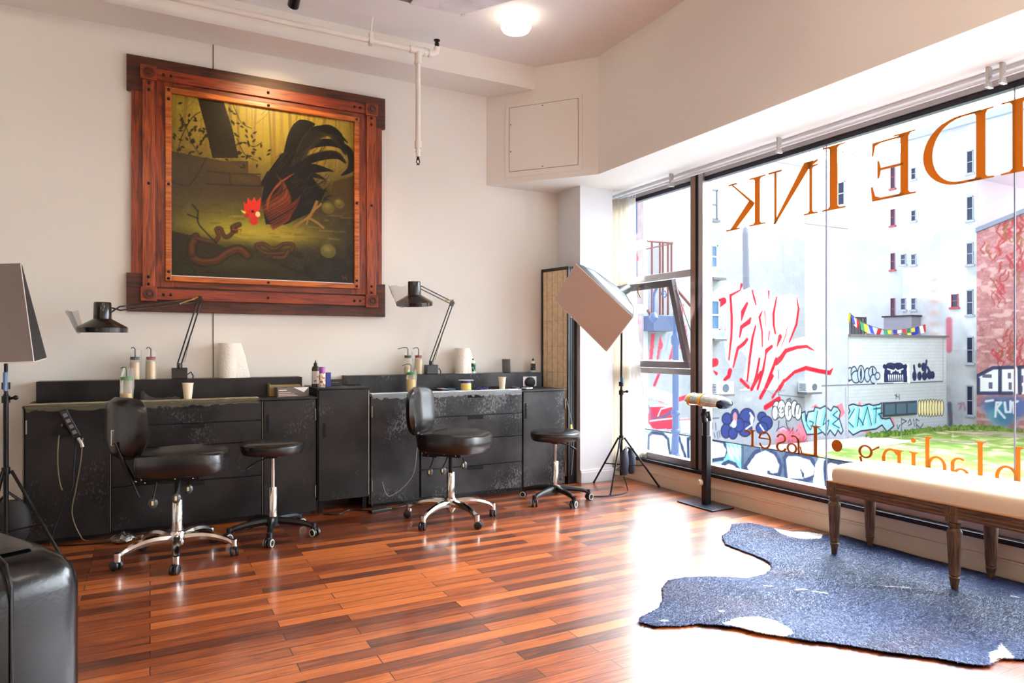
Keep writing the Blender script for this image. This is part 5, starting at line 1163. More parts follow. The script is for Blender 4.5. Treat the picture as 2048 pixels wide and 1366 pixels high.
for i in range(3):
    (x0, y0), (x1, y1) = sl_[i], sl_[i + 1]; dx, dy = x1 - x0, y1 - y0; tt = np.clip(((rg.U - x0) * dx + (rg.V - y0) * dy) / (dx * dx + dy * dy), 0, 1); spd = np.minimum(spd, np.hypot(rg.U - x0 - tt * dx, rg.V - y0 - tt * dy))
dis = dis + .007 * np.exp(-(spd / .03) ** 2) + .003
hm = bpy.data.materials.new('cowhide'); hm.use_nodes = True; nt = hm.node_tree; b = nt.nodes['Principled BSDF']; L = nt.links.new
at = nt.nodes.new('ShaderNodeAttribute'); at.attribute_name = 'Col'; L(at.outputs['Color'], b.inputs['Base Color']); b.inputs['Roughness'].default_value = .42; b.inputs['Specular IOR Level'].default_value = .5; b.inputs['Specular Tint'].default_value = (.32, .52, 1, 1); b.inputs['Sheen Weight'].default_value = .08; b.inputs['Sheen Tint'].default_value = (.4, .55, 1, 1); b.inputs['Sheen Roughness'].default_value = .4  # blue specular and sheen tints strengthen the sky gloss on the hide
tc = nt.nodes.new('ShaderNodeTexCoord'); mp = nt.nodes.new('ShaderNodeMapping'); mp.inputs['Scale'].default_value = (60, 170, 1); mp.inputs['Rotation'].default_value = (0, 0, .9); L(tc.outputs['Object'], mp.inputs[0])
nz = nt.nodes.new('ShaderNodeTexNoise'); nz.inputs['Scale'].default_value = 1; nz.inputs['Detail'].default_value = 4; L(mp.outputs[0], nz.inputs[0]); bp = nt.nodes.new('ShaderNodeBump'); bp.inputs['Strength'].default_value = .9; bp.inputs['Distance'].default_value = .006; L(nz.outputs[0], bp.inputs['Height']); L(bp.outputs[0], b.inputs['Normal'])
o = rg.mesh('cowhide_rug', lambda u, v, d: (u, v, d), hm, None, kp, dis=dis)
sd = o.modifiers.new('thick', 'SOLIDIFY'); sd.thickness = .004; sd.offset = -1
hr_ = np.random.RandomState(5); NB = 130000
uu = hr_.uniform(1.95, 4.24, NB * 2); vv = hr_.uniform(.9, 3.72, NB * 2)
iu = np.clip(((uu - rg.u0) * rg.ppm).astype(int), 0, rg.W - 1); iv = np.clip(((vv - rg.v0) * rg.ppm).astype(int), 0, rg.H - 1)
ok = kp[iv, iu]; uu, vv, iu, iv = uu[ok][:NB], vv[ok][:NB], iu[ok][:NB], iv[ok][:NB]; nb_ = len(uu)
an = 3.9 + hr_.normal(0, .35, nb_) + .5 * np.sin(uu * 5 + vv * 3); ln = hr_.uniform(.010, .022, nb_); wd = .0011
du, dv_ = np.cos(an), np.sin(an); zb = dis[iv, iu]
v3 = np.empty((nb_, 3, 3)); v3[:, 0] = np.stack([uu - dv_ * wd, vv + du * wd, zb], -1); v3[:, 1] = np.stack([uu + dv_ * wd, vv - du * wd, zb], -1); v3[:, 2] = np.stack([np.minimum(uu + du * ln, 4.24), vv + dv_ * ln, zb + hr_.uniform(.002, .006, nb_)], -1)
me = bpy.data.meshes.new('hide_hair'); me.vertices.add(nb_ * 3); me.vertices.foreach_set('co', v3.ravel()); me.loops.add(nb_ * 3); me.loops.foreach_set('vertex_index', np.arange(nb_ * 3, dtype=np.int32)); me.polygons.add(nb_)
me.polygons.foreach_set('loop_start', np.arange(0, nb_ * 3, 3, dtype=np.int32)); me.polygons.foreach_set('loop_total', np.full(nb_, 3, np.int32)); me.update()
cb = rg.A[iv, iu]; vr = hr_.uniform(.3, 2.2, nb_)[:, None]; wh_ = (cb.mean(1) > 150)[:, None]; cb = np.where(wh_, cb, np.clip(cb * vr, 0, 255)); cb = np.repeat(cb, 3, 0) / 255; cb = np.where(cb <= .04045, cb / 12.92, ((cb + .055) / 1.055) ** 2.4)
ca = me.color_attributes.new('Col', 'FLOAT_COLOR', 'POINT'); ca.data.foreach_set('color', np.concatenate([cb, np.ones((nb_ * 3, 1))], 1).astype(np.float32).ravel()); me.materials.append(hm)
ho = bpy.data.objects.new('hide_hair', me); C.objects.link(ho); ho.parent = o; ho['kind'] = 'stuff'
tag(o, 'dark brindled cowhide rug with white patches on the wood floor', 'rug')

# ---------------------------------------------------------------- leather armchair, near left
P1 = Vector((-.165, 2.63, 0)); ea = Vector((-.50, .86, 0)).normalized(); eb = Vector((-.86, -.50, 0)).normalized()
sf_ = thing('leather_armchair', P1, 'glossy black leather armchair cropped at the lower left corner', 'armchair')
lea2 = mat('glossy_black_leather', (8, 8, 9), .24, spec=.45, bump=(90, .05)); 
def rbox(name, a0, a1, b0, b1, z0_, z1_, r, m):
    mb = MB(); N_ = 40; rows = []
    ha, hb = (a1 - a0) / 2, (b1 - b0) / 2; c = ea * (a0 + ha) + eb * (b0 + hb)
    for z, k in ((z0_, 0), (z0_ + .01, 0), (z1_ - r, 0), (z1_ - r * .6, r * .10), (z1_ - r * .28, r * .32), (z1_ - r * .06, r * .68), (z1_, r * 1.1), (z1_ + .006, min(ha, hb) * .6), (z1_ + .008, min(ha, hb) * .97)):
        row = []
        for j in range(N_):
            u, v = se(2 * PI * j / N_, 5.5); row.append(c + ea * u * (ha - k) + eb * v * (hb - k) + Vector((0, 0, z)))
        rows.append(row)
    mb.quadify(rows); return mb.build(name, m, sf_)
rbox('arm', 0, .90, 0, .36, .06, .655, .12, lea2)
rbox('arm', 0, .90, .80, 1.04, .06, .655, .12, lea2)
rbox('backrest', .62, .90, .33, .83, .06, .64, .05, lea2)
rbox('seat', .02, .68, .36, .80, .06, .42, .06, lea2)
mb = MB()
for aa, bb in ((.05, .05), (.8, .05), (.05, .93), (.8, .93)): mb.tube([ea * aa + eb * bb, ea * aa + eb * bb + Vector((0, 0, .07))], .02, 10)
mb.build('foot', blk, sf_)
MB().tube([ea * -.004 + eb * .235 + Vector((0, 0, .1)), ea * -.004 + eb * .235 + Vector((0, 0, .585)), ea * .03 + eb * .235 + Vector((0, 0, .648)), ea * .10 + eb * .235 + Vector((0, 0, .668)), ea * .8 + eb * .235 + Vector((0, 0, .67))], .005, 8).build('seam_piping', lea2, sf_)
# ================================================================ OUTSIDE
GZ = -3.9
grass = mat('lot_grass', (120, 140, 70), .9, noise=(1.3, (176, 156, 122), .42, .62)); gravel = mat('lot_gravel', (168, 160, 156), .9, noise=(3, (136, 124, 118), .4, .6)); asph = mat('street_asphalt', (176, 178, 184), .9)
tag(box('street', (4.6, -30, GZ - .3), (15.6, 60, GZ - .02), asph), kind='structure')
tag(box('sidewalk', (15.6, -30, GZ - .3), (18.4, 60, GZ + .0), mat('pale_concrete', (186, 184, 180), .9)), kind='structure')
tag(box('lot_ground', (18.4, -30, GZ - .3), (60, 45, GZ), gravel), kind='structure')
# uneven grass area
gr_ = Ras(19, -8, 46.5, 25.3, 6, (112, 132, 62)); n_g = gr_.noise(0, 6); gr_.noise(50, 8); gr_.noise(30, 2)
gr_.noise(.8, 9, (140, 128, 114), .52); gr_.noise(.6, 4, (78, 108, 40), .6); gr_.noise(.8, 3, (178, 160, 130), .7)
w_ = gr_.V > 22.4 - (gr_.U - 19) * .0; gr_.A[w_ & (gr_.U < 37)] = (172, 166, 164)
og = gr_.mesh('grass', lambda u, v, d: (u, v, GZ + .02 + d), paint_mat('grass_ground', .95), None, dis=gr_.noise(0, 12) * .2 + gr_.noise(0, 4) * .06)
tag(og, 'patchy green grass covering the vacant lot', 'grass', kind='stuff')
# weeds along the wall foot
wm = mat('weed_green', (120, 150, 62), .8); mb = MB(); rr = random.Random(21)
for k in range(900):
    x = rr.uniform(36, 47); y = (25.2 - rr.random() * .9) if x < 45 else rr.uniform(22, 25.2); h = rr.uniform(.12, .45); a = rr.uniform(0, 6.28)
    if rr.random() < .25: x = rr.uniform(45.6, 46.8); y = rr.uniform(16, 25)
    d = Vector((math.cos(a), math.sin(a), 0)) * .12; c = Vector((x, y, GZ))
    v = [mb.bm.verts.new(c + p) for p in (-d * .3, d * .3, d * 1.2 + Vector((0, 0, h * .7)), d * .4 + Vector((0, 0, h)), -d * .5 + Vector((0, 0, h * .8)))]
    mb.bm.faces.new(v)
tag(mb.build('weeds', wm, smooth=False), 'leafy green weeds along the foot of the lot walls', 'weeds', kind='stuff')
for k, (px_, py_, s_) in enumerate(((1975, 855, .5), (1990, 862, .35), (1843, 892, .25))):
    p = at_z(px_, py_, GZ); o = crumple('lot_rock', p.x, p.y, GZ, s_, s_ * .7, s_ * .6, mat('pale_rock', (190, 184, 178), .9), ('pale boulder at the foot of the brick wall', 'smaller pale rock in the grass before the brick wall', 'low dark rock in the middle of the lot grass')[k], 'rock', 30 + k)
ptm = paint_mat('painted_wall', .85)
YP = 25.4
def wy(px, py): p = at_y(px, py, YP); return (p.x, p.z)
def WY(*a): return [wy(*p) for p in a]
# ---- grey building with the red and white tag
gb = thing('grey_apartment_building', (0, 0, 0), 'tall grey rendered building whose blank side carries red and white graffiti', 'building')
plain = mat('grey_render', (192, 196, 204), .85, noise=(.6, (172, 178, 190), .4, .7))
XL = wy(1292, 600)[0]; XM1 = wy(1610, 450)[0]; XM2 = wy(1697, 500)[0]
zt1, zt2 = 11.2, wy(1650, 452)[1]
MB().box((XL, YP + .03, GZ), (XM1, YP + 14, zt1)).box((XM1, YP + .03, GZ), (XM2, YP + 12, zt2)).build('body', plain, gb, smooth=False)
box('parapet_cap', (XM1, YP - .1, zt2), (XM2 + .1, YP + .5, zt2 + .15), mat('white_coping', (232, 234, 238), .7), gb)
box('parapet_cap', (XL - .1, YP - .1, zt1), (XM1 + .1, YP + .5, zt1 + .15), mat('white_coping', (232, 234, 238), .7), gb)
g1 = Ras(XL, GZ, XM2, zt1, 26, (158, 161, 170))
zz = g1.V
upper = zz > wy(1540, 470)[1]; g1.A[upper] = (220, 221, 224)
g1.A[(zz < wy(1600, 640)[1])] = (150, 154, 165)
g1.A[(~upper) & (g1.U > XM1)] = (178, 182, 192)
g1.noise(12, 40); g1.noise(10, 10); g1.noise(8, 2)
g1.poly(WY((1485, 455), (1496, 455), (1500, 590), (1486, 590)), (110, 116, 136), .75); g1.stroke(WY((1490, 440), (1490, 475), (1491, 590)), [.05, .35, .4], (96, 96, 112), .6, 3)
g1.stroke(WY((1445, 470), (1447, 520)), .12, (150, 152, 160), .6, 4); g1.stroke(WY((1565, 490), (1566, 545)), .12, (140, 144, 156), .6, 4)
def z2(x, y): return (1410 + x / 5.693, 540 + y / 5.693)
def Z2(*a): return WY(*[z2(*p) for p in a])
WH_ = (244, 244, 242); RED = (186, 16, 42)
g1.poly(Z2((50, 290), (160, 200), (320, 95), (400, 170), (440, 230), (500, 200), (560, 260), (680, 205), (740, 290), (830, 300), (960, 270), (1050, 300), (1080, 420), (1020, 700), (980, 800), (1120, 760), (1250, 800), (1380, 920), (1450, 1050), (1470, 1150), (1300, 1160), (1100, 1120), (950, 1240), (850, 1366), (400, 1366), (600, 1300), (440, 1240), (480, 1000), (400, 900), (300, 1110), (240, 1000), (200, 600), (150, 400), (40, 300)), WH_, 1)
g1.poly(Z2((1080, 900), (1200, 900), (1300, 1000), (1150, 1060), (950, 1150), (830, 1250), (700, 1366), (860, 1100), (960, 950)), (168, 172, 184), .9)
g1.poly(Z2((820, 760), (700, 900), (560, 1250), (520, 1366), (600, 1366), (800, 1000)), (196, 200, 208), .6)
for ln, w0 in ((((290, 290), (305, 560), (300, 760), (272, 1020)), (24, 26, 24, 18)), (((290, 290), (400, 230), (415, 170)), (20, 12, 24)), (((480, 380), (430, 480), (415, 575)), (24, 40, 12)), (((520, 545), (500, 590), (415, 650), (395, 760)), (16, 38, 30, 18)), (((480, 790), (440, 840), (375, 890), (345, 1000), (322, 1105)), (26, 32, 28, 24, 14)),
               (((538, 235), (560, 320), (580, 395)), (14, 22, 14)), (((575, 640), (540, 780), (510, 1000), (482, 1260)), (18, 26, 26, 18)), (((650, 470), (620, 540), (650, 700), (652, 870)), (10, 24, 18, 14)), (((725, 245), (725, 325)), (16, 10)), (((815, 310), (780, 500), (782, 620), (800, 720)), (14, 26, 24, 20)),
               (((1045, 310), (1065, 440), (1040, 620), (960, 820)), (8, 22, 24, 16)), (((760, 870), (700, 920), (690, 970)), (26, 34, 16)), (((620, 1010), (590, 1180), (540, 1350)), (22, 26, 24)), (((690, 980), (660, 1150), (600, 1350)), (18, 26, 24)), (((810, 1000), (780, 1100), (680, 1360)), (16, 30, 26)),
               (((810, 1050), (860, 1010), (920, 920), (1050, 880), (1160, 870), (1240, 915)), (50, 44, 34, 28, 24, 10)), (((850, 1360), (900, 1270), (1020, 1160), (1150, 1115), (1300, 1150), (1420, 1170), (1455, 1120)), (24, 24, 26, 34, 34, 36, 10)), (((855, 760), (820, 870)), (40, 10)), (((940, 640), (920, 740), (865, 880)), (6, 10, 6)), (((680, 470), (695, 650)), (12, 6)), (((735, 700), (720, 800)), (14, 10)),
               (((45, 1070), (120, 1050)), (60, 56)), (((100, 1150), (130, 1180)), (10, 24)), (((285, 1150), (270, 1210), (220, 1250)), (40, 34, 20)), (((160, 380), (215, 350)), (60, 50)), (((225, 640), (240, 760)), (6, 14)), (((240, 1250), (200, 1366)), (10, 4))):
    g1.stroke(Z2(*ln), [w * .00042 * 9.3 * .7 for w in w0] if 0 else [w / 5.693 * .0247 * 1.7 for w in w0], RED, 1)
for px0, ln in ((0, ((1500, 816), (1520, 795), (1560, 770), (1590, 762))), (0, ((1532, 805), (1560, 800))), (0, ((1465, 715), (1440, 755)))): pass
for ln, w0 in ((((1482, 760), (1497, 775)), .2), (((1503, 778), (1522, 745)), .22), (((1521, 795), (1545, 752)), .22), (((1545, 795), (1568, 760)), .15), (((1531, 815), (1558, 798)), .28)): g1.stroke(WY(*ln), w0, RED)
# left part of the wall, seen through the casement
for pl in (((1298, 722), (1302, 668), (1310, 668), (1305, 722)), ((1312, 722), (1320, 670), (1326, 690), (1317, 722)), ((1336, 722), (1345, 690), (1349, 715)), ((1357, 660), (1372, 650), (1376, 680), (1360, 700)), ((1361, 610), (1368, 608), (1366, 632), (1360, 632)), ((1370, 715), (1380, 700), (1381, 722))): g1.poly(WY(*pl), (214, 60, 84), .9)
for ln in (((1332, 700), (1338, 668)), ((1318, 722), (1322, 700)), ((1364, 700), (1372, 670)), ((1378, 775), (1390, 745))): g1.stroke(WY(*ln), .10, (120, 140, 164), .8)
g1.stroke(WY((1309, 770), (1318, 748)), .16, (210, 40, 70)); g1.stroke(WY((1320, 800), (1345, 803), (1392, 788)), .22, (216, 44, 70))
g1.stroke(WY((1297, 785), (1310, 788), (1345, 800)), .5, (216, 220, 226), .8)
g1.poly(WY((1298, 813), (1346, 811), (1350, 858), (1306, 858), (1296, 846)), (206, 36, 66)); g1.stroke(WY((1298, 812), (1306, 838), (1345, 825), (1320, 840), (1350, 815)), .10, (60, 84, 120), .8); g1.stroke(WY((1316, 832), (1322, 818), (1345, 812), (1300, 812)), .06, WH_, .9); g1.stroke(WY((1300, 842), (1350, 836)), .06, WH_, .8)
for k in range(5): g1.stroke(WY((1297 + k * 5, 790 + (k % 2) * 5), (1299 + k * 5, 802 - (k % 3) * 3)), .04, (90, 100, 120), .8)
g1.poly(WY((1360, 836), (1389, 836), (1389, 866), (1362, 866)), (184, 190, 200), .9); g1.stroke(WY((1358, 840), (1390, 838)), .05, (180, 70, 90), .8)
for ln in (((1411, 838), (1438, 836)), ((1414, 848), (1418, 860)), ((1420, 846), (1420, 858)), ((1425, 846), (1425, 858)), ((1431, 846), (1432, 860)), ((1415, 868), (1420, 875), (1424, 866)), ((1428, 866), (1430, 875)), ((1434, 864), (1436, 876)), ((1438, 862), (1440, 874))): g1.stroke(WY(*ln), .05, (60, 62, 76), .9)
# navy throw-up and the tags beside it
NV_ = (44, 58, 122)
def bubble(cx, cy, rx, ry, col, ol, w=.06, g=None):
    g = g or g1
    pts = [(cx + rx * math.cos(a * PI / 9), cy + ry * math.sin(a * PI / 9)) for a in range(19)]
    g.poly(WY(*pts[:-1]), col); g.stroke(WY(*pts), w, ol)
for c_ in ((1454, 838, 10, 12), (1470, 833, 8, 15), (1452, 862, 10, 14), (1466, 866, 9, 12), (1494, 834, 15, 17), (1490, 858, 14, 15), (1524, 834, 9, 10), (1532, 846, 13, 14), (1524, 856, 12, 12), (1478, 850, 10, 14)): bubble(*c_, NV_, (30, 34, 70), .07)
g1.disc(wy(1470, 836), .14, .3, (214, 120, 130)); g1.disc(wy(1468, 848), .18, .2, (200, 204, 214)); g1.stroke(WY((1500, 826), (1507, 836), (1503, 850), (1492, 858)), .09, (216, 222, 236)); g1.stroke(WY((1520, 850), (1528, 862)), .08, (216, 222, 236)); g1.disc(wy(1503, 838), .1, .25, (216, 222, 236))
for c_ in ((1553, 820, 8, 18), (1563, 818, 8, 18), (1577, 822, 8, 20), (1589, 818, 7, 17), (1596, 824, 7, 16), (1550, 826, 6, 14)): bubble(*c_, (236, 238, 240), (34, 36, 48), .06)
for ln in (((1560, 815), (1556, 820), (1560, 826)), ((1563, 820), (1566, 814), (1567, 824), (1563, 826)), ((1577, 832), (1577, 812), (1582, 814), (1578, 820)), ((1590, 830), (1592, 808)), ((1596, 828), (1599, 814)), ((1573, 800), (1580, 797), (1582, 801)), ((1558, 842), (1557, 855), (1553, 862)), ((1572, 842), (1574, 852), (1580, 862))): g1.stroke(WY(*ln), .06, (40, 42, 56))
g1.disc(wy(1567, 859), .3, .16, (206, 224, 236)); g1.stroke(WY((1556, 858), (1567, 853), (1578, 860)), .06, (50, 60, 100))
for k in range(26): g1.blob(wy(rnd.uniform(1556, 1614), rnd.uniform(860, 886)), .3, .15, (206, 90, 110), .6)
for k in range(40): x_, y_ = rnd.uniform(1575, 1614), rnd.uniform(858, 886); g1.stroke(WY((x_, y_), (x_ + 2, y_ - 4)), .04, (120, 40, 60), .7)
CY = (96, 200, 218)
def wild(g, outline, letters, pink, yofs=0):
    for pk in pink: g.poly(WY(*pk), (238, 120, 136), .9)
    g.poly(WY(*outline), (170, 218, 232)); 
    for _ in range(0): pass
    for l in letters: g.stroke(WY(*l), .24, CY, .55, 3)
    for l in letters: g.stroke(WY(*[(x + 3, y) for x, y in l]), .06, (24, 30, 58))
    g.stroke(WY(*(outline + [outline[0]])), .08, (24, 28, 56))
gA = [(1603, 826), (1610, 823), (1612, 842), (1616, 824), (1628, 822), (1630, 814), (1640, 817), (1650, 812), (1657, 818), (1662, 822), (1667, 813), (1675, 815), (1681, 824), (1678, 836), (1682, 848), (1686, 862), (1682, 868), (1676, 860), (1670, 872), (1660, 860), (1653, 872), (1645, 864), (1635, 868), (1614, 869), (1608, 855), (1603, 838)]
lA = [[(1610, 830), (1611, 850), (1618, 860), (1624, 845), (1616, 842)], [(1632, 822), (1628, 850), (1640, 862)], [(1650, 820), (1643, 850), (1655, 840), (1652, 860)], [(1672, 822), (1663, 830), (1674, 838), (1662, 848), (1676, 856)]]
pA = [[(1620, 816), (1632, 808), (1638, 816)], [(1672, 812), (1684, 806), (1690, 826), (1678, 840)], [(1592, 850), (1606, 846), (1612, 872), (1600, 870)]]
wild(g1, gA, lA, pA)
g1.stroke(WY((1641, 772), (1697, 770)), .06, (90, 94, 106)); g1.stroke(WY((1691, 775), (1692, 870)), .06, (140, 146, 160)); g1.stroke(WY((1557, 700), (1557, 790), (1608, 795)), .05, (90, 94, 106))
g1.stroke(WY((1520, 770), (1545, 788), (1570, 780)), .03, (110, 116, 130)); 
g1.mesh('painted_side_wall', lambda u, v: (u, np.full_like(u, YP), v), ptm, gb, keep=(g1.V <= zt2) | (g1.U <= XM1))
frm = mat('white_sash_frame', (224, 230, 236), .6); wg = mat('sky_blue_pane', (84, 120, 160), .15, .2); darkw = mat('dark_pane', (40, 48, 76), .2, .2)
def sash_window(parent, P, w, h, frame=frm, pane=wg, axis='y', sill=True, th=.12, arch=False):
    """P = lower left corner on the wall plane; axis is the wall normal"""
    def f(a, b, c): return (P[0] + a, YP - c, P[2] + b) if axis == 'y' else (P[0] - c, P[1] - a, P[2] + b)
    def bxx(mb, a0, b0, a1, b1, c0, c1): p, q_ = f(a0, b0, c0), f(a1, b1, c1); mb.box([min(p[i], q_[i]) for i in range(3)], [max(p[i], q_[i]) for i in range(3)]); return mb
    fw = w * .1; mb = MB()
    bxx(mb, 0, 0, fw, h, -.02, .07); bxx(mb, w - fw, 0, w, h, -.02, .07); bxx(mb, 0, h - fw, w, h, -.02, .07); bxx(mb, 0, 0, w, fw, -.02, .07); bxx(mb, 0, h * .5 - fw / 2, w, h * .5 + fw / 2, -.02, .06)
    if sill: bxx(mb, -.1, -.12, w + .1, 0, -.02, .14)
    if arch: mb.prism([(w / 2 + w * .5 * math.cos(k * PI / 8), h + w * .22 * math.sin(k * PI / 8)) for k in range(9)], (-.02, .07), lambda a, b, c: f(a, b, c))
    wn = mb.build('window', frame, parent, smooth=False)
    bxx(MB(), fw, fw, w - fw, h - fw, -.02, .02).build('pane', pane, wn, smooth=False)
    return wn
def win_px(parent, x0, y0, x1, y1, **k):
    a = at_y(x0, y1, YP); b = at_y(x1, y0, YP); return sash_window(parent, (a.x, YP, a.z), b.x - a.x, b.z - a.z, **k)
win_px(gb, 1412, 380, 1434, 438, pane=mat('bright_pane', (206, 214, 224), .3), frame=mat('dark_thin_frame', (90, 96, 112), .5))
win_px(gb, 1414, 491, 1434, 536); win_px(gb, 1416, 600, 1438, 660)
def ac(parent_label, x0, y0, x1, y1, dep, fan, nme='air_conditioner'):
    a = at_y(x0, y1, YP); b = at_y(x1, y0, YP); w, h = b.x - a.x, b.z - a.z
    t = thing(nme, (a.x, YP, a.z), parent_label, 'air conditioner')
    box('casing', (0, -dep, 0), (w, 0, h), frm, t, .02)
    if fan:
        MB().lathe([(h * .33, 0), (h * .33, .03), (h * .1, .03), (0, .02)], (w * .5, -dep, h * .5), 20, mx).build('fan_grille', mat('fan_grille_grey', (90, 100, 120), .5), t)
        mb = MB()
        for k in range(6): mb.box((-.015, -dep + .1, h * .15 + k * h * .12), (0, -.1, h * .2 + k * h * .12))
        mb.build('side_fins', mat('fan_grille_grey', (90, 100, 120), .5), t, smooth=False)
    else: box('grille', (w * .3, -dep - .012, h * .22), (w * .9, -dep, h * .8), mat('grille_blue_grey', (140, 164, 186), .5), t, .005)
    box('support', (-.05, -dep, -.1), (w + .05, 0, 0), mat('dark_support', (100, 100, 110), .6), t)
ac('white window air conditioner below the upper sash window of the grey building', 1414, 537, 1437, 556, .5, False)
ac('white window air conditioner below the lower sash window of the grey building', 1416, 662, 1438, 678, .5, False)
ac('white condenser unit with fan on the grey wall, the one just right of the mullion', 1417, 762, 1450, 788, .6, True, 'condenser_unit')
ac('white condenser unit with fan on the grey wall above the bubble letters', 1596, 762, 1624, 784, .6, True, 'condenser_unit')
# ---- low block building
lb = thing('low_block_building', (0, 0, 0), 'low white block building with painted letters and strip window in the lot', 'building')
XC = wy(1893, 700)[0]; zl = wy(1800, 674)[1]
MB().box((XM2, YP + .03, GZ), (XC, YP + 9, zl)).build('body', mat('white_block', (212, 216, 224), .85), lb, smooth=False)
box('coping', (XM2, YP - .12, zl), (XC + .1, YP + .3, zl + .12), mat('dark_coping', (110, 112, 124), .6), lb)
box('roof', (XM2, YP + .3, zl), (XC, YP + 9, zl + .02), gravel, lb)
g2 = Ras(XM2, GZ, XC, zl, 30, (198, 203, 213)); g2.noise(8, 20); g2.noise(8, 3)
hb = int(.2 * 30)
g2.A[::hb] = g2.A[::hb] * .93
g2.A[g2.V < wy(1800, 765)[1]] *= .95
g2.stroke(WY((1697, 770), (1885, 763)), .07, (84, 88, 104)); g2.stroke(WY((1886, 674), (1886, 762)), .06, (150, 156, 170))
LB = (176, 190, 212)
for c_ in ((1693 + 3, 754, 6, 9), (1700, 748, 6, 13), (1708, 745, 6, 12), (1712, 754, 9, 12), (1722, 748, 7, 17), (1735, 750, 6, 14), (1745, 745, 8, 12), (1747, 758, 6, 9), (1755, 752, 5, 7)): bubble(*c_, LB, (26, 32, 60), .07, g2)
g2.disc(wy(1722, 748), .08, .4, (40, 44, 70)); g2.disc(wy(1745, 742), .08, .2, (40, 44, 70)); g2.poly(WY((1748, 762), (1752, 774), (1756, 760)), LB)
N2 = (34, 44, 92)
g2.poly(WY((1766, 728), (1818, 728), (1820, 766), (1764, 766)), (238, 240, 242)); g2.poly(WY((1768, 748), (1770, 730), (1790, 726), (1813, 730), (1815, 764), (1768, 765)), N2)
for c_ in ((1781, 731, 9, 5), (1797, 731, 9, 5), (1769, 733, 3, 4), (1811, 733, 3, 4)): bubble(*c_, N2, (20, 26, 60), .05, g2)
g2.stroke(WY((1775, 738), (1788, 742), (1791, 738), (1795, 742), (1806, 738)), .08, (236, 240, 244)); 
for k in range(8): g2.stroke(WY((1777 + k * 4, 751), (1778 + k * 4, 762)), [.12, .05], (236, 240, 244))
g2.disc(wy(1783, 744), .1, .08, (236, 240, 244)); g2.disc(wy(1800, 744), .1, .08, (236, 240, 244))
for c_ in ((1829, 752, 4, 9), (1839, 752, 4, 8), (1839, 731, 3, 4), (1849, 752, 5, 8), (1847, 734, 4, 8), (1859, 750, 5, 8), (1865, 750, 4, 7)): bubble(*c_, N2, (20, 26, 60), .05, g2)
for ln in (((1828, 732), (1830, 750)), ((1853, 722), (1850, 745)), ((1855, 735), (1862, 748))): g2.stroke(WY(*ln), .2, N2)
oB = [(1683, 848), (1694, 832), (1700, 822), (1696, 812), (1706, 808), (1715, 811), (1724, 812), (1738, 808), (1746, 811), (1758, 809), (1763, 806), (1762, 836), (1772, 838), (1780, 836), (1788, 852), (1774, 864), (1764, 850), (1752, 858), (1722, 862), (1706, 870), (1692, 856)]
lB = [[(1706, 818), (1692, 842), (1704, 854)], [(1716, 818), (1712, 852)], [(1714, 834), (1724, 850)], [(1732, 814), (1722, 850)], [(1732, 814), (1740, 850)], [(1750, 814), (1748, 846)], [(1744, 818), (1760, 816)], [(1762, 826), (1754, 828), (1762, 838)]]
wild(g2, oB, lB, [[(1714, 812), (1719, 802), (1724, 812)], [(1776, 838), (1786, 836), (1790, 850), (1784, 856)], [(1728, 860), (1734, 868), (1740, 860)], [(1682, 824), (1694, 818), (1692, 836), (1684, 850)]])
for k in range(9): bubble(1839 + k * 5.6, 816, 3.3, 18 - abs(k - 4) * .5, (240, 228, 176), (60, 56, 44), .05, g2)
for ln in (((1803, 836), (1803, 858)), ((1803, 838), (1813, 842), (1804, 848)), ((1816, 846), (1820, 838), (1823, 848), (1817, 851)), ((1827, 838), (1829, 852)), ((1833, 854), (1832, 838), (1838, 842)), ((1834, 850), (1842, 858)), ((1846, 848), (1840, 858)), ((1794, 850), (1796, 858), (1800, 850)), ((1790, 790), (1796, 794)), ((1793, 788), (1792, 797)), ((1798, 789), (1799, 799))): g2.stroke(WY(*ln), .07, (70, 74, 96), .9)
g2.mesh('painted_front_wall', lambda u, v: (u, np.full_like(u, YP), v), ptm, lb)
a = at_y(1765, 834, YP); b = at_y(1832, 801, YP)
w3 = MB().box((a.x, YP - .06, a.z), (b.x, YP, b.z)).build('strip_window', mat('dark_window_frame', (60, 66, 84), .5), lb, smooth=False)
for k in range(3): box('pane', (a.x + .12 + k * (b.x - a.x) / 3, YP - .08, a.z + .12), (a.x - .02 + (k + 1) * (b.x - a.x) / 3, YP - .055, b.z - .12), mat('teal_pane', (84, 116, 136), .2, .2), w3)
# rooftop bits and flags
t = thing('rooftop_shed', (0, 0, 0), 'grey metal shed on the flat roof of the low building', 'shed')
a = at_y(1823, 674, YP + 3); box('wall', (a.x, YP + 3, zl), (a.x + 2.4, YP + 5, zl + 1.5), mat('grey_shed', (140, 136, 150), .7), t); box('roof_panel', (a.x - .1, YP + 2.9, zl + 1.5), (a.x + 2.5, YP + 5.1, zl + 1.6), alud, t)
t = thing('roof_railing', (0, 0, 0), 'dark slatted railing at the left of the low roof', 'railing')
a = at_y(1700, 668, YP + 2); mb = MB().box((a.x, YP + 2, zl + 1.2), (a.x + 1.6, YP + 2.05, zl + 1.26))
for k in range(12): mb.box((a.x + k * .14, YP + 2, zl), (a.x + .05 + k * .14, YP + 2.05, zl + 1.2))
mb.build('slats', alud, t, smooth=False)
flag_cols = [(226, 210, 60), (40, 60, 170), (240, 240, 240), (210, 44, 50), (40, 140, 90)]
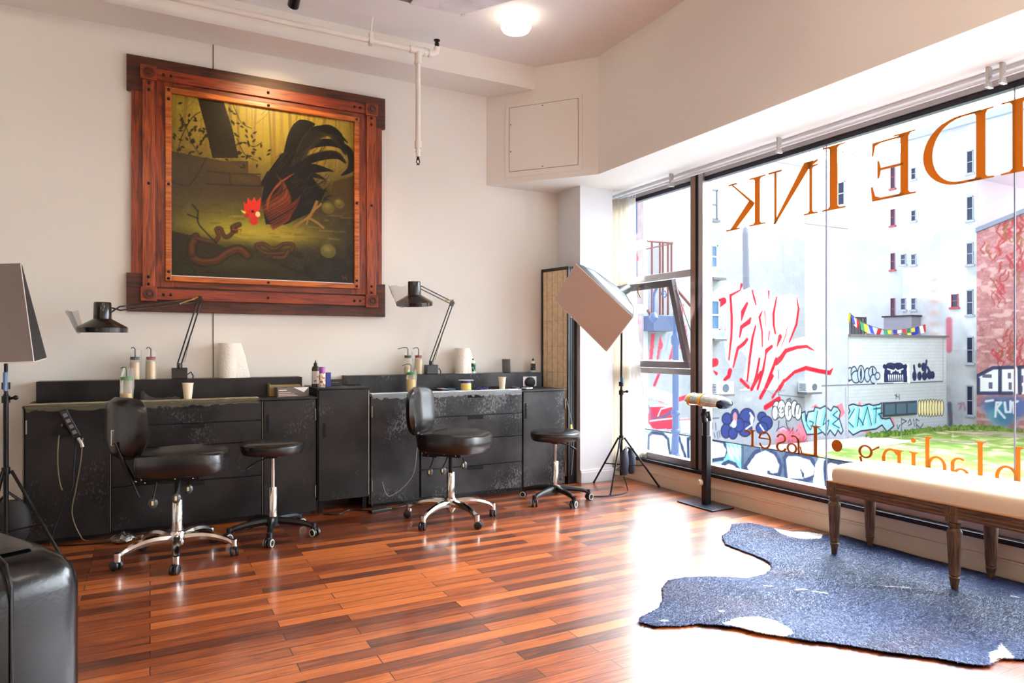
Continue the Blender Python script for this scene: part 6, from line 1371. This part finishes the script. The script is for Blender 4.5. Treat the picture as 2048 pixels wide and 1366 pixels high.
def flags(pts, n, label, seed):
    P = smoothpts(pts, 10); t = thing('prayer_flags', P[0], label, 'flag string'); O3 = P[0]
    MB().tube([p - O3 for p in P], .02, 5).build('cord', mat('flag_cord', (120, 110, 110), .7), t)
    rr = random.Random(seed)
    for k in range(n):
        f = (k + .5) / n * (len(P) - 1); i = int(f); p = P[i].lerp(P[min(i + 1, len(P) - 1)], f - i) - O3; d = (P[min(i + 1, len(P) - 1)] - P[i]).normalized() * .21
        sw = Vector((rr.uniform(-.1, .1), rr.uniform(-.15, .15), -.5)); mb = MB(); v = [mb.bm.verts.new(x) for x in (p - d, p + d, p + d + sw, p - d + sw)]; w_ = [mb.bm.verts.new(x.co + Vector((0, .01, 0))) for x in v]
        mb.bm.faces.new(v); mb.bm.faces.new(w_[::-1])
        for q_ in range(4): mb.bm.faces.new((v[q_], w_[q_], w_[(q_ + 1) % 4], v[(q_ + 1) % 4]))
        c_ = flag_cols[k % 5]; mb.build('flag', mat('flag_%d' % (k % 5), c_, .8), t, smooth=False)
flags([at_y(1699, 626, YP + .3), at_y(1725, 645, YP + .6), at_y(1770, 659, YP + .9), at_y(1815, 657, YP + 1.1), at_y(1850, 649, YP + 1.3)], 19, 'upper string of coloured flags swagged above the low roof', 1)
flags([at_y(1732, 667, YP + .5), at_y(1765, 670, YP + .8), at_y(1830, 664, YP + 1.1)], 12, 'lower short string of coloured flags just above the roof edge', 2)
# ---- tall white building behind
XT = 47.
def wx(px, py, X=None): p = at_x(px, py, X or XT); return (p.y, p.z)
tb = thing('tall_white_building', (0, 0, 0), 'tall pale rendered tenement behind the low block building', 'building')
trm = paint_mat('pale_render_paint', .85)
YTa = wx(1955, 600)[0]; YTb = wx(1805, 600)[0]; YTc = wx(1700, 600)[0]; ZTt = wx(1880, 262)[1]; ZTu = wx(1740, 312)[1]
MB().box((XT + .03, YTa, GZ), (XT + 9, YTb, ZTt)).box((XT + .03, YTa - 5, 12.2), (XT + 9, YTa, ZTt)).box((XT + 1.2, YTb, GZ), (XT + 9, YTc + 3, ZTu)).build('body', mat('pale_render', (206, 208, 216), .85), tb, smooth=False)
g3 = Ras(YTa, GZ, YTb, ZTt, 12, (212, 213, 218)); g3.noise(24, 30); g3.noise(20, 8); g3.noise(.35, 14, (150, 156, 170), .55); g3.noise(8, 2)
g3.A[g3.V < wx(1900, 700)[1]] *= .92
for k in range(6): g3.blob(wx(1868, 560 + k * 22), .35, .18, (206, 150, 130), .6)
g3.blob(wx(1895, 490), .3, .3, (200, 170, 166), .6); g3.stroke([wx(1898, 640), wx(1898, 700)], .4, (190, 70, 90), .7); g3.stroke([wx(1899, 808), wx(1901, 850)], .3, (60, 66, 90), .7)
for ln in (((1917, 808), (1924, 806), (1920, 818)), ((1928, 806), (1930, 820)), ((1898, 828), (1902, 824), (1903, 832))): g3.stroke([wx(*p) for p in ln], .08, (150, 90, 110), .9)
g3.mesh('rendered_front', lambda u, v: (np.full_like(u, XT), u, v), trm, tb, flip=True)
g4 = Ras(YTb, GZ, YTc + 3, ZTu, 8, (190, 194, 204)); g4.noise(16, 20); g4.noise(12, 5)
g4.mesh('recessed_front', lambda u, v: (np.full_like(u, XT + 1.17), u, v), trm, tb, flip=True)
box('cornice', (XT - .3, YTa - 5.2, ZTt - .1), (XT + 1, YTb + .2, ZTt + .35), mat('pale_cornice', (170, 178, 196), .7), tb)
brf = mat('red_brick_surround', (178, 84, 92), .8)
def winx(px0, py0, px1, py1, X=XT, **k):
    a = at_x(px0, py1, X); b = at_x(px1, py0, X); return sash_window(tb, (X, a.y, a.z), a.y - b.y, b.z - a.z, axis='x', pane=darkw, **k)
for y0, y1 in ((300, 348), (392, 442), (485, 530), (580, 630), (674, 726), (772, 830)): winx(1934, y0, 1947, y1, frame=mat('grey_frame', (170, 176, 190), .6), arch=True)
for y0, y1 in ((335, 360), (420, 443), (508, 530), (596, 620)):
    winx(1823, y0, 1832, y1, frame=mat('grey_frame', (170, 176, 190), .6)); 
winx(1802, 596, 1812, 620, frame=mat('grey_frame', (170, 176, 190), .6)); winx(1802, 508, 1812, 530, frame=mat('grey_frame', (170, 176, 190), .6)); winx(1903, 588, 1917, 615, frame=brf)
for y0, y1 in ((330, 378), (418, 452), (506, 540), (596, 640)): winx(1782, y0, 1790, y1, X=XT + 1.17, frame=brf)
winx(1676, 362, 1690, 412, X=XT + 1.17, frame=frm)
# ---- pink patterned building between (seen above the grey parapet)
pb = thing('patterned_brick_building', (0, 0, 0), 'greyish brick building showing above the grey parapet with railing on top', 'building')
a = at_y(1612, 450, YP + 16); b = at_y(1700, 330, YP + 16)
bk = bpy.data.materials.new('grey_brick'); bk.use_nodes = True; nt = bk.node_tree; b_ = nt.nodes['Principled BSDF']; tc = nt.nodes.new('ShaderNodeTexCoord'); br = nt.nodes.new('ShaderNodeTexBrick'); br.inputs['Scale'].default_value = 2.2
mpn = nt.nodes.new('ShaderNodeMapping'); mpn.inputs['Rotation'].default_value = (PI / 2, 0, 0); nt.links.new(tc.outputs['Object'], mpn.inputs[0]); nt.links.new(mpn.outputs[0], br.inputs['Vector'])
br.inputs['Color1'].default_value = (*lin((190, 190, 200)), 1); br.inputs['Color2'].default_value = (*lin((166, 166, 182)), 1); br.inputs['Mortar'].default_value = (*lin((220, 222, 228)), 1); nt.links.new(br.outputs[0], b_.inputs['Base Color']); b_.inputs['Roughness'].default_value = .9
MB().box((a.x - 4, YP + 16, GZ), (b.x + 1, YP + 22, b.z)).build('body', bk, pb, smooth=False)
mb = MB().box((a.x - 4, YP + 16, b.z + 1.1), (b.x + 1, YP + 16.06, b.z + 1.16))
for k in range(24): mb.box((a.x - 4 + k * .45, YP + 16, b.z), (a.x - 3.95 + k * .45, YP + 16.05, b.z + 1.1))
mb.build('roof_railing', alud, pb, smooth=False)
# ---- brick building
bb = thing('red_brick_building', (0, 0, 0), 'red brick building with white block letters and dry creeper at the right', 'building')
g5 = Ras(2, GZ, YTa + .0, 14, 22, (178, 122, 124)); g5.noise(26, 3, fu=2); g5.noise(30, 1); g5.noise(16, 12); g5.noise(.5, 5, (226, 196, 190), .62, fu=2)
def WX(*a): return [wx(*p) for p in a]
def z7(x, y): return (1850 + x / 2.843, 400 + y / 2.843)
for k in range(90):
    x0, y0 = rnd.choice(((430, 560), (520, 400), (480, 220), (440, 900), (400, 350), (500, 850), (540, 180), (540, 900))); x0 += rnd.gauss(0, 25); y0 += rnd.gauss(0, 50); pts = [(x0, y0)]
    for j in range(4): pts.append((pts[-1][0] + rnd.uniform(-22, 22), pts[-1][1] - rnd.uniform(5, 28)))
    g5.stroke(WX(*[z7(*p) for p in pts]), rnd.uniform(.05, .13), rnd.choice(((180, 62, 70), (160, 60, 60), (136, 96, 60))), .75)
WB = [(1253, 740), (1395, 665), (1420, 655), (1656, 655)]
g5.poly(WX(*[(1660 + x / 4.268, 580 + y / 4.268) for x, y in ((1253, 740), (1400, 660), (1700, 655), (1900, 655), (1900, 890), (1270, 885))]), (240, 240, 244)); 
def z6(x, y): return (1660 + x / 4.268, 580 + y / 4.268)
for ln in (((1253, 740), (1400, 665), (1570, 660)), ((1460, 670), (1460, 870)), ((1270, 880), (1560, 880)), ((1620, 660), (1700, 655)), ((1625, 665), (1630, 880)), ((1275, 760), (1275, 860))): g5.stroke(WX(*[z6(*p) for p in ln]), .22, (44, 46, 84), .9)
for c_ in ((1378, 815, 16, 26), (1540, 730, 14, 26), (1545, 820, 14, 30), (1645, 760, 14, 30), (1350, 735, 40, 16), (1645, 840, 12, 26)): x, y, rx_, ry_ = c_; g5.poly(WX(*[z6(*p) for p in ((x - rx_, y - ry_), (x + rx_, y - ry_), (x + rx_, y + ry_), (x - rx_, y + ry_))]), (84, 70, 110), .85)
for c_, cl in (((1390, 980), (96, 110, 170)), ((1440, 1020), (60, 140, 180)), ((1480, 990), (70, 76, 130)), ((1540, 1000), (84, 150, 180)), ((1450, 1090), (110, 190, 200)), ((1590, 990), (70, 80, 140)), ((1640, 1010), (90, 110, 170)), ((1500, 1080), (60, 110, 150))): g5.blob(wx(*z6(*c_)), .7, .6, cl, .8, 4)
for ln in (((1420, 1080), (1430, 960), (1470, 960), (1430, 1010), (1500, 1090)), ((1500, 960), (1510, 1040), (1550, 1040), (1550, 950)), ((1580, 1050), (1570, 960), (1610, 950)), ((1340, 950), (1400, 940))): g5.stroke(WX(*[z6(*p) for p in ln]), .14, (232, 236, 240), .9)
zr0 = wx(1951, 466)[1]; slope = (wx(2048, 427)[1] - zr0) / (wx(1951, 466)[0] - wx(2048, 427)[0])
rl = zr0 + (YTa - g5.U) * slope
g5.mesh('painted_brick_front', lambda u, v: (np.full_like(u, XT - .12), u, v), ptm, bb, flip=True, keep=g5.V < rl)
pl = [(2, GZ), (YTa, GZ), (YTa, zr0), (2, zr0 + (YTa - 2) * slope)]
MB().prism(pl, (XT - .10, XT + 6), lambda a, b, c: (c, a, b)).build('body', mat('pink_brick', (200, 146, 146), .9), bb, smooth=False)
MB().prism([(2, zr0 + (YTa - 2) * slope), (YTa, zr0), (YTa, zr0 + .28), (2, zr0 + (YTa - 2) * slope + .28)], (XT - .25, XT + .3), lambda a, b, c: (c, a, b)).build('roof_coping', mat('blue_grey_coping', (130, 136, 156), .7), bb, smooth=False)
# ---- construction hoarding with graffiti along the sidewalk
hf = thing('graffiti_hoarding', (0, 0, 0), 'long corrugated sidewalk fence with giant white and black letters', 'fence')
XH = 18.
def wh(px, py): p = at_x(px, py, XH); return (p.y, p.z)
def WHF(*a): return [wh(*p) for p in a]
zh = -2.0
g6 = Ras(3, GZ + .05, 23, zh, 34, (150, 192, 204)); g6.noise(20, 6); g6.noise(14, 2)
g6.A[:, ::4] *= .93
def z3(x, y): return (1270 + x / 5.938, 760 + y / 5.938)
def z4(x, y): return (1500 + x / 5.938, 760 + y / 5.938)
def fat(pts, z=z3):
    P = WHF(*[z(*p) for p in pts]); g6.poly(P, (232, 234, 238)); g6.stroke(P + [P[0]], .14, (56, 66, 96))
g6.poly(WHF(*[z3(*p) for p in ((0, 640), (160, 620), (740, 640), (740, 1100), (0, 1100))]), (196, 214, 224), .8)
fat(((160, 900), (165, 660), (200, 625), (330, 640), (390, 700), (420, 900), (430, 1010), (200, 1010))); fat(((450, 680), (520, 680), (600, 920), (620, 1030), (440, 1030))); fat(((630, 700), (720, 680), (890, 700), (1050, 735), (1100, 830), (1080, 930), (880, 960), (640, 1020)))
g6.poly(WHF(*[z3(*p) for p in ((1090, 720), (1300, 720), (1330, 800), (1280, 1100), (1200, 1020), (1050, 960), (1100, 860))]), (120, 208, 222), .9); g6.poly(WHF(*[z3(*p) for p in ((1100, 700), (1330, 690), (1340, 760), (1120, 760))]), (240, 214, 150), .8)
for k in range(14): g6.stroke(WHF(z3(1090 + k * 16, 780 + (k % 3) * 20), z3(1120 + k * 16, 900 + (k % 4) * 20)), .05, (210, 236, 240), .8)
fat(((1050, 1000), (1110, 970), (1190, 1000), (1240, 1080), (1260, 1300), (900, 1250)))
g6.poly(WHF(*[z4(*p) for p in ((-100, 700), (560, 730), (720, 900), (900, 880), (900, 1300), (-100, 1300))]), (66, 76, 96), .9)
for k in range(60): g6.stroke(WHF(z4(-60 + k * 16, 760), z4(-60 + k * 16, 1280)), .03, (130, 160, 180), .5)
fat(((0, 940), (60, 860), (180, 810), (300, 870), (370, 1010), (350, 1120), (200, 1150), (0, 1120), (-60, 1030)), z4); fat(((410, 930), (440, 880), (560, 880), (720, 930), (790, 1040), (770, 1150), (640, 1200), (430, 1190)), z4)
g6.poly(WHF(*[z4(*p) for p in ((590, 1040), (640, 1100), (650, 1170), (620, 1150))]), (60, 70, 90)); g6.poly(WHF(*[z4(*p) for p in ((200, 1080), (230, 1070), (270, 1120), (210, 1120))]), (60, 70, 90))
g6.poly(WHF(*[z4(*p) for p in ((780, 1000), (830, 900), (1250, 900), (2600, 900), (2600, 1500), (700, 1500))]), (206, 226, 232), .95); 
fat(((890, 1060), (900, 980), (960, 950), (1100, 990), (1300, 1020), (1500, 1010), (1500, 1300), (920, 1300)), z4); g6.stroke(WHF(*[z4(*p) for p in ((940, 920), (1100, 965), (1260, 990), (1500, 980))]), .3, (50, 60, 80), .9)
for ln in (((560, 815), (700, 850), (900, 900), (1300, 905)), ): g6.stroke(WHF(*[z4(*p) for p in ln]), .2, (90, 190, 204), .8)
for k in range(40): x_ = rnd.uniform(5, 13); g6.stroke([(x_, zh), (x_ + rnd.uniform(-.1, .1), zh - rnd.uniform(.1, .3))], .08, (244, 236, 200), .8)
g6.noise(10, 2)
dis6 = np.sin(g6.U * 40) * .012
g6.mesh('painted_sheet', lambda u, v, d: (XH + d, u, v), paint_mat('hoarding_paint', .8), hf, flip=True, dis=dis6)
MB().box((XH + .03, 3, GZ), (XH + .08, 23, zh)).build('backing_boards', alud, hf, smooth=False)
for k in range(11): MB().box((XH + .08, 3 + k * 2, GZ), (XH + .16, 3.1 + k * 2, zh)).build('post', alud, hf, smooth=False)
# ---- neighbouring street fronts seen at the far left of the window
nb = thing('ornate_corner_front', (0, 0, 0), 'pinkish ornate street front at the left edge of the window view', 'building')
g7 = Ras(YP - .2, GZ, YP + 14, 13, 14, (176, 156, 158)); g7.noise(20, 8); g7.noise(20, 3)
def wn_(px, py): p = at_x(px, py, XL - .35); return (p.y, p.z)
for k in range(12):
    y_ = YP + .2 + k * 1.1
    for z in (-2.5, .7, 3.7, 6.7, 9.7): g7.poly([(y_, z), (y_ + .6, z), (y_ + .6, z + 1.7), (y_, z + 1.7)], (84, 104, 140), .9); g7.poly([(y_ - .1, z + 1.7), (y_ + .7, z + 1.7), (y_ + .6, z + 2.1), (y_, z + 2.1)], (186, 70, 80), .8)
for z in (-.3, 2.9, 5.9, 8.9): g7.poly([(YP - .2, z), (YP + 14, z), (YP + 14, z + .45), (YP - .2, z + .45)], (238, 236, 232), .9); g7.stroke([(YP - .2, z), (YP + 14, z)], .1, (150, 150, 160))
g7.poly([(YP, -2.0), (YP + 3, -2.0), (YP + 3, -.6), (YP, -.6)], (100, 190, 160), .6); g7.poly([(YP, -3.6), (YP + 6, -3.6), (YP + 6, -2.1), (YP, -2.1)], (150, 170, 196), .8)
g7.mesh('decorated_front', lambda u, v: (np.full_like(u, XL - .35), u, v), ptm, nb, flip=True)
MB().box((XL - .33, YP - .2, GZ), (XL - .05, YP + 14, 13)).build('body', plain, nb, smooth=False)
# fire escape
fe = thing('fire_escape', (0, 0, 0), 'rust brown iron fire escape on the corner of the grey building', 'fire escape')
rust = mat('rusty_iron', (118, 70, 66), .7)
def fp(px, py): return at_y(px, py, YP - .5)
mb = MB(); a, b = fp(1295, 482), fp(1345, 486); mb.tube([a, b], .05, 6).tube([fp(1293, 498), fp(1320, 492), fp(1345, 487)], .04, 6)
for x in (1304, 1320, 1326, 1336, 1343): mb.tube([fp(x, 484), fp(x, 630 if x != 1343 else 545)], .05, 6)
mb.build('upper_railing', rust, fe)
MB().box((fp(1296, 600).x, YP - .9, fp(1300, 662).z), (fp(1348, 600).x, YP - .02, fp(1300, 632).z)).build('landing', mat('blue_grey_iron', (70, 86, 122), .6), fe, smooth=False)
MB().tube([fp(1346, 570), fp(1382, 612)], .07, 6).build('stair_stringer', rust, fe); MB().tube([fp(1295, 620), fp(1322, 660)], .07, 6).build('stair_stringer', rust, fe)
# street lamp
slp = thing('street_lamp', (15.2, 0, 0), 'dark blue ornate street lamp post across the street', 'street lamp'); y_l = at_x(1351, 900, 15.2).y; slp.location = (15.2, y_l, GZ)
blu = mat('dark_blue_iron', (70, 88, 128), .5)
zt_ = at_x(1351, 590, 15.2).z - GZ; zc_ = at_x(1351, 680, 15.2).z - GZ
MB().lathe([(.2, 0), (.22, .3), (.14, .5), (.11, .9), (.10, zc_ - .2), (.15, zc_ - .1), (.15, zc_ + .1), (.09, zc_ + .2), (.07, zt_)], (0, 0, 0), 16).build('post', blu, slp)
for z in (1.6, 2.4, 3.0): MB().lathe([(.12, z), (.15, z + .05), (.15, z + .12), (.12, z + .17)], (0, 0, 0), 16).build('collar', blu, slp)
arc = [Vector((0, .0, zt_)) + Vector((0, .55 - .55 * math.cos(k * PI / 10), .42 * math.sin(k * PI / 10))) for k in range(11)]
MB().tube(arc + [arc[-1] + Vector((0, 0, -.5))], .05, 8).build('crook_arm', blu, slp)
MB().lathe([(.03, 0), (.10, -.05), (.16, -.2), (.13, -.28), (.03, -.36)], arc[-1] + Vector((0, 0, -.5)), 16).build('lantern', blu, slp)
sc_ = [Vector((0, .55 + .16 * math.cos(k * .7) * (1 - k / 14), zt_ + .05 + .16 * math.sin(k * .7) * (1 - k / 14))) for k in range(12)]
MB().tube(sc_, .025, 6).build('scroll', blu, slp)

# ================================================================ LIGHT
w = bpy.data.worlds.new('sky'); bpy.context.scene.world = w; w.use_nodes = True; nt = w.node_tree; bg = nt.nodes['Background']; L = nt.links.new
tc = nt.nodes.new('ShaderNodeTexCoord'); dt = nt.nodes.new('ShaderNodeVectorMath'); dt.operation = 'DOT_PRODUCT'
LD = Vector((.80, .22, .56)).normalized(); dt.inputs[1].default_value = LD
nrmz = nt.nodes.new('ShaderNodeVectorMath'); nrmz.operation = 'NORMALIZE'; L(tc.outputs['Generated'], nrmz.inputs[0]); L(nrmz.outputs[0], dt.inputs[0])
r = nt.nodes.new('ShaderNodeValToRGB'); e = r.color_ramp.elements; e[0].position = .0; e[0].color = (0, 0, 0, 1); e[1].position = 1.; e[1].color = (1, 1, 1, 1)
q_ = r.color_ramp.elements.new(.55); q_.color = (.10, .10, .10, 1); q_ = r.color_ramp.elements.new(.85); q_.color = (.5, .5, .5, 1)
L(dt.outputs['Value'], r.inputs[0])
ma = nt.nodes.new('ShaderNodeMath'); ma.operation = 'MULTIPLY_ADD'; ma.inputs[1].default_value = 21.0; ma.inputs[2].default_value = 1.0; L(r.outputs[0], ma.inputs[0])
bg.inputs[0].default_value = (.86, .93, 1.0, 1); L(ma.outputs[0], bg.inputs[1])
# sampling portal over the window opening
pl_ = bpy.data.lights.new('window_portal', 'AREA'); pl_.shape = 'RECTANGLE'; pl_.size = 8.7; pl_.size_y = 2.5; pl_.cycles.is_portal = True
po = bpy.data.objects.new('window_portal', pl_); C.objects.link(po); po.location = (4.42, 1.38, 1.54); po.rotation_euler = Vector((-1, 0, 0)).to_track_quat('-Z', 'Z').to_euler()

# repeats of a kind carry one group phrase
GR = {'squeeze_bottle': 'squeeze bottles on the workstations', 'desk_lamp': 'jointed desk lamps on the workstations', 'rolling_stool': 'rolling stools at the cabinets', 'task_chair': 'task chairs at the cabinets',
      'workstation_cabinet': 'long workstation cabinets', 'softbox_light': 'softbox lights on tripods', 'paper_cup': 'paper cups on the counters', 'paper_towel_roll': 'paper towel rolls on the ledges', 'ceiling_lamp': 'opal ceiling lamps',
      'cable': 'loose cables around the cabinets', 'condenser_unit': 'condenser units on the grey wall', 'air_conditioner': 'window air conditioners on the grey wall', 'dropper_bottle': 'dropper bottles on the right ledge',
      'glove_carton': 'cartons on the left counter end', 'rubber_glove': 'crumpled rubber gloves', 'sandbag': 'weight bags on the tripods', 'prayer_flags': 'flag strings over the low roof', 'lot_rock': 'rocks in the lot', 'cling_film': 'film along the counter edges'}
for o in list(C.objects):
    if o.parent is None and o.name.split('.')[0] in GR: o['group'] = GR[o.name.split('.')[0]]

# ================================================================ CAMERA
cam = bpy.data.cameras.new('camera'); co = bpy.data.objects.new('camera', cam); C.objects.link(co)
cam.sensor_width = 36; cam.lens = 36 * F_ / 2048; cam.shift_y = (HZ - 683) / 2048
co.location = (0, 0, EYE); co.rotation_euler = (PI / 2, 0, -AN); cam.clip_end = 300
bpy.context.scene.camera = co
S = bpy.context.scene; S.view_settings.view_transform = 'Standard'; S.view_settings.look = 'None'; S.view_settings.exposure = 1.1; S.view_settings.gamma = 1.
S.cycles.max_bounces = 7; S.cycles.diffuse_bounces = 4; S.cycles.glossy_bounces = 3; S.cycles.transmission_bounces = 4; S.cycles.transparent_max_bounces = 12
S.cycles.sample_clamp_indirect = 6; S.cycles.caustics_reflective = False; S.cycles.caustics_refractive = False
